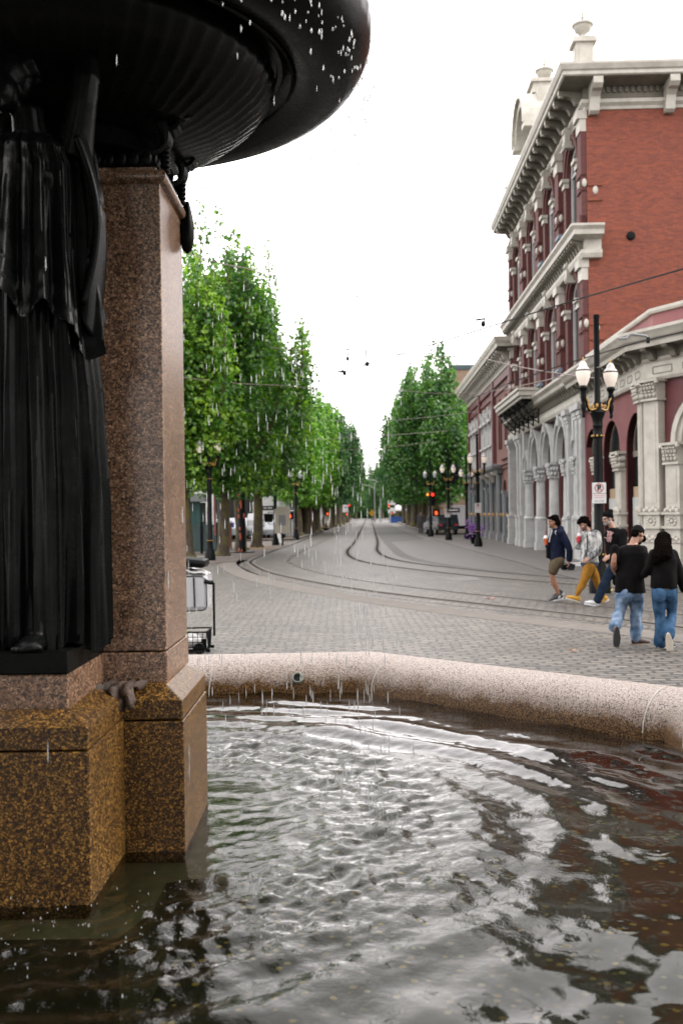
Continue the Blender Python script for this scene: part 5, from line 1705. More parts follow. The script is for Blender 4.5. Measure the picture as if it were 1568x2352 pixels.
for i, (x_, y_, s) in enumerate([(-6.5, -7, 1.15), (.5, -9.5, 1.2), (7.5, -8, 1.1), (-13, -3, 1.15)]):  # trees added out of view so pier and statue stand in shade
    tree('f', (x_, y_, 0), ['plaza tree behind the viewer, left of the fountain axis', 'plaza tree behind the viewer, in line with the basin', 'plaza tree behind the viewer, right of the basin', 'plaza tree at the far left of the fountain'][i], 'plaza trees around the fountain', i * 2.0, s)

# low far wood that closes the view under the last trees
rn = np.random.RandomState(77); n = 9000
pos = np.stack([rn.uniform(-22, 26, n), rn.uniform(0, 6, n), np.abs(rn.normal(0, 2.6, n))], 1)
a = rn.normal(size=(n, 3)) * .35; b = rn.normal(size=(n, 3)) * .35
V_ = np.stack([pos - a, pos - b, pos + a, pos + b], 1).reshape(-1, 3)
g = MB(); g.v = [tuple(p) for p in V_]; g.f = [tuple(range(4 * i, 4 * i + 4)) for i in range(n)]
o = g.build('far_wood', MAT['leaf_dark']); o.location = T(312, 0); o.rotation_euler = (0, 0, -SA)
tag(o, 'dark green belt of far trees and shrubs closing the end of the street', 'far wood', kind='stuff')
# ================================================================== lamp posts
def make_lamp(label, lit=True):
    root = empty('street_lamp', (0, 0, 0), label, 'lamp post')
    p = MB()
    p.lathe([(0.222, 0), (0.222, .22), (0.200, .26), (0.200, .33), (0.178, .36)], 8)
    p.lathe([(0.174, .34), (0.163, .42), (0.126, .5), (0.111, .7), (0.111, .80)], 20)
    p.lathe([(0.122, .78), (0.122, .84), (0.107, .86), (0.092, 3.2), (0.092, 3.24), (0.111, 3.26), (0.111, 3.32), (0.096, 3.34), (0.096, 3.46), (0.111, 3.5), (0.100, 3.53), (0.104, 3.62), (0.148, 3.74), (0.159, 3.78), (0.118, 3.81), (0.081, 3.84), (0.081, 3.98), (0.063, 4.02), (0.059, 5.75), (0.067, 5.77), (0.067, 5.83)], 20)
    p.build('post', MAT['blackiron'], root, smooth=True)
    p = MB()
    for z_ in (.81, 3.29):
        for k in range(8):
            a = 2 * PI * k / 8
            p.ell((.115 * math.cos(a), .115 * math.sin(a), z_), (.026, .026, .022), n=8, k=5)
    for k in range(4):
        a = 2 * PI * k / 4 + PI / 4
        p.ell((.08 * math.cos(a), .08 * math.sin(a), 3.92), (.03, .03, .045), n=8, k=6)
    p.build('gold_boss', MAT['gold'], root, smooth=True)
    for s in (1, -1):
        a_ = MB()
        cv = spline([(.05 * s, 0, 3.85), (.18 * s, 0, 3.82), (.24 * s, 0, 3.88), (.27 * s, 0, 4.0), (.34 * s, 0, 4.1)], 5)
        a_.tube(cv, .034, 8)
        ao = a_.build('bracket_arm', MAT['blackiron'], root, smooth=True)
        a_ = MB()
        cv = [Vector((c.x + .01 * s, -.038, c.z + .01)) for c in cv]
        a_.tube(cv, .017, 6)
        pts = [(.155 * s + .045 * math.cos(t) * (1 - t / 9) * s, -.04, 3.895 + .045 * math.sin(t) * (1 - t / 9)) for t in [k * .5 for k in range(14)]]
        a_.tube(pts, .012, 6)
        a_.build('gold_scroll', MAT['gold'], ao, smooth=True)
        st = MB()
        cx = .36 * s
        st.lathe([(.015, 3.66), (.04, 3.7), (.03, 3.76), (.05, 3.84), (.06, 3.92), (.04, 3.97), (.055, 4.03), (.065, 4.12), (.05, 4.2), (.07, 4.24), (.095, 4.28), (.09, 4.31), (.072, 4.33)], 14, (cx, 0, 0))
        st.build('lamp_stem', MAT['blackiron'], root, smooth=True)
        gl = MB()
        gl.lathe([(.068, 4.32), (.085, 4.36), (.12, 4.44), (.142, 4.53), (.15, 4.60), (.15, 4.63)], 24, (cx, 0, 0))
        go = gl.build('lamp_globe', MAT['globe_lit'] if lit else MAT['globe_off'], root, smooth=True)
        cp = MB()
        cp.lathe([(.14, 4.645), (.145, 4.66), (.115, 4.70), (.09, 4.72), (.075, 4.78), (.04, 4.83), (.02, 4.84)], 20, (cx, 0, 0)); cp.build('lamp_cap', MAT['capwhite'], root, smooth=True)
        cp = MB(); cp.lathe([(.152, 4.628), (.156, 4.635), (.152, 4.65), (.14, 4.652)], 20, (cx, 0, 0)); cp.build('globe_band', MAT['blackiron'], go)
        cp = MB(); cp.lathe([(.022, 4.835), (.014, 4.86), (.02, 4.885), (.004, 4.93)], 10, (cx, 0, 0)); cp.build('finial', MAT['gold'], root, smooth=True)
    return root


LG = 'black and gold twin lamp posts'
lamp = make_lamp('nearest black and gold twin lamp post, behind the walking people, with lit globes', True)
lamp['group'] = LG
lit_spots = [
    (G(1377, 1362), 1.055, R(25), None),
    (G(1098, 1256), 1.0, .05, 'lit twin lamp post on the right pavement with purple flowers at its foot'),
    (G(1030, 1241), 1.0, .1, 'lit twin lamp post on the right beside the white truck and signal'),
    (G(1072, 1239), .95, .1, 'black twin lamp post half hidden behind the grey shopfront corner'),
    (G(483, 1288), 1.0, R(15), 'lit twin lamp post on the left pavement in front of the teal fence'),
    (G(633, 1253), 1.0, R(28), 'lit twin lamp post in front of the white building with street name plates'),
]
for i, (p, s, rz, lab) in enumerate(lit_spots):
    o = lamp if i == 0 else copy_tree(lamp)
    o.location = p; o.scale = (s, s, s); o.rotation_euler = (0, 0, rz)
    if lab: o['label'] = lab
lamp2 = make_lamp('unlit twin lamp post with a red signal below it at the right kerb corner', False); lamp2['group'] = LG
for i, (p, lab) in enumerate([(G(989, 1233), None), (G(680, 1240), 'unlit twin lamp post with a white bus stop sign on the left kerb'), (T(150, 5.3, .13), 'small distant lamp post on the right kerb'), (T(170, -5.3, .13), 'small distant lamp post on the left kerb behind the white sign'), (T(205, 5.2, .13), 'tiny far lamp post by the right hand far signals')]):
    o = lamp2 if i == 0 else copy_tree(lamp2)
    o.location = p
    if lab: o['label'] = lab


# ================================================================== signs
MAT['sign_pink'] = N('faded_red_lettering').set((.62, .3, .3), .5)
def text_mesh(body, size, depth=.004, bold=0.0):
    cu = bpy.data.curves.new('txt', 'FONT'); cu.body = body; cu.size = size; cu.extrude = depth; cu.align_x = 'CENTER'; cu.align_y = 'CENTER'; cu.offset = bold
    o = bpy.data.objects.new('txt', cu); COL.objects.link(o)
    dg = bpy.context.evaluated_depsgraph_get()
    me = bpy.data.meshes.new_from_object(o.evaluated_get(dg))
    bpy.data.objects.remove(o)
    return me


def add_text(name, body, size, m, parent, loc, depth=.004, bold=0.0):
    me = text_mesh(body, size, depth, bold); me.materials.clear(); me.materials.append(m)
    o = bpy.data.objects.new(name, me); link(o, parent)
    o.location = loc; o.rotation_euler = (PI / 2, 0, 0)
    return o


def ring(mb, cx, cz, r0, r1, y0, y1, n=24):
    mb.arch_ring(cx, r0, r1, cz, y0, y1, 'y', n); mb.m = Matrix.Translation((0, 0, 2 * cz)) @ Matrix.Scale(-1, 4, (0, 0, 1)); mb.arch_ring(cx, r0, r1, cz, y0, y1, 'y', n); mb.m = Matrix.Identity(4)


def no_parking(loc, s, rz, label):
    r_ = empty('parking_sign', loc, label, 'sign', rz, 'no parking signs on lamp posts')
    r_.scale = (s, s, s)
    b = MB(); b.box(-.15, .15, 0, .01, -.02, .21); b.build('plate', MAT['signwhite'], r_, bevel=.004)
    b = MB(); b.box(-.15, .15, 0, .01, -.235, -.03); b.build('lower_plate', MAT['signwhite'], r_, bevel=.004)
    b = MB(); ring(b, 0, .097, .080, .096, -.004, .0); b.m = Matrix.Translation((0, -.002, .097)) @ Matrix.Rotation(R(45), 4, 'Y'); b.box(-.082, .082, -.003, .001, -.008, .008); b.build('prohibition_ring', MAT['signred'], r_)
    add_text('letter', 'P', .155, MAT['signblack'], r_, (0, -.006, .097), .002, .008)
    b = MB()
    rr = random.Random(2)
    for row, m_ in ((-.075, 0), (-.12, 0)):
        x_ = -.11
        while x_ < .1:
            w = rr.uniform(.012, .03); b.box(x_, x_ + w, -.003, 0, row, row + .022); x_ += w + .012
    b.build('small_lettering', MAT['sign_pink'], r_)
    b = MB(); b.box(-.08, .08, -.003, 0, -.186, -.18); b.prism([(.07, -.196), (.1, -.183), (.07, -.17)], -.003, 0, 'y'); b.prism([(-.07, -.196), (-.07, -.17), (-.1, -.183)], -.003, 0, 'y'); b.build('arrow', MAT['signblack'], r_)
    return r_


lp_ = G(1377, 1362)
no_parking(P(1375, 1131, lp_.y - .20), 1.02, 0, 'white no parking sign on the nearest right lamp post above the pedestrians')
lp_ = G(1098, 1256); no_parking(P(1097, 1166, lp_.y - .2), 1.1, 0, 'white no parking sign on the second right lamp post by the orange posters')
lp_ = G(1030, 1241); no_parking(P(1027, 1178, lp_.y - .2), 1.15, 0, 'small white no parking sign on the lamp post near the white truck')


def plate_sign(name, p, w, h, m, label, cat, marks=None, rz=0):
    r_ = empty(name, p, label, cat, rz)
    b = MB(); b.box(-w / 2, w / 2, 0, .02, -h / 2, h / 2); b.build('plate', m, r_)
    if marks:
        b = MB()
        for (x0, x1, z0, z1) in marks: b.box(x0 * w, x1 * w, -.004, 0, z0 * h, z1 * h)
        b.build('marking', MAT['signblack'] if m is not MAT['signblack'] else MAT['signwhite'], r_)
    return r_


yl = G(680, 1240).y - .3
plate_sign('stop_sign_panel', P(662, 1009 + 72, yl + .1), .72, .78, MAT['signwhite'], 'white bus stop panel with a black bus symbol on the left kerb post', 'sign', [(-.18, .18, .08, .42), (-.3, .3, -.1, -.04), (-.25, .25, -.24, -.2), (-.28, .28, -.34, -.3)])
yl = G(633, 1253).y - .25
for (v, w, h, lab) in ((1167, .66, .26, 'black street name plate, upper, on the left lamp post before the white building'),):
    plate_sign('street_name_sign', P(615, v, yl), w, h, MAT['signblack'], lab, 'sign', [(-.38, -.1, -.15, .2), (.0, .36, -.15, .2)])
plate_sign('street_name_sign', P(664, 1173, G(680, 1240).y - .3), .9, .26, MAT['signblack'], 'dark street name plate above the red hand signal on the left kerb', 'sign', [(-.38, .36, -.12, .16)])
plate_sign('street_name_sign', P(1041, 1172, G(1030, 1241).y - .3), .8, .28, MAT['signblack'], 'dark street name plate on the right lamp post by the truck', 'sign', [(-.38, .36, -.12, .16)])
plate_sign('grey_sign_back', P(611, 1124, yl), .62, .78, vmat('grey_sign_back', (.2, .2, .2), (.26, .26, .27), 3, .5), 'blank grey back of a sign high on the left lamp post', 'sign')
plate_sign('red_sign', P(656, 1181, yl + 8), .4, .42, MAT['signred'], 'small red sign on the white building behind the left lamp post', 'sign', [(-.3, .3, -.1, .1)])
bx_ = empty('pay_station_panel', P(648, 1203, 57), 'cream parking notice board beside the left lamp post', 'sign')
b = MB(); b.box(-.45, .45, 0, .06, -.55, .85); b.box(-.32, .32, 0, .06, .85, .98); b.build('board', vmat('cream_board', (.55, .51, .4), (.62, .58, .47), 2, .6), bx_)
b = MB(); b.box(-.05, .05, .06, .12, -1.35, .5); b.build('post', MAT['blackiron'], bx_)
b = MB(); b.box(-.2, .2, -.01, 0, -.1, .5); b.build('notice', MAT['grey'], bx_)
wp = empty('white_bollard', G(643, 1247), 'leaning white marker post next to the cream parking board', 'bollard'); wp.rotation_euler = (0, R(-7), 0)
b = MB(); b.lathe([(.13, 0), (.12, .02), (.11, 1.15), (.07, 1.2)], 12); b.build('post', MAT['signwhite'], wp, smooth=True)
b = MB(); b.lathe([(.118, .75), (.118, .85)], 12); b.build('band', MAT['blackiron'], wp)


# ================================================================== traffic and pedestrian signals
def hand_signal(p, on, label, facing=0):
    r_ = empty('pedestrian_signal', p, label, 'signal', facing, 'pedestrian signals')
    b = MB(); b.box(-.24, .24, 0, .22, -.24, .24); b.box(-.26, .26, -.12, 0, .2, .26); b.box(-.26, -.22, -.12, 0, -.2, .24); b.box(.22, .26, -.12, 0, -.2, .24); b.build('housing', MAT['blackiron'], r_, bevel=.01)
    b = MB(); b.box(-.02, .02, .06, .12, -.36, .36); b.box(-.02, .5, .06, .12, .32, .36); b.box(-.02, .5, .06, .12, -.36, -.32); b.build('mount', MAT['blackiron'], r_)
    if on:
        b = MB()
        b.ell((0, -.01, -.06), (.085, .012, .10), n=12, k=7)
        for k in range(4): b.tube([(-.07 + .045 * k, -.01, .0), (-.075 + .05 * k, -.01, .15 - .02 * abs(k - 1.5))], .02, 6)
        b.tube([(.06, -.01, -.08), (.13, -.01, -.0)], .02, 6)
        b.build('raised_hand', MAT['orange_hand'], r_)
    return r_


def signal(p, label, lit=('red',), side=0):
    r_ = empty('traffic_signal', p, label, 'signal', side, 'traffic signals')
    b = MB(); b.box(-.16, .16, 0, .2, -.5, .5)
    for z_ in (.32, 0, -.32):
        for i in range(8):
            a0, a1 = PI * i / 8, PI * (i + 1) / 8
            b.prism([(.13 * math.cos(a0), z_ + .13 * math.sin(a0)), (.145 * math.cos(a0), z_ + .145 * math.sin(a0)), (.145 * math.cos(a1), z_ + .145 * math.sin(a1)), (.13 * math.cos(a1), z_ + .13 * math.sin(a1))], -.2, 0, 'y')
    b.build('housing', MAT['blackiron'], r_)
    for z_, nm in ((.32, 'red'), (0, 'amber'), (-.32, 'green')):
        b = MB(); b.ell((0, 0, z_), (.115, .03, .115), n=14, k=7)
        b.build('lens', MAT[nm] if nm in lit else MAT['dark_in'], r_, smooth=True)
    return r_


y4 = G(989, 1233).y - .4
signal(P(993, 1146, y4), 'red traffic light on the unlit twin lamp at the right kerb corner', ('red',))
b = MB(); b.ell((0, 0, 0), (.09, .09, .09)); o = b.build('amber_beacon', MAT['amber'], None, smooth=True); o.location = P(981.5, 1136, y4); tag(o, 'small amber beacon beside the red light at the right kerb corner', 'beacon')
hand_signal(P(1001, 1178, y4), True, 'lit orange hand signal at the right kerb corner under the trees')
hand_signal(P(616, 1190, G(633, 1253).y - .3), False, 'unlit black pedestrian signal on the left lamp post before the white building')
hand_signal(P(665, 1185.5, G(680, 1240).y - .35), True, 'lit red hand signal on the unlit left kerb lamp post')
for (u, v, lab) in ((1042, 1094, 'dark traffic signal seen side on, left one of the pair by the truck'), (1050, 1086, 'dark traffic signal seen side on, right one of the pair by the truck')):
    signal(P(u, v, 66), lab, (), R(70))
for (u, v, Y_, kind, lab) in ((675, 1168, 0, '', ''),):
    pass
far_sig = [(731, 1156, 118, 'small far red light among the left trees'), (779, 1168, 150, 'far red light beside the white sign on the left'), (808, 1168, 0, '')]
signal(P(758, 1158, 118), 'far red traffic light between the left kerb trees', ('red',)); hand_signal(P(752, 1180, 118), True, 'far orange hand signal under the left kerb trees')
signal(P(802, 1166, 150), 'far red traffic light next to the small white sign on the left', ('red',)); hand_signal(P(796, 1181, 150), True, 'far orange hand signal left of the white sign')
signal(P(893, 1164, 170), 'far red light on the right next to the white hanging sign', ('red', 'amber')); hand_signal(P(899, 1179, 170), True, 'far orange hand signal below the white hanging sign')
signal(P(928, 1150, 130), 'far red light under the right kerb trees', ('red',))
plate_sign('far_white_sign', P(794, 1168, 150.2), 1.0, 1.1, MAT['signwhite'], 'small far white sign on the left beside a red light', 'sign', [(-.3, .3, .1, .2)])
plate_sign('far_hanging_sign', P(899, 1163, 171), 1.3, 2.4, MAT['signwhite'], 'far white and green hanging sign on the right side of the street', 'sign', [(-.4, .4, -.1, .1)])
ys = empty('warning_sign', P(854, 1178, 190), 'yellow diamond warning sign at the far end of the street', 'sign')
b = MB(); b.m = Matrix.Rotation(PI / 4, 4, 'Y'); b.box(-.5, .5, 0, .03, -.5, .5); b.build('plate', MAT['signyellow'], ys)
b = MB(); b.box(-.05, .05, .03, .1, -2.4, 0); b.build('post', MAT['grey'], ys)
for (u, v, sgn, lab) in ((854, 1207, 1, 'far grey street light with two arms, left one of the pair'), (860, 1206, -1, 'far grey street light with two arms, right one of the pair')):
    fl_ = empty('far_street_light', T(190, (1 if sgn > 0 else 2.1)), lab, 'street light')
    b = MB(); b.lathe([(.14, 0), (.09, 7.5)], 8)
    b.build('post', vmat('galvanised_grey', (.4, .4, .4), (.5, .5, .5), 3, .5), fl_)
    b = MB(); b.tube([(0, 0, 7.3), (1.0 * sgn, 0, 8.0), (2.6 * sgn, 0, 8.1)], .07, 6); b.tube([(0, 0, 6.4), (-.9 * sgn, 0, 7.0), (-2.0 * sgn, 0, 7.1)], .07, 6); b.build('arm', MAT['capwhite'], fl_)
    b = MB(); b.ell((2.7 * sgn, 0, 8.08), (.45, .2, .12)); b.ell((-2.1 * sgn, 0, 7.08), (.45, .2, .12)); b.build('lamp_head', MAT['capwhite'], fl_)
tn = empty('white_canopy_tent', T(175, 5.0), 'small far white canopy tent at the end of the right kerb', 'tent')
b = MB(); b.add([(-1.6, -1.6, 2.3), (1.6, -1.6, 2.3), (1.6, 1.6, 2.3), (-1.6, 1.6, 2.3), (0, 0, 3.2)], [(0, 1, 4), (1, 2, 4), (2, 3, 4), (3, 0, 4)]); b.box(-1.6, 1.6, -1.62, -1.6, 2.05, 2.3); b.box(-1.62, -1.6, -1.6, 1.6, 2.05, 2.3); b.build('canopy', MAT['signwhite'], tn)
b = MB()
for sx in (-1.5, 1.5):
    for sy in (-1.5, 1.5): b.box(sx - .04, sx + .04, sy - .04, sy + .04, 0, 2.3)
b.build('frame', MAT['grey'], tn)
b = MB(); b.box(-1.3, 1.3, .2, .9, .0, 1.1); b.build('side_wall', MAT['blue'], tn)
bb = empty('blue_bin', T(100, -5.4, .13), 'bright blue bin on the left kerb among the tree trunks', 'bin')
b = MB(); b.lathe([(.28, 0), (.36, 1.15), (.38, 1.2)], 12); b.build('body', MAT['blue'], bb, smooth=True)
b = MB(); b.lathe([(.39, 1.2), (.3, 1.3), (.05, 1.33)], 12); b.build('lid', MAT['blue'], bb, smooth=True)

# catenary pole with orange marks, teal fence, brick gate pier
cp_ = empty('painted_post', G(556, 1270), 'black steel post with orange red paint marks between the left trees', 'post')
b = MB(); b.lathe([(.62, 0), (.62, .06), (.19, .08), (.19, .2), (.17, .3), (.15, 7.5), (.0, 7.55)], 18); b.build('pole', MAT['blackiron'], cp_, smooth=True)
rr = random.Random(9); PM = vmat('orange_red_paint', (.45, .06, .02), (.6, .12, .03), 6, .5)
for k in range(16):
    b = MB()
    z_ = .1 if k < 3 else rr.uniform(.5, 3.0); a = rr.uniform(-2.4, -.6)
    b.ell((.17 * math.cos(a), .17 * math.sin(a), z_), (.045, .03, rr.uniform(.05, .2)), n=8, k=6)
    b.build('paint_mark', PM, cp_, smooth=True)
fy = 47.0
fx0, fx1 = P(390, 1240, fy).x, P(500, 1240, fy).x
fn = empty('teal_fence', (fx0, fy, 0), 'slate teal board fence behind the first left lamp post', 'fence')
b = MB(); n_ = int((fx1 - fx0) / .16)
for k in range(n_): b.box(k * .16, k * .16 + .15, 0, .03, .1, 1.35)
b.box(0, fx1 - fx0, -.03, 0, 1.3, 1.38); b.box(0, fx1 - fx0, -.02, 0, .2, .28); b.build('boards', MAT['grey_fence'], fn)
b = MB()
for k in range(4): b.box(k * (fx1 - fx0) / 3 - .05, k * (fx1 - fx0) / 3 + .05, -.05, .08, 0, 1.5)
b.build('fence_post', MAT['blackiron'], fn)
ks = empty('teal_kiosk', (P(395, 1240, 52).x, 52, 0), 'bright teal boarded kiosk behind the fence at the pier edge', 'kiosk')
kw = P(462, 1240, 52).x - P(395, 1240, 52).x
b = MB()
for k in range(int(kw / .25)): b.box(k * .25, k * .25 + .24, 0, .05, 0, 2.55)
b.box(0, kw, .05, 2, 0, 2.5); b.build('wall', MAT['green_wood'], ks)
b = MB(); b.prism([(-.2, 2.55), (kw + .3, 2.55), (kw + .1, 2.95), (0, 2.9)], -.4, 2.2, 'y'); b.build('roof', MAT['grey'], ks)
bp_ = empty('brick_gate_pier', G(515, 1262), 'red brick gate pier behind the second left tree', 'pier')
b = MB(); b.box(-.36, .36, 0, .5, 0, 1.28); b.box(-.4, .4, -.04, .54, 1.28, 1.38); b.build('brickwork', brick('orange_brick', (.30, .075, .03), (.24, .06, .03), (.2, .12, .08), .22, .075, .01), bp_)
b = MB(); b.box(-.38, .38, -.02, .52, 0, .12); b.build('base', MAT['kerb'], bp_)
pp = empty('drain_pipe_post', (P(500, 1240, 46).x, 46, 0), 'thin teal and rust posts just right of the first left lamp post', 'post')
b = MB(); b.lathe([(.09, 0), (.09, .3), (.05, .35), (.05, 3.4)], 10, (.06, 0, 0)); b.build('teal_post', MAT['grey_fence'], pp)
b = MB(); b.box(-.16, -.07, 0, .06, .9, 3.2); b.build('rust_post', vmat('rust_paint', (.25, .06, .03), (.32, .09, .05), 4, .6), pp)
sh = MB(); rr = random.Random(5)
for k in range(260):
    a = rr.uniform(0, 6.28); q_ = Vector((rr.gauss(0, .32), rr.gauss(0, .15), abs(rr.gauss(.25, .2))))
    s_ = rr.uniform(.05, .1); d_ = Vector((math.cos(a), math.sin(a), rr.uniform(-.2, .9)))
    e_ = d_.cross(Vector((0, 0, 1))) * .4
    sh.add([q_, q_ + d_ * s_ + e_ * s_, q_ + d_ * s_ * 2, q_ + d_ * s_ - e_ * s_], [(0, 1, 2, 3)])
o = sh.build('low_shrub', MAT['leaf_dark']); o.location = G(462, 1264); tag(o, 'low green shrub at the foot of the teal fence', 'shrub')
# straw round the stout tree
sh = MB()
for k in range(420):
    a = rr.uniform(0, 6.28); q_ = Vector((rr.gauss(0, .45), rr.gauss(0, .3), rr.uniform(.01, .06))); d_ = Vector((math.cos(a), math.sin(a), .1)) * rr.uniform(.05, .14)
    sh.add([q_, q_ + d_, q_ + d_ + Vector((.012, .012, .004)), q_ + Vector((.012, .012, .004))], [(0, 1, 2, 3)])
o = sh.build('straw_litter', vmat('straw', (.35, .22, .06), (.5, .34, .12), 8, .8)); o.location = G(597, 1261) + Vector((0, 0, .015)); tag(o, 'dry straw litter around the stout tree trunk', 'straw', kind='stuff')
# flowers by lamp two
fp_ = empty('flower_pot', G(1090, 1250) , 'dark planter of purple flowers behind the second right lamp post', 'planter')
b = MB(); b.lathe([(.2, 0), (.3, .5), (.33, .55), (.28, .56)], 14); b.build('pot', MAT['blackiron'], fp_, smooth=True)
b = MB()
for k in range(90): b.ell((rr.gauss(0, .26), rr.gauss(0, .2), .85 + rr.gauss(0, .24)), (.06, .06, .05), n=6, k=4)
b.build('flowers', vmat('purple_petals', (.17, .03, .3), (.3, .07, .45), 9, .6), fp_)


# ================================================================== vehicles
def car(loc, rz, col, label, kind='car', h=1.45, L=4.4, tail=True):
    r_ = empty('parked_car', loc, label, 'car', rz, 'parked cars')
    W2 = .86
    side = [(-L / 2, .35), (-L / 2 + .05, .75), (-L / 2 + .25, .92), (-L * .2, .98), (-L * .07, h - .02), (L * .22, h), (L * .40, .98), (L / 2 - .08, .9), (L / 2, .7), (L / 2, .35)]
    if kind == 'suv': side = [(-L / 2, .4), (-L / 2 + .05, .95), (-L * .30, 1.08), (-L * .16, h), (L * .42, h), (L / 2 - .1, 1.1), (L / 2, .9), (L / 2, .4)]
    b = MB(); b.prism(side, -W2, W2, 'y')
    b.build('body', N('car_paint').set(col, .25, 0, Coat_Weight=.6), r_, bevel=.06)
    for yy in (-W2 - .004, W2 + .004):
        b = MB()
        if kind == 'suv': b.prism([(-L * .26, 1.08), (-L * .14, h - .1), (L * .38, h - .1), (L * .44, 1.08)], yy - .004, yy + .004, 'y')
        else: b.prism([(-L * .17, 1.0), (-L * .06, h - .09), (L * .2, h - .08), (L * .36, 1.0)], yy - .004, yy + .004, 'y')
        b.build('side_window', MAT['glass'], r_)
    b = MB(); xe = L * .40 if kind != 'suv' else L * .44
    b.add([(L * .23, -.7, h - .04), (L * .23, .7, h - .04), (xe + .02, .74, 1.03), (xe + .02, -.74, 1.03)] if kind != 'suv' else [(L * .43, -.7, h - .08), (L * .43, .7, h - .08), (L * .475, .74, 1.12), (L * .475, -.74, 1.12)], [(0, 1, 2, 3)]); b.build('rear_window', MAT['glass'], r_)
    for xx in (-L * .31, L * .31):
        for yy in (-W2 + .08, W2 - .08):
            b = MB(); b.m = Matrix.Translation((xx, yy, .33)) @ Matrix.Rotation(PI / 2, 4, 'X'); b.lathe([(.2, -.1), (.33, -.09), (.33, .09), (.2, .1)], 18); wo = b.build('wheel', MAT['blackiron'], r_, smooth=True)
            b = MB(); b.m = Matrix.Translation((xx, yy, .33)) @ Matrix.Rotation(PI / 2, 4, 'X'); b.lathe([(.19, -.105), (.19, .105)], 14); b.build('rim', MAT['grey'], wo)
    for yy in (-.62, .62):
        b = MB(); b.box(L / 2 - .03, L / 2 + .012, yy - .15, yy + .15, .72, .88); b.build('tail_light', MAT['signred'], r_)
        b = MB(); b.box(-L / 2 - .012, -L / 2 + .05, yy - .15, yy + .15, .62, .74); b.build('headlight', MAT['signwhite'], r_)
    return r_


car(G(1012, 1228) + Vector((0, 0, 0)), R(-80), (.02, .028, .034), 'dark car with a red tail light parked behind the right kerb corner', 'suv', 1.6)
car(T(97, 8.6, .0), R(-15), (.45, .47, .48), 'silver car parked under the right kerb trees', 'car')
car(T(104, 8.2, 0), R(-20), (.03, .03, .035), 'black car parked beyond the silver one under the right trees', 'car')
car((P(540, 1225, 70).x, 70, 0), R(95), (.34, .35, .37), 'white car parked behind the black painted post, left car park', 'suv', 1.6)
car((P(576, 1225, 71).x, 71, 0), R(88), (.03, .035, .04), 'dark hatchback seen between the left tree trunks', 'car')
car((P(600, 1225, 74).x, 74, 0), R(85), (.36, .36, .37), 'white van in the left car park behind the stout tree', 'suv', 1.9)
car((P(628, 1225, 73).x, 73, 0), R(92), (.28, .3, .32), 'grey car in the left car park behind the lamp post', 'car')
car((P(505, 1225, 69).x, 69, 0), R(88), (.05, .055, .065), 'dark car in the left car park behind the brick pier', 'car')
plate_sign('blue_notice', P(530, 1206, 60), .42, .3, MAT['blue'], 'blue notice sign in front of the white car in the left car park', 'sign', [(-.3, .3, .05, .2), (-.3, .3, -.2, -.08)])
tk = empty('white_truck', (P(1062, 1225, 83).x, 83, 0), 'white box truck parked side on beyond the right shopfronts', 'truck')
b = MB(); b.box(-.8, 4.6, 0, 2.2, .62, 2.35); b.build('box_body', N('white_vehicle_paint').set((.62, .63, .66), .35), tk, bevel=.04)
b = MB(); b.prism([(4.6, .5), (6.4, .5), (6.4, 1.2), (5.9, 1.35), (5.5, 2.1), (4.6, 2.1)], .1, 2.1, 'y'); b.build('cab', N('white_cab_paint').set((.6, .61, .64), .35), tk, bevel=.05)
b = MB(); b.box(-.85, 6.2, .2, 2.0, .38, .62); b.build('chassis', MAT['blackiron'], tk)
for xx in (.95, 5.2):
    b = MB(); b.m = Matrix.Translation((xx, .16, .42)) @ Matrix.Rotation(PI / 2, 4, 'X'); b.lathe([(.25, -.14), (.42, -.12), (.42, .12), (.25, .14)], 18); b.build('wheel', MAT['blackiron'], tk, smooth=True)
b = MB(); b.box(-.86, -.8, .1, .4, .7, .95); b.build('tail_light', MAT['signred'], tk)

# ================================================================== overhead wires
def wire(pts, r, label, col='blackiron', sag=0.0):
    P_ = []
    for a, c_ in zip(pts, pts[1:]):
        for k in range(10):
            t = k / 10; p = a.lerp(c_, t); P_.append(p - Vector((0, 0, sag * 4 * t * (1 - t))))
    P_.append(pts[-1])
    b = MB(); b.tube(P_, r, 5); o = b.build('overhead_wire', MAT[col], None)
    tag(o, label, 'wire', 'overhead tram wires')
    return o


MAT['wire_pale'] = vmat('pale_wire', (.2, .15, .13), (.28, .22, .19), 1, .6)
wire([P(1800, 555, 14.5), P(1568, 617, 17.0), P(1343, 682, 20.5), P(1165, 737, 23.5), P(1000, 789, 26), P(845, 836, 28.5), P(785, 855, 30.5), P(735, 885, 34), P(690, 925, 40), P(640, 975, 48)], .017, 'black tram contact wire crossing in front of the brick hall, curving left along the track')
wire([P(1900, 640, 14), P(1568, 762, 19), P(1460, 787, 21), P(1300, 835, 25), P(1165, 881, 30), P(1060, 925, 38), P(1000, 950, 46)], .015, 'second black contact wire lower down in front of the shopfront wing')
wire([P(380, 560, 30), P(560, 615, 30), P(1095, 735, 27)], .015, 'pale pink span wire from the left trees to the pull-off arm', 'wire_pale', .1)
wire([P(620, 798, 40), P(798, 802, 36), P(1100, 820, 36), P(1379, 870, 22)], .014, 'span wire carrying the small insulator over the street', 'wire_pale', .08)
wire([P(380, 861, 38), P(640, 885, 42), P(900, 893, 46), P(1078, 905, 46), P(1379, 842, 21.6)], .014, 'span wire from the left lamp across to the nearest right lamp', 'wire_pale', .08)
wire([P(600, 960, 55), P(860, 968, 62), P(1095, 945, 44)], .012, 'span wire from the left lamps to the second right lamp post', 'wire_pale', .05)
wire([P(700, 1012, 75), P(860, 1002, 75), P(1028, 990, 62)], .014, 'span wire to the third right lamp post', 'wire_pale')
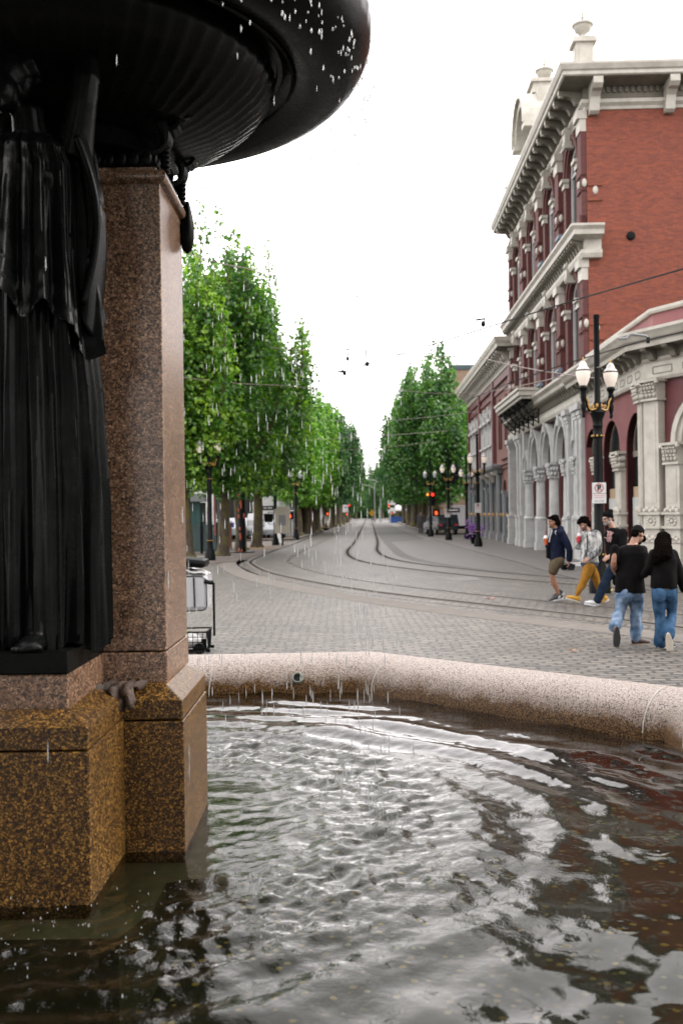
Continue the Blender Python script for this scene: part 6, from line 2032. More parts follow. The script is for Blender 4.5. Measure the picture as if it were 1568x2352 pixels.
wire([P(690, 1038, 79), P(850, 1032, 80), P(989, 1016, 79)], .014, 'farthest visible span wire between the unlit lamps', 'wire_pale')


def insulator(pts, label, r=.03):
    r_ = empty('wire_fitting', pts[0], label, 'wire fitting', group='wire fittings')
    b = MB(); b.tube([Vector(p) - Vector(pts[0]) for p in pts], r, 6); b.build('arm', MAT['blackiron'], r_)
    b = MB(); b.ell((0, 0, 0), (.06, .06, .08)); b.build('clamp', MAT['blackiron'], r_)


insulator([P(1109, 744, 24.5), P(1113, 732, 24.5), P(1093, 735, 24.5)], 'dark pull-off arm clamped to the black wire beside the hall roofline')
insulator([P(791, 857, 30), P(789, 851, 30), P(775, 854, 30)], 'dark pull-off clamp low on the black wire left of the right trees')
insulator([P(798, 824, 34), P(798, 799, 34)], 'small upright insulator hanging from the span wire over the street')
insulator([P(843, 836, 28.4), P(836, 838, 28.4)], 'small clamp on the black wire right of the hanging insulator')
pa = empty('pull_off_arm', P(1487, 775, 21), 'pale grey curved pull-off arm in front of the rose parapet', 'wire fitting')
b = MB(); o0 = P(1487, 775, 21); b.tube([P(u, v, 21) - o0 for u, v in ((1420, 778), (1438, 777), (1446, 768), (1455, 768), (1484, 772), (1487, 779))], .03, 6); b.build('arm', MAT['grey'], pa)
b = MB(); b.tube([(0, 0, 0), (0, 0, -.12)], .04, 6); b.build('clamp', MAT['blackiron'], pa)

# ================================================================== cart behind the pier
CT = G(440, 1497); CY = CT.y
cart = empty('loaded_handcart', (P(415, 1400, CY).x, CY, 0), 'black folding handcart half hidden behind the fountain pier', 'cart')
ox = cart.location.x


def cx_(u, v): q_ = P(u, v, CY); return (q_.x - ox, q_.z)


b = MB()
for (x0, x1, z0, z1) in ((-.5, -.46, 0, 1.25), (-.5, -.1, .50, .53), (-.5, .42, .02, .06)):
    for yy in (-.22, .2): b.box(x0, x1, yy, yy + .03, z0, z1)
b.box(-.5, -.46, -.22, .23, 1.2, 1.25); b.build('frame', MAT['blackiron'], cart)
for xx in (-.42, .28):
    for yy in (-.25, .22):
        b = MB(); b.m = Matrix.Translation((xx, yy, .075)) @ Matrix.Rotation(PI / 2, 4, 'X'); b.lathe([(.03, -.02), (.075, -.02), (.075, .02), (.03, .02)], 14); b.build('wheel', MAT['blackiron'], cart, smooth=True)
xr, _ = cx_(486, 1350); xt0, zt = cx_(422, 1316); _, zb = cx_(430, 1400)
bag = empty('clear_storage_bag', cart.location + Vector((0, 0, 0)), 'clear grey zip bag of bedding with black trim lying on the cart', 'bag')
b = MB(); n1, n2 = 16, 10
b.ell((0, 0, 0), (.001, .001, .001))
b = MB(); b.box(-.5, xr - .02, -.25, .25, zb, zt)
bg_ = b.build('body', N('clear_plastic').set((.62, .63, .66), .22, 0, Coat_Weight=.8), bag, bevel=.06)
b = MB()
for yy in (-.258, .25): 
    b.tube([(-.5, yy, zt - .03), (xr - .1, yy, zt - .03), (xr - .035, yy, zt - .08), (xr - .03, yy, zb + .06), (xr - .08, yy, zb + .01), (-.5, yy, zb - .03)], .007, 6)
b.tube([(xr - .2, -.262, zt - .05), (xr - .19, -.262, zb + .05)], .01, 6)
b.build('piping', MAT['blackiron'], bag)
b = MB()
for k in range(9): b.tube([(-.02 + .006 * (k % 2), -.262, zt - .06 - k * .055), (.05, -.266, zt - .08 - k * .055)], .012, 5)
b.build('gathered_edge', MAT['capwhite'], bag)
b = MB()
sx_, sz0 = cx_(489, 1335); _, sz1 = cx_(502, 1455)
b.box(sx_ + .03, sx_ + .055, -.27, -.22, sz1, sz0); b.tube([(xr - .06, -.24, zt - .1), (xr + .02, -.25, zt - .12), (sx_ + .04, -.245, sz0)], .03, 6); b.build('hanging_strap', MAT['blackiron'], bag)
sheet = MB(); vs_, fs_ = [], []
for j in range(14):
    for i in range(20):
        e = i / 19
        vs_.append((-.5 + (xr + .46) * e, -.27 + .5 * j / 13, zt + .015 + .10 * (1 - e) ** .8 + .018 * math.sin(i * 1.1 + j * .8) - (.1 * max(0, e - .88) * 8 * .2)))
for j in range(13):
    for i in range(19): fs_.append((j * 20 + i, j * 20 + i + 1, (j + 1) * 20 + i + 1, (j + 1) * 20 + i))
sheet.add(vs_, fs_); o = sheet.build('white_sheet', MAT['signwhite'], None, smooth=True); o.location = cart.location; tag(o, 'white cloth spread on top of the clear bedding bag', 'cloth')
sd = o.modifiers.new('s', 'SOLIDIFY'); sd.thickness = .02
b = MB(); b.box(-.5, cx_(456, 1300)[0], -.29, .2, zt + .10, cx_(440, 1287)[1] + .05); o = b.build('black_cushion', MAT['blackiron'], None, bevel=.05); o.location = cart.location; o.rotation_euler = (0, R(6), 0); tag(o, 'black cushion lying on the white cloth of the cart', 'cushion')
cr = empty('wire_crate', cart.location, 'black wire crate with clear bags on the bottom of the cart', 'crate')
xc, zc1 = cx_(486, 1446); _, zc0 = cx_(486, 1491)
b = MB()
for zz in (zc0, zc1):
    for yy in (-.28, .22): b.tube([(-.5, yy, zz), (xc - .03, yy, zz)], .012, 6)
    b.tube([(xc - .03 - (.02 if zz == zc0 else 0), -.28, zz), (xc - .03 - (.02 if zz == zc0 else 0), .22, zz)], .012, 6)
for k in range(14): b.tube([(-.45 + k * .065, -.28, zc0), (-.45 + k * .065, -.28, zc1)], .005, 5)
for k in range(4):
    zz = zc0 + (zc1 - zc0) * k / 4; b.tube([(-.5, -.28, zz), (xc - .05, -.28, zz)], .005, 5)
for k in range(8): b.tube([(xc - .045, -.28 + k * .07, zc0), (xc - .03, -.28 + k * .07, zc1)], .005, 5)
b.build('wires', MAT['blackiron'], cr)
pb = MB(); rr = random.Random(8)
pb.ell((.0, -.05, (zc0 + zc1) / 2), (.28, .16, .12)); pb.ell((-.1, .0, (zc0 + zc1) / 2 + .03), (.2, .18, .13))
o = remesh(pb, 'plastic_bag', N('white_plastic').set((.62, .63, .62), .3), None, .012, 2, .5, lambda co: sines(3, 22)(co) * .012)
o.location = cart.location; tag(o, 'crumpled pale plastic bag inside the wire crate', 'plastic bag')
b = MB(); b.box(.0, .13, -.3, -.2, zc1 - .03, zc1 + .03); o = b.build('green_packet', N('lime_green').set((.2, .55, .02), .5), None, bevel=.02); o.location = cart.location; tag(o, 'small lime green packet on the wire crate', 'packet')
# ================================================================== people
SKIN1 = vmat('tanned_skin', (.30, .135, .075), (.36, .17, .10), 9, .5)
SKIN2 = vmat('light_skin', (.44, .23, .16), (.52, .29, .21), 9, .5)
HAIR = vmat('black_hair', (.003, .0025, .0025), (.009, .007, .006), 40, .8, .4, 90, .004, spec=.0)
NAVY = vmat('navy_cloth', (.006, .009, .024), (.012, .017, .04), 6, .75, .2, 200, .001, spec=.05)
KHAKI = vmat('khaki_cloth', (.10, .078, .05), (.14, .11, .072), 8, .85, spec=.05)
MUST = vmat('mustard_cloth', (.34, .16, .025), (.44, .215, .04), 6, .85, spec=.05)
BLACKT = vmat('black_cotton', (.004, .004, .004), (.008, .0075, .0075), 6, .85, spec=.05)
DKDENIM = vmat('dark_denim', (.008, .016, .032), (.02, .035, .06), 7, .85, spec=.05)
LTDENIM = vmat('light_denim', (.065, .125, .225), (.29, .39, .53), 7, .85, spec=.05)
MDDENIM = vmat('mid_denim', (.016, .055, .12), (.08, .16, .28), 6, .85, spec=.05)
WHITEL = N('white_leather').set((.62, .63, .64), .45)
YSHOE = N('yellow_suede').set((.62, .32, .02), .7)
BROWNL = N('brown_leather').set((.045, .022, .018), .55)
BLKRUB = N('black_rubber').set((.012, .012, .013), .6)
CREAMR = N('cream_rubber').set((.62, .55, .46), .6)
x = N('tie_dye_cloth'); c_ = x.co('Object', (1.4, 1.4, .8)); f_ = x.noise(c_, 6.5, 5, .7)
TIEDYE = x.set(x.ramp(f_, [(.38, (.03, .035, .045)), (.47, (.16, .17, .18)), (.53, (.5, .5, .49)), (.62, (.75, .74, .71))]), .85)
UP = Vector((0, 0, 1))


def basis(f, up=UP):
    f = f.normalized(); s = f.cross(up).normalized(); u = s.cross(f)
    return Matrix((s, f, u)).transposed()          # columns: right, forward, up


def ringloft(mb, rings, f, n=20, p=2.3):
    # rings: (centre, half width, half depth)
    f = Vector((f.x, f.y, 0)).normalized(); s = f.cross(UP)
    vs_ = []; fs_ = []
    for c, hw, hd in rings:
        for i in range(n):
            a = 2 * PI * i / n
            ca, sa = math.cos(a), math.sin(a)
            vs_.append(Vector(c) + s * math.copysign(abs(ca) ** (2 / p), ca) * hw + f * math.copysign(abs(sa) ** (2 / p), sa) * hd)
    for j in range(len(rings) - 1):
        for i in range(n):
            i2 = (i + 1) % n
            fs_.append((j * n + i, j * n + i2, (j + 1) * n + i2, (j + 1) * n + i))
    fs_.append(tuple(range(n))[::-1]); fs_.append(tuple((len(rings) - 1) * n + i for i in range(n)))
    mb.add(vs_, fs_)


def limb(mb, pts, rad, n=12):
    P_ = spline(pts, 4); R_ = []
    for i in range(len(P_)):
        t = i / (len(P_) - 1) * (len(rad) - 1); k = min(int(t), len(rad) - 2); R_.append(rad[k] + (rad[k + 1] - rad[k]) * (t - k))
    mb.tube(P_, R_, n)
    mb.ell(P_[0], (R_[0],) * 3); mb.ell(P_[-1], (R_[-1],) * 3)


def hand(mb, wr, d, palm, thumb, curl=.6, s=1.0):
    # d: finger direction, palm: palm normal (fingers curl towards it), thumb: side of the thumb
    d = d.normalized(); palm = (palm - d * palm.dot(d)).normalized(); t = thumb - d * thumb.dot(d) - palm * thumb.dot(palm); t.normalize()
    rm = Matrix((t, d, palm)).transposed()
    mb.ell(wr + d * .05 * s, (.041 * s, .055 * s, .016 * s), rm)
    for k, L in enumerate((.070, .078, .073, .058)):
        b = wr + d * .088 * s + t * (.031 - .0205 * k) * s
        p = [b]; a = 0
        for j in range(3):
            a += curl * (.7 + .1 * j)
            p.append(p[-1] + (d * math.cos(a) + palm * math.sin(a)) * L * s * (.42, .33, .25)[j])
        mb.tube([b - d * .02] + p, [.0095 * s, .0095 * s, .009 * s, .0082 * s, .007 * s], 8); mb.ell(p[-1], (.007 * s,) * 3)
    b = wr + d * .03 * s + t * .032 * s
    mb.tube([b - t * .015, b + (t * .7 + d * .6 + palm * .3) * .03 * s, b + (t * .55 + d * 1.0 + palm * .7) * .052 * s], [.013 * s, .011 * s, .008 * s], 8)


def head(mb, c, f, up=UP, s=1.0):
    rm = basis(f, up)
    def q(x_, y_, z_): return c + rm @ Vector((x_, y_, z_)) * s
    E = lambda p, r_: mb.ell(p, tuple(k * s for k in r_), rm, 18, 12)
    E(q(0, -.012, .035), (.074, .093, .088)); E(q(0, .03, -.03), (.058, .062, .078)); E(q(0, .058, -.085), (.034, .03, .026))
    E(q(0, .088, -.005), (.013, .018, .030)); E(q(0, .098, -.022), (.017, .017, .013)); E(q(0, .076, .028), (.05, .016, .013))
    E(q(0, .083, -.056), (.022, .012, .007)); E(q(0, .081, -.068), (.02, .012, .007))
    for sg in (1, -1):
        E(q(.076 * sg, -.008, -.008), (.010, .02, .031)); E(q(.037 * sg, .06, -.022), (.024, .024, .024))
    return q, rm


def shoe(parent, ank, toe, m, sole_m, L=.27, up=None, name='shoe', h=.085):
    toe = toe.normalized()
    u = (up or UP); u = (u - toe * u.dot(toe)).normalized(); s = toe.cross(u)
    rm = Matrix((s, toe, u)).transposed()
    o = ank - u * .075 + toe * .055
    mb = MB()
    mb.ell(o + toe * -.075 + u * .025, (.040, .065, .055), rm); mb.ell(o + toe * .02 + u * .02, (.044, .10, .045), rm); mb.ell(o + toe * .10 + u * .005, (.046, .065, .034), rm); mb.ell(ank - u * .02 - toe * .015, (.042, .05, .05), rm)
    so_ = remesh(mb, name, m, parent, .010, 2)
    mb = MB(); pts = []
    for k in range(20):
        a = 2 * PI * k / 20; y_ = math.cos(a) * .152; x_ = math.sin(a) * (.050 if y_ > 0 else .042)
        pts.append((x_, y_ + .012))
    mb.m = Matrix.Translation(o - u * .045) @ rm.to_4x4()
    mb.prism(pts, .0, .032, 'z')
    mb.build('sole', sole_m, so_, bevel=.006)
    return so_


def wrk(seed, amp, k=30, an=(1, 1, .55)):
    a, b = sines(seed, k, 12, an), sines(seed + 1, k * 2.1, 12, an)
    return lambda co: (a(co) * .7 + b(co) * .3) * amp


class Person:
    def __init__(s, loc, label, facing, group=None):
        s.root = empty('person', loc, label, 'person', 0, group)
        s.f = Vector(facing).normalized(); s.s = s.f.cross(UP)

    def body(s, J, skin, hf, hup=UP, hs=1.0, hands=(), legs=True, sk=1.0):
        mb = MB()
        pel, neck, hd = J['pelvis'], J['neck'], J['head']
        m_ = pel.lerp(neck, .5)
        ringloft(mb, [(pel - UP * .08, .12, .09), (pel + UP * .05, .135, .095), (m_, .12, .085), (pel.lerp(neck, .8), .145, .09), (pel.lerp(neck, .95), .10, .07), (neck, .06, .055)], s.f)
        limb(mb, [neck - UP * .05, neck.lerp(hd, .5), hd - UP * .03], [.06, .054, .052])
        q, rm = head(mb, hd, Vector(hf), hup, hs)
        for k in 'ab':
            if 'sh' + k in J: limb(mb, [J['sh' + k], J['el' + k], J['wr' + k]], [.05 * sk, .043 * sk, .038 * sk, .026 * sk])
            if legs: limb(mb, [J['hip' + k], J['knee' + k], J['ank' + k]], [.085, .066, .052, .056, .034])
        for (k, d, palm, thumb, curl) in hands: hand(mb, J['wr' + k], Vector(d), Vector(palm), Vector(thumb), curl)
        s.skin = remesh(mb, 'body', skin, s.root, .0085, 2)
        return q, rm

    def face(s, q, rm, brows=True, sc_=1.0):
        mb = MB()
        for sg in (1, -1): mb.ell(q(.033 * sg, .079, .008), (.013 * sc_, .008, .007), rm)
        mb.build('eyes', BLKRUB, s.root, smooth=True)
        if brows:
            mb = MB()
            for sg in (1, -1): mb.tube([q(.015 * sg, .089, .027), q(.035 * sg, .087, .033), q(.053 * sg, .074, .027)], .0055, 6)
            mb.build('eyebrows', HAIR, s.root)

    def garment(s, name, m, rings=None, sleeves=(), voxel=.012, amp=.004, seed=1, extra=None, k=30, it=3):
        mb = MB()
        if rings: ringloft(mb, rings, s.f)
        for pts, rad in sleeves: limb(mb, pts, rad, 14)
        if extra: extra(mb)
        return remesh(mb, name, m, s.root, voxel, it, .5, wrk(seed, amp, k))


def V3(*a): return Vector(a)


# ---- man one: navy hooded jacket, khaki shorts, orange drink; walking left
GP = 'people walking across the plaza'
S1 = .000975


def mk(cx, base, S):            # zoomed-photo coordinates -> metres in the person's own frame
    return lambda u, v, y=0.0: Vector(((u - cx) * S, y, (base - v) * S))


g0 = G((2150 + .1913 * 400) / 1.7417, 1381)
p1 = Person(g0, 'man in navy hooded jacket and khaki shorts holding an orange drink, walking left', (-1, -.25, 0), GP)
m = mk(400, 1945, S1)
J = dict(pelvis=m(410, 1040), neck=m(400, 470), head=m(345, 305),
         sha=m(455, 530, -.19), ela=m(600, 830, -.25), wra=m(615, 1085, -.22),
         shb=m(420, 540, .18), elb=m(300, 800, .24), wrb=m(235, 745, .10),
         hipa=m(420, 1040, -.09), kneea=m(283, 1370, -.08), anka=m(415, 1790, -.06),
         hipb=m(415, 1040, .09), kneeb=m(330, 1370, .12), ankb=m(455, 1740, .14))
q, rm = p1.body(J, SKIN1, (-1, -.18, -.06), hands=(('a', (-.1, 0, -1), (-1, .3, 0), (-.3, -1, .3), .45), ('b', (-.8, -.25, .55), (1, -.2, .8), (.2, .2, 1), .75)))
p1.face(q, rm)
n_, pl_ = J['neck'], J['pelvis']
p1.garment('jacket', NAVY, [(pl_ + V3(-.0, 0, -.03), .185, .155), (pl_ + V3(.01, 0, .12), .19, .155), (pl_.lerp(n_, .5), .20, .15), (pl_.lerp(n_, .78) + V3(.01, 0, 0), .215, .135), (pl_.lerp(n_, .93), .15, .10), (n_ + V3(.01, 0, .0), .085, .085), (n_ + V3(.005, 0, .04), .075, .078)],
           [([J['sha'], J['ela'], J['wra'] + V3(0, 0, .02)], [.09, .076, .068, .058]), ([J['shb'], J['elb'], J['wrb'] + V3(.03, 0, .0)], [.09, .076, .066, .052])], amp=.007, seed=3,
           extra=lambda mb: (mb.ell(n_ + V3(.075, 0, .02), (.085, .11, .075)), mb.ell(n_ + V3(.09, 0, -.05), (.075, .12, .09))))
p1.garment('shorts', KHAKI, [(pl_ + V3(0, 0, -.16), .13, .12), (pl_ + V3(0, 0, .02), .165, .13)], [([J['hipa'] + V3(0, 0, -.05), J['hipa'].lerp(J['kneea'], .55), J['kneea'] + V3(.03, 0, .055)], [.125, .115, .10, .092]), ([J['hipb'] + V3(0, 0, -.05), J['hipb'].lerp(J['kneeb'], .55), J['kneeb'] + V3(.02, 0, .06)], [.12, .11, .098, .09])], amp=.005, seed=5)
shoe(p1.root, J['anka'] + V3(0, 0, -.005), V3(-1, -.15, -.22), BLKRUB, WHITEL, up=V3(-.2, 0, 1)); shoe(p1.root, J['ankb'] + V3(.0, 0, 0), V3(-.9, 0, -.5), BLKRUB, WHITEL, up=V3(-.5, 0, 1))
hb = MB(); rr = random.Random(1); hc = J['head']
hb.ell(q(0, -.03, .058), (.09, .10, .088), rm); hb.ell(q(0, -.085, -.02), (.078, .056, .10), rm); hb.ell(q(0, .06, .095), (.066, .05, .034), rm)
for sg in (1, -1): hb.ell(q(.074 * sg, -.035, .0), (.018, .05, .055), rm)
for k in range(46):
    a = rr.uniform(0, 6.28); b_ = rr.uniform(.0, 1.1)
    hb.ell(q(.08 * math.cos(a) * math.sin(b_ + .3), -.03 + .09 * math.sin(a) * math.sin(b_ + .3), .055 + .085 * math.cos(b_ + .3)), (.022, .024, .018), rm)
remesh(hb, 'hair', HAIR, p1.root, .008, 1, .5, lambda co: sines(51, 75, 16)(co) * .005)
b = MB(); b.ell(q(0, .075, -.085), (.03, .022, .014), rm); b.build('goatee', HAIR, p1.root, smooth=True)
b = MB(); b.tube([n_ + V3(-.085, -.03, .0), n_ + V3(-.125, -.05, -.10), n_ + V3(-.155, -.05, -.24)], .012, 6); b.tube([n_ + V3(-.03, -.13, .0), n_ + V3(-.05, -.15, -.05), n_ + V3(-.035, -.16, -.09)], .008, 6); b.build('white_trim', WHITEL, p1.root)
b = MB(); e_ = m(382, 580, -.175); b.box(e_.x - .012, e_.x + .0, e_.y - .01, e_.y, e_.z - .035, e_.z + .03); b.box(e_.x - .012, e_.x + .028, e_.y - .01, e_.y, e_.z + .012, e_.z + .03); b.box(e_.x + .016, e_.x + .028, e_.y - .01, e_.y, e_.z - .008, e_.z + .02); b.build('chest_emblem', WHITEL, p1.root)
b = MB()
for k in range(3): 
    t0 = m(405 + 14 * k, 1855 - 12 * k, -.115); b.box(t0.x - .006, t0.x + .008, t0.y - .012, t0.y, t0.z - .03, t0.z + .022)
b.build('shoe_stripe', WHITEL, p1.root)
pk = empty('waist_bag', g0, 'small black bag at the hip of the man in the navy jacket', 'bag')
b = MB(); e_ = m(235, 940, .02); b.box(e_.x - .035, e_.x + .05, e_.y - .06, e_.y + .06, e_.z - .11, e_.z + .12); b.build('pouch', BLACKT, pk, bevel=.02)
b = MB(); b.tube([e_ + V3(0, -.05, .1), m(260, 640, -.155), m(390, 480, -.12)], .012, 6); b.build('strap', BLACKT, pk)


def cup(root_loc, base, ax, colr, label, s=1.0):
    r_ = empty('drink_cup', root_loc, label, 'cup', 0, 'iced drinks in clear cups')
    zq = ax.normalized().to_track_quat('Z', 'Y').to_matrix().to_4x4()
    mt_ = Matrix.Translation(base) @ zq
    b = MB(); b.m = mt_; b.lathe([(.03 * s, 0), (.034 * s, .02), (.046 * s, .135)], 20); b.build('drink', N('slush').set(colr, .25), r_, smooth=True)
    b = MB(); b.m = mt_; b.lathe([(.049 * s, .133), (.050 * s, .143), (.046 * s, .150), (.042 * s, .17), (.026 * s, .19), (.01 * s, .195)], 20); b.build('dome_lid', N('clear_lid').set((.75, .72, .72), .15), r_, smooth=True)
    b = MB(); b.m = mt_; b.tube([(.0, 0, .15), (.008, 0, .22), (.012, 0, .29)], .006, 6); b.build('straw', N('straw_red').set((.6, .05, .1), .4), r_)


cup(g0, m(205, 775, .055), V3(-.06, 0, 1), (.75, .13, .03), 'clear cup of orange iced drink held by the man in navy')

# ---- man two: tie-dye hoodie, mustard trousers
g1 = G((2150 + .1913 * 1000) / 1.7417, 1384.5)
S2 = .00096
p2 = Person(g1, 'man in a grey tie-dye hoodie and mustard trousers sipping a red drink', (-1, -.3, 0), GP)
m = mk(1000, 1985, S2)
J = dict(pelvis=m(1085, 1160), neck=m(1085, 510), head=m(985, 372),
         sha=m(1170, 580, -.19), ela=m(1200, 870, -.26), wra=m(1030, 1055, -.25),
         shb=m(1090, 580, .18), elb=m(930, 850, .22), wrb=m(905, 730, .11),
         hipa=m(1075, 1180, -.09), kneea=m(955, 1500, -.09), anka=m(812, 1838, -.08),
         hipb=m(1130, 1180, .09), kneeb=m(1250, 1530, .10), ankb=m(1375, 1858, .11))
q, rm = p2.body(J, SKIN2, (-1, -.2, -.45), V3(-.45, 0, 1), hands=(('a', (-.9, .0, -.55), (.1, .9, -.4), (-.2, -.2, 1), .55), ('b', (-.7, -.3, .7), (.8, -.3, .8), (.2, .1, 1), .75)))
p2.face(q, rm)
n_, pl_ = J['neck'], J['pelvis']
p2.garment('hoodie', TIEDYE, [(pl_ + V3(0, 0, .0), .19, .17), (pl_ + V3(.0, 0, .16), .195, .165), (pl_.lerp(n_, .5) + V3(.02, 0, 0), .205, .155), (pl_.lerp(n_, .8) + V3(.03, 0, 0), .215, .14), (pl_.lerp(n_, .95) + V3(.01, 0, 0), .15, .11), (n_ + V3(.02, 0, .01), .09, .09)],
            [([J['sha'], J['ela'], J['wra'] + V3(.03, 0, .03)], [.098, .085, .078, .058]), ([J['shb'], J['elb'], J['wrb'] + V3(.03, 0, -.02)], [.095, .08, .07, .052])], amp=.009, seed=7,
            extra=lambda mb: (mb.ell(n_ + V3(.11, 0, -.03), (.09, .13, .065)), mb.ell(n_ + V3(.15, 0, -.09), (.075, .11, .08))))
b = MB(); b.tube([n_ + V3(-.06, -.09, -.03), m(1000, 760, -.19), m(985, 1000, -.20), m(985, 1130, -.19)], .009, 6); b.tube([n_ + V3(-.05, -.1, -.03), n_ + V3(.05, -.11, .02), n_ + V3(.12, -.06, .045)], .012, 6); b.build('zip', BLACKT, p2.root)
p2.garment('undershirt', N('blue_tee').set((.02, .05, .11), .8), [(pl_ + V3(0, 0, -.06), .175, .155), (pl_ + V3(0, 0, .04), .18, .158)], amp=.004, seed=2)
p2.garment('trousers', MUST, [(pl_ + V3(0, 0, -.16), .14, .12), (pl_ + V3(0, 0, .0), .165, .135)], [([J['hipa'] + V3(0, 0, -.05), J['kneea'], J['anka'] + V3(0, 0, .05)], [.118, .10, .082, .074, .052]), ([J['hipb'] + V3(0, 0, -.05), J['kneeb'], J['ankb'] + V3(0, 0, .05)], [.115, .098, .08, .072, .052])], amp=.013, seed=11, k=38)
shoe(p2.root, J['anka'], V3(-1, -.1, .32), YSHOE, CREAMR, up=V3(.32, 0, 1)); shoe(p2.root, J['ankb'] + V3(.01, 0, -.02), V3(-.85, 0, -.5), YSHOE, CREAMR, up=V3(-.5, 0, 1))
hb = MB()
hb.ell(q(0, -.025, .068), (.094, .108, .092), rm); hb.ell(q(0, -.088, -.02), (.078, .056, .09), rm); hb.ell(q(0, .075, .085), (.07, .045, .04), rm)
for sg in (1, -1): hb.ell(q(.076 * sg, -.03, .01), (.02, .05, .055), rm)
for k in range(64):
    a = rr.uniform(0, 6.28); b_ = rr.uniform(.0, 1.15)
    hb.ell(q(.088 * math.cos(a) * math.sin(b_ + .25), -.02 + .105 * math.sin(a) * math.sin(b_ + .25), .062 + .095 * math.cos(b_ + .25)), (.022, .022, .02), rm)
remesh(hb, 'hair', HAIR, p2.root, .008, 1, .5, lambda co: sines(52, 70, 16)(co) * .007)
b = MB(); b.ell(q(0, .056, -.088), (.04, .034, .026), rm)
for sg in (1, -1): b.ell(q(.05 * sg, .03, -.06), (.014, .04, .04), rm)
b.build('beard', vmat('dark_stubble', (.05, .028, .018), (.09, .05, .035), 60, .7), p2.root, smooth=True)
cup(g1, m(872, 745, .07), V3(.22, 0, 1), (.72, .05, .08), 'clear cup of red iced drink held by the man in the tie-dye hoodie', 1.05)

# ---- man three: beanie, sunglasses, black printed tee, dark jeans
g2 = G((2150 + .1913 * 1290) / 1.7417, 1392)
S3 = .00092
p3 = Person(g2, 'bearded man in a black beanie and sunglasses wearing a black tee with a pink print', (-1, -.35, 0), GP)
m = mk(1290, 2055, S3)
J = dict(pelvis=m(1640, 1120), neck=m(1600, 430), head=m(1480, 245),
         sha=m(1740, 540, -.19), ela=m(1700, 850, -.28), wra=m(1425, 1000, -.30),
         shb=m(1560, 540, .18), elb=m(1640, 830, .24), wrb=m(1600, 1080, .22),
         hipa=m(1600, 1160, -.09), kneea=m(1400, 1530, -.06), anka=m(1230, 1925, -.05),
         hipb=m(1660, 1160, .09), kneeb=m(1750, 1540, .10), ankb=m(1890, 1890, .12))
q, rm = p3.body(J, SKIN2, (-1, -.3, -.15), hands=(('a', (-.85, .0, -.6), (.1, .9, -.5), (-.3, -.2, .9), .4),), sk=1.05)
n_, pl_ = J['neck'], J['pelvis']
p3.garment('tee_shirt', BLACKT, [(pl_ + V3(0, 0, -.03), .19, .155), (pl_ + V3(0, 0, .15), .195, .155), (pl_.lerp(n_, .5), .205, .15), (pl_.lerp(n_, .8), .225, .14), (pl_.lerp(n_, .95), .16, .105), (n_ + V3(.0, 0, .0), .085, .08)],
           [([J['sha'], J['sha'].lerp(J['ela'], .75)], [.09, .08, .078]), ([J['shb'], J['shb'].lerp(J['elb'], .75)], [.09, .08, .078])], amp=.006, seed=13)
p3.garment('jeans', DKDENIM, [(pl_ + V3(0, 0, -.14), .14, .12), (pl_ + V3(0, 0, .02), .165, .135)], [([J['hipa'] + V3(0, 0, -.03), J['kneea'], J['anka'] + V3(.01, 0, .0)], [.115, .10, .088, .085, .082]), ([J['hipb'] + V3(0, 0, -.03), J['kneeb'], J['ankb'] + V3(0, 0, .0)], [.115, .10, .088, .085, .08])], amp=.006, seed=17)
shoe(p3.root, J['anka'] + V3(-.02, 0, -.01), V3(-1, -.1, .22), WHITEL, WHITEL, up=V3(.22, 0, 1), L=.3); shoe(p3.root, J['ankb'], V3(-.8, 0, -.6), WHITEL, WHITEL, up=V3(-.6, 0, 1))
hb = MB(); hb.ell(q(0, -.02, .075), (.086, .105, .088), rm); hb.ell(q(0, -.07, .13), (.06, .07, .05), rm); hb.ell(q(0, -.03, .035), (.087, .105, .05), rm)
remesh(hb, 'beanie', vmat('black_knit', (.007, .007, .007), (.015, .015, .015), 30, .95, .4, 120, .003, spec=.0), p3.root, .009, 2)
b = MB(); b.ell(q(0, -.09, -.03), (.06, .045, .045), rm); b.build('hair', vmat('grey_brown_hair', (.05, .035, .025), (.11, .085, .07), 50, .6), p3.root, smooth=True)
b = MB()
for sg in (1, -1):
    b.ell(q(.036 * sg, .078, .012), (.032, .016, .021), rm); b.tube([q(.066 * sg, .062, .016), q(.08 * sg, -.0, .012)], .006, 5)
b.tube([q(-.01, .096, .018), q(.01, .096, .018)], .006, 5); b.build('sunglasses', BLKRUB, p3.root, smooth=True)
b = MB(); b.ell(q(0, .056, -.085), (.043, .042, .04), rm); b.ell(q(0, .086, -.046), (.03, .014, .009), rm)
for sg in (1, -1): b.ell(q(.052 * sg, .028, -.055), (.014, .04, .045), rm)
b.build('beard', vmat('grey_beard', (.2, .17, .155), (.4, .37, .35), 45, .8), p3.root, smooth=True)
b = MB(); rr2 = random.Random(6); c0 = m(1470, 640, -.155)
for k in range(24):
    a = rr2.uniform(0, 6.28); r_ = rr2.uniform(.02, .075)
    q0 = c0 + V3(r_ * math.cos(a) * .8, .03 * math.cos(a) - .012, r_ * 1.25 * math.sin(a)); b.tube([q0, q0 + V3(rr2.gauss(0, .02), 0, .045), q0 + V3(rr2.gauss(0, .03), 0, .07)], .007, 5)
b.build('shirt_print', vmat('pink_print', (.55, .22, .22), (.65, .5, .48), 12, .7), p3.root)
tb_ = empty('tote_bag', g2, 'large black shoulder bag hanging at the side of the bearded man', 'bag')
b = MB(); e_ = m(1740, 1330, -.10); b.box(e_.x - .19, e_.x + .2, e_.y - .06, e_.y + .05, e_.z - .27, e_.z + .22); b.build('sack', BLACKT, tb_, bevel=.05)
b = MB(); b.tube([e_ + V3(-.1, 0, .2), m(1700, 800, -.16), J['shb'] + V3(0, -.05, .09)], .016, 6); b.build('strap', BLACKT, tb_)

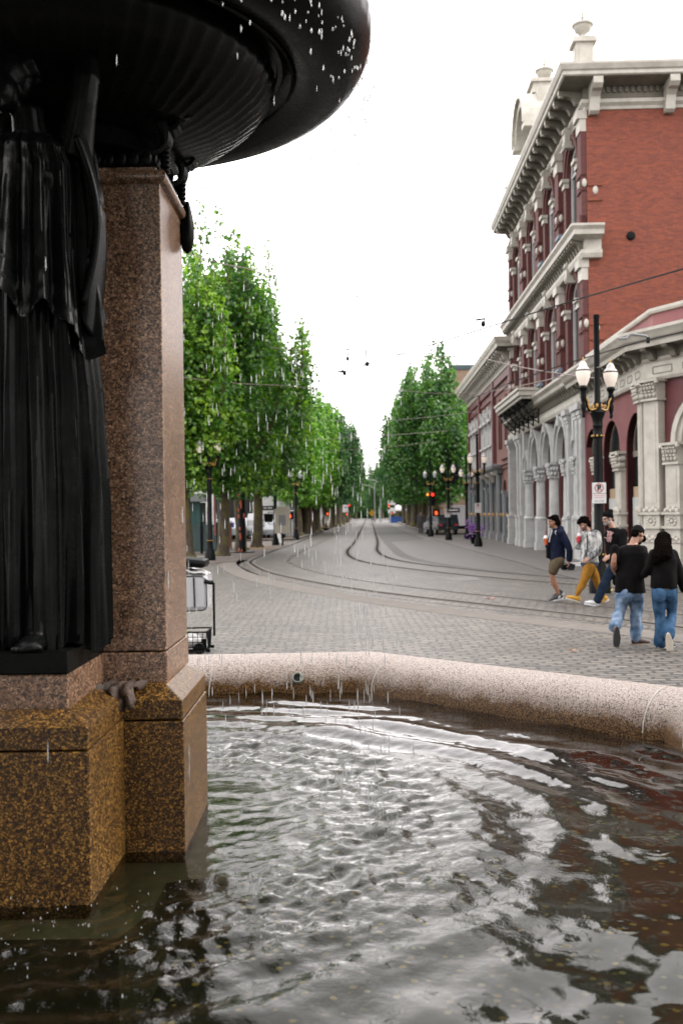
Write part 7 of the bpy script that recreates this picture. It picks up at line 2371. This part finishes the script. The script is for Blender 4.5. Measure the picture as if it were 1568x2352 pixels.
# ---- man four: seen from behind, black tee, backwards-tilted cap, pale jeans
g3 = G((2100 + .4024 * 1075) / 1.7417, 1479)
S4 = .001383
p4 = Person(g3, 'man seen from behind in a black tee, black cap and pale blue jeans, head bowed', (.42, .9, 0), GP)
m = mk(1075, 1682, S4)
J = dict(pelvis=m(1045, 1120), neck=m(1085, 690, .04), head=m(1152, 606, .10),
         sha=m(905, 735, .0), ela=m(882, 905, -.03), wra=m(965, 1000, .26),
         shb=m(1195, 750, .05), elb=m(1235, 925, .10), wrb=m(1165, 965, .30),
         hipa=m(985, 1140, .0), kneea=m(955, 1365, .05), anka=m(868, 1520, -.12),
         hipb=m(1105, 1140, .04), kneeb=m(1118, 1385, .06), ankb=m(1100, 1612, .02))
q, rm = p4.body(J, SKIN1, (.75, .65, -.55), V3(.35, .4, 1), hands=(('a', (.6, .7, .2), (.5, -.5, .5), (0, .2, 1), .6), ('b', (-.7, .6, .2), (.2, -.5, .5), (0, .2, 1), .6)))
p4.face(q, rm)
n_, pl_ = J['neck'], J['pelvis']
p4.garment('tee_shirt', BLACKT, [(pl_ + V3(0, 0, -.07), .205, .155), (pl_ + V3(0, 0, .0), .20, .15), (pl_ + V3(0, 0, .15), .19, .145), (pl_.lerp(n_, .5), .20, .145), (pl_.lerp(n_, .78), .22, .14), (pl_.lerp(n_, .93), .17, .11), (n_ + V3(.0, 0, -.015), .09, .08)],
           [([J['sha'], J['sha'].lerp(J['ela'], .72)], [.058, .058, .062]), ([J['shb'], J['shb'].lerp(J['elb'], .78)], [.06, .058, .062])], amp=.006, seed=19, k=22)
p4.garment('jeans', LTDENIM, [(pl_ + V3(0, 0, -.13), .165, .12), (pl_ + V3(0, 0, -.03), .178, .13), (pl_ + V3(0, 0, .03), .172, .13)], [([J['hipa'] + V3(0, 0, -.03), J['kneea'], J['anka'] + V3(.01, .01, .03)], [.105, .095, .083, .08, .072]), ([J['hipb'] + V3(0, 0, -.03), J['kneeb'], J['ankb'] + V3(0, 0, .0)], [.105, .096, .082, .08, .07])], amp=.016, seed=23, k=40,
           extra=lambda mb: (mb.ell(pl_ + V3(-.075, -.07, -.10), (.09, .085, .11)), mb.ell(pl_ + V3(.075, -.055, -.10), (.09, .085, .11))))
shoe(p4.root, J['anka'] + V3(-.005, -.03, -.02), V3(.0, .1, -1), BROWNL, BLKRUB, up=V3(.05, 1, .1)); shoe(p4.root, J['ankb'] + V3(.01, 0, -.005), V3(.95, .3, 0), BROWNL, vmat('tan_welt', (.2, .1, .02), (.28, .15, .03), 5, .6))
hb = MB(); hb.ell(q(0, -.012, .06), (.082, .102, .082), rm); hb.ell(q(0, -.03, .03), (.081, .095, .045), rm)
remesh(hb, 'cap', BLACKT, p4.root, .009, 2)
b = MB(); pts = [(.075 * math.cos(a), .07 + .11 * math.sin(a)) for a in [PI * k / 12 for k in range(13)]]
b.m = Matrix.Translation(q(0, 0, .035)) @ rm.to_4x4() @ Matrix.Rotation(R(-18), 4, 'X'); b.prism(pts, -.004, .006, 'z'); b.build('cap_brim', BLACKT, p4.root)
b = MB(); b.ell(q(.02, .058, .118), (.035, .045, .016), rm); b.build('cap_patch', WHITEL, p4.root, smooth=True)
b = MB(); b.ell(q(0, -.07, -.02), (.06, .035, .05), rm); b.build('hair', HAIR, p4.root, smooth=True)
b = MB(); b.ell(q(0, .06, -.08), (.042, .038, .035), rm); b.build('beard', HAIR, p4.root, smooth=True)

# ---- woman five: long black hair, black jacket, blue jeans
g4 = G((2100 + .4024 * 1395) / 1.7417, 1489)
S5 = .001335
p5 = Person(g4, 'woman with long black hair, black hooded jacket and blue jeans, at the right edge', (.35, .94, 0), GP)
m = mk(1395, 1722, S5)
J = dict(pelvis=m(1385, 1110), neck=m(1385, 745, .02), head=m(1412, 655, .05),
         sha=m(1300, 790, .0), ela=m(1262, 930, .05), wra=m(1240, 1000, .24),
         shb=m(1485, 800, .03), elb=m(1545, 990, -.0), wrb=m(1585, 1140, .02),
         hipa=m(1330, 1140, .0), kneea=m(1352, 1390, .06), anka=m(1355, 1650, .05),
         hipb=m(1440, 1140, .02), kneeb=m(1478, 1395, .10), ankb=m(1385, 1585, -.10))
q, rm = p5.body(J, SKIN2, (.95, .25, -.05), UP, .95, hands=(('b', (.25, 0, -1), (-.6, .5, 0), (.2, .9, 0), .4), ('a', (.3, .8, -.2), (.5, -.3, .3), (0, .2, 1), .5)), sk=.85)
p5.face(q, rm)
n_, pl_ = J['neck'], J['pelvis']
p5.garment('jacket', BLACKT, [(pl_ + V3(0, 0, -.02), .175, .14), (pl_ + V3(0, 0, .06), .17, .145), (pl_.lerp(n_, .35), .165, .14), (pl_.lerp(n_, .75), .175, .135), (pl_.lerp(n_, .93), .13, .105), (n_ + V3(0, 0, .0), .08, .08), (n_ + V3(.03, .03, .05), .075, .08)],
           [([J['sha'], J['ela'], J['wra']], [.078, .07, .064, .052]), ([J['shb'], J['elb'], J['wrb']], [.078, .072, .066, .055])], amp=.008, seed=29, k=24, extra=lambda mb: mb.ell(n_ + V3(0, -.09, -.07), (.12, .06, .10)))
p5.garment('jeans', MDDENIM, [(pl_ + V3(0, 0, -.13), .165, .12), (pl_ + V3(0, 0, -.02), .165, .125)], [([J['hipa'] + V3(0, 0, -.03), J['kneea'], J['anka'] + V3(0, 0, -.02)], [.10, .088, .072, .074, .085]), ([J['hipb'] + V3(0, 0, -.03), J['kneeb'], J['ankb'] + V3(.0, 0, .0)], [.10, .088, .072, .072, .084])], amp=.012, seed=31,
           extra=lambda mb: (mb.ell(pl_ + V3(-.07, -.065, -.10), (.088, .085, .11)), mb.ell(pl_ + V3(.07, -.055, -.10), (.088, .085, .11))))
NVY = N('navy_canvas').set((.015, .035, .07), .7)
shoe(p5.root, J['anka'] + V3(.03, .02, -.0), V3(.9, .4, 0), NVY, CREAMR); shoe(p5.root, J['ankb'] + V3(-.01, -.02, -.02), V3(.12, .1, -1), NVY, CREAMR, up=V3(.1, 1, .1))
hb = MB(); hb.ell(q(0, -.02, .045), (.083, .10, .082), rm); hb.ell(q(0, -.06, -.02), (.082, .07, .10), rm)
hb.tube([q(-.0, -.05, .0), m(1350, 740, -.06), m(1300, 820, -.10), m(1262, 890, -.10)], [.10, .10, .08, .035], 14)
hb.tube([q(-.02, -.06, .0), m(1380, 740, -.08), m(1370, 810, -.13), m(1350, 850, -.12)], [.09, .10, .08, .03], 14)
for sg in (1, -1): hb.ell(q(.072 * sg, .012, -.02), (.02, .05, .10), rm)
remesh(hb, 'hair', HAIR, p5.root, .010, 2, .5, lambda co: sines(41, 60, 14, (1, 1, .12))(co) * .004)

# ---- seated person by a bicycle, far behind the walkers
gs = G(1328, 1276, .02)
p6 = Person(gs, 'small crouching person with brown hair and bare legs beside a bicycle on the far pavement', (-.8, -.6, 0), GP)
J = dict(pelvis=V3(.12, .05, .32), neck=V3(-.04, 0, .72), head=V3(-.12, -.02, .86), sha=V3(.02, -.16, .66), ela=V3(-.10, -.2, .46), wra=V3(-.26, -.16, .42), shb=V3(-.05, .15, .66), elb=V3(-.2, .15, .48), wrb=V3(-.32, .08, .42),
         hipa=V3(.1, -.06, .30), kneea=V3(-.2, -.14, .46), anka=V3(-.16, -.14, .08), hipb=V3(.1, .1, .30), kneeb=V3(-.22, .08, .46), ankb=V3(-.05, .08, .08))
q, rm = p6.body(J, SKIN2, (-.8, -.5, -.4), hands=(('a', (-1, 0, -.2), (0, 0, -1), (0, -1, 0), .5), ('b', (-1, 0, -.2), (0, 0, -1), (0, 1, 0), .5)))
n_, pl_ = J['neck'], J['pelvis']
p6.garment('top', BLACKT, [(pl_ + V3(0, 0, -.02), .16, .14), (pl_.lerp(n_, .5), .165, .14), (pl_.lerp(n_, .85), .17, .12), (n_, .08, .08)], [([J['sha'], J['ela'], J['wra']], [.075, .06, .05]), ([J['shb'], J['elb'], J['wrb']], [.075, .06, .05])], voxel=.016)
b = MB(); b.ell(q(0, -.03, .05), (.09, .10, .085), rm); b.build('hair', vmat('brown_hair', (.07, .035, .018), (.12, .06, .03), 30, .6), p6.root, smooth=True)
b = MB(); b.ell(J['anka'] + V3(-.06, 0, -.04), (.13, .05, .045)); b.ell(J['ankb'] + V3(-.06, 0, -.04), (.13, .05, .045)); b.build('shoes', BLKRUB, p6.root, smooth=True)
bk_ = empty('bicycle', G(1303, 1277, .02), 'black bicycle with a backpack behind the man in navy', 'bicycle', R(8))
def tor(mb, c, r0, r1, n=26):
    mb.tube([c + V3(r0 * math.cos(a), 0, r0 * math.sin(a)) for a in [2 * PI * k / n for k in range(n + 1)]], r1, 6, cap=False)
for xx, nm in ((.0, 'wheel'), (1.0, 'wheel')):
    b = MB(); tor(b, V3(xx - .1, 0, .33), .32, .022)
    for k in range(8): b.tube([(xx - .1, 0, .33), (xx - .1 + .31 * math.cos(k * PI / 4), 0, .33 + .31 * math.sin(k * PI / 4))], .004, 4)
    b.build(nm, MAT['blackiron'], bk_)
b = MB()
for a, c in (((-.1, 0, .33), (.02, 0, .78)), ((.02, 0, .75), (.55, 0, .78)), ((.03, 0, .68), (.45, 0, .3)), ((.45, 0, .3), (.58, 0, .85)), ((.45, 0, .3), (.9, 0, .33)), ((.56, 0, .75), (.9, 0, .33))): b.tube([a, c], .018, 6)
b.build('frame', MAT['blackiron'], bk_)
b = MB(); b.tube([(.02, 0, .78), (.0, 0, .95)], .014, 6); b.tube([(.05, -.28, .95), (-.04, 0, .97), (.05, .28, .95)], .014, 6); b.build('handlebar', MAT['blackiron'], bk_)
b = MB(); b.ell((.6, 0, .9), (.14, .07, .04)); b.build('saddle', MAT['blackiron'], bk_, smooth=True)
bp2 = empty('backpack', bk_.location + V3(-.06, -.15, .62), 'black backpack hanging on the bicycle', 'backpack')
b = MB(); b.ell((0, 0, .12), (.2, .13, .28)); b.ell((.05, -.09, .02), (.14, .07, .14)); remesh(b, 'sack', BLACKT, bp2, .015, 3)
b = MB(); b.tube([(-.05, .0, .38), (.0, 0, .46), (.05, 0, .38)], .014, 6); b.build('handle', BLACKT, bp2)
# lying kick scooter
gk = G(1296, 1311)
sk_ = empty('kick_scooter', gk, 'white and black kick scooter lying on the ground behind the man in navy', 'scooter', R(-4))
for xx, yy in ((.0, .1), (.18, -.06)):
    b = MB(); b.m = Matrix.Translation((xx, yy, .115)) @ Matrix.Rotation(PI / 2 - .35, 4, 'X'); b.lathe([(.05, -.03), (.115, -.025), (.115, .025), (.05, .03)], 18); b.build('wheel', MAT['blackiron'], sk_, smooth=True)
b = MB(); b.tube([(.0, .05, .17), (.25, .0, .15), (1.1, .02, .17)], .035, 8); b.tube([(.1, .1, .2), (1.1, .12, .24)], .028, 8); b.build('deck', MAT['signwhite'], sk_, smooth=True)
b = MB(); b.box(-.05, .3, -.09, .12, .12, .2); b.build('fork', MAT['blackiron'], sk_, bevel=.02)
b = MB(); b.tube([(1.1, .02, .17), (1.2, .0, .12)], .03, 8); b.box(1.08, 1.2, -.25, .25, .08, .14); b.build('handlebar', MAT['blackiron'], sk_)
# distant pedestrian by the right kerb
pf = Person(G(966, 1226, .13), 'distant dark clothed person standing under the right kerb trees', (0, -1, 0), None)
J = dict(pelvis=V3(0, 0, .95), neck=V3(0, 0, 1.48), head=V3(0, 0, 1.63), sha=V3(-.2, 0, 1.4), ela=V3(-.25, 0, 1.12), wra=V3(-.22, -.08, .9), shb=V3(.2, 0, 1.4), elb=V3(.25, 0, 1.12), wrb=V3(.22, -.08, .9), hipa=V3(-.09, 0, .92), kneea=V3(-.1, -.02, .5), anka=V3(-.1, 0, .08), hipb=V3(.09, 0, .92), kneeb=V3(.1, -.03, .5), ankb=V3(.1, 0, .08))
q, rm = pf.body(J, SKIN1, (0, -1, 0), hands=(('a', (0, 0, -1), (1, 0, 0), (0, -1, 0), .4), ('b', (0, 0, -1), (-1, 0, 0), (0, -1, 0), .4)))
pf.garment('clothes', vmat('dark_grey_cloth', (.02, .02, .024), (.035, .035, .04), 5, .8), [(V3(0, 0, .85), .17, .12), (V3(0, 0, 1.2), .19, .13), (V3(0, 0, 1.4), .2, .12), (V3(0, 0, 1.47), .08, .08)], [([J['sha'], J['ela'], J['wra']], [.08, .06, .05]), ([J['shb'], J['elb'], J['wrb']], [.08, .06, .05]), ([J['hipa'], J['kneea'], J['anka']], [.11, .09, .07]), ([J['hipb'], J['kneeb'], J['ankb']], [.11, .09, .07])], voxel=.02)
b = MB(); b.ell(q(0, -.02, .05), (.085, .1, .08), rm); b.build('hair', HAIR, pf.root, smooth=True)
b = MB(); b.ell((-.1, -.06, .05), (.05, .13, .05)); b.ell((.1, -.06, .05), (.05, .13, .05)); b.build('shoes', BLKRUB, pf.root, smooth=True)
# ------------------------------------------------------------------ overall albedo: base colours dimmed evenly, except leaves, to balance the bright sky
ALB = .56
for m_ in bpy.data.materials:
    if not m_.use_nodes or 'leaves' in m_.name: continue
    nt = m_.node_tree
    for nd in list(nt.nodes):
        if nd.type != 'BSDF_PRINCIPLED': continue
        s_ = nd.inputs['Base Color']
        if s_.is_linked:
            src = s_.links[0].from_socket
            mxn = nt.nodes.new('ShaderNodeMix'); mxn.data_type = 'RGBA'; mxn.blend_type = 'MULTIPLY'; mxn.inputs[0].default_value = 1
            mxn.inputs[7].default_value = (ALB, ALB, ALB, 1)
            nt.links.new(src, mxn.inputs[6]); nt.links.new(mxn.outputs[2], s_)
        else:
            c_ = s_.default_value; s_.default_value = (c_[0] * ALB, c_[1] * ALB, c_[2] * ALB, 1)
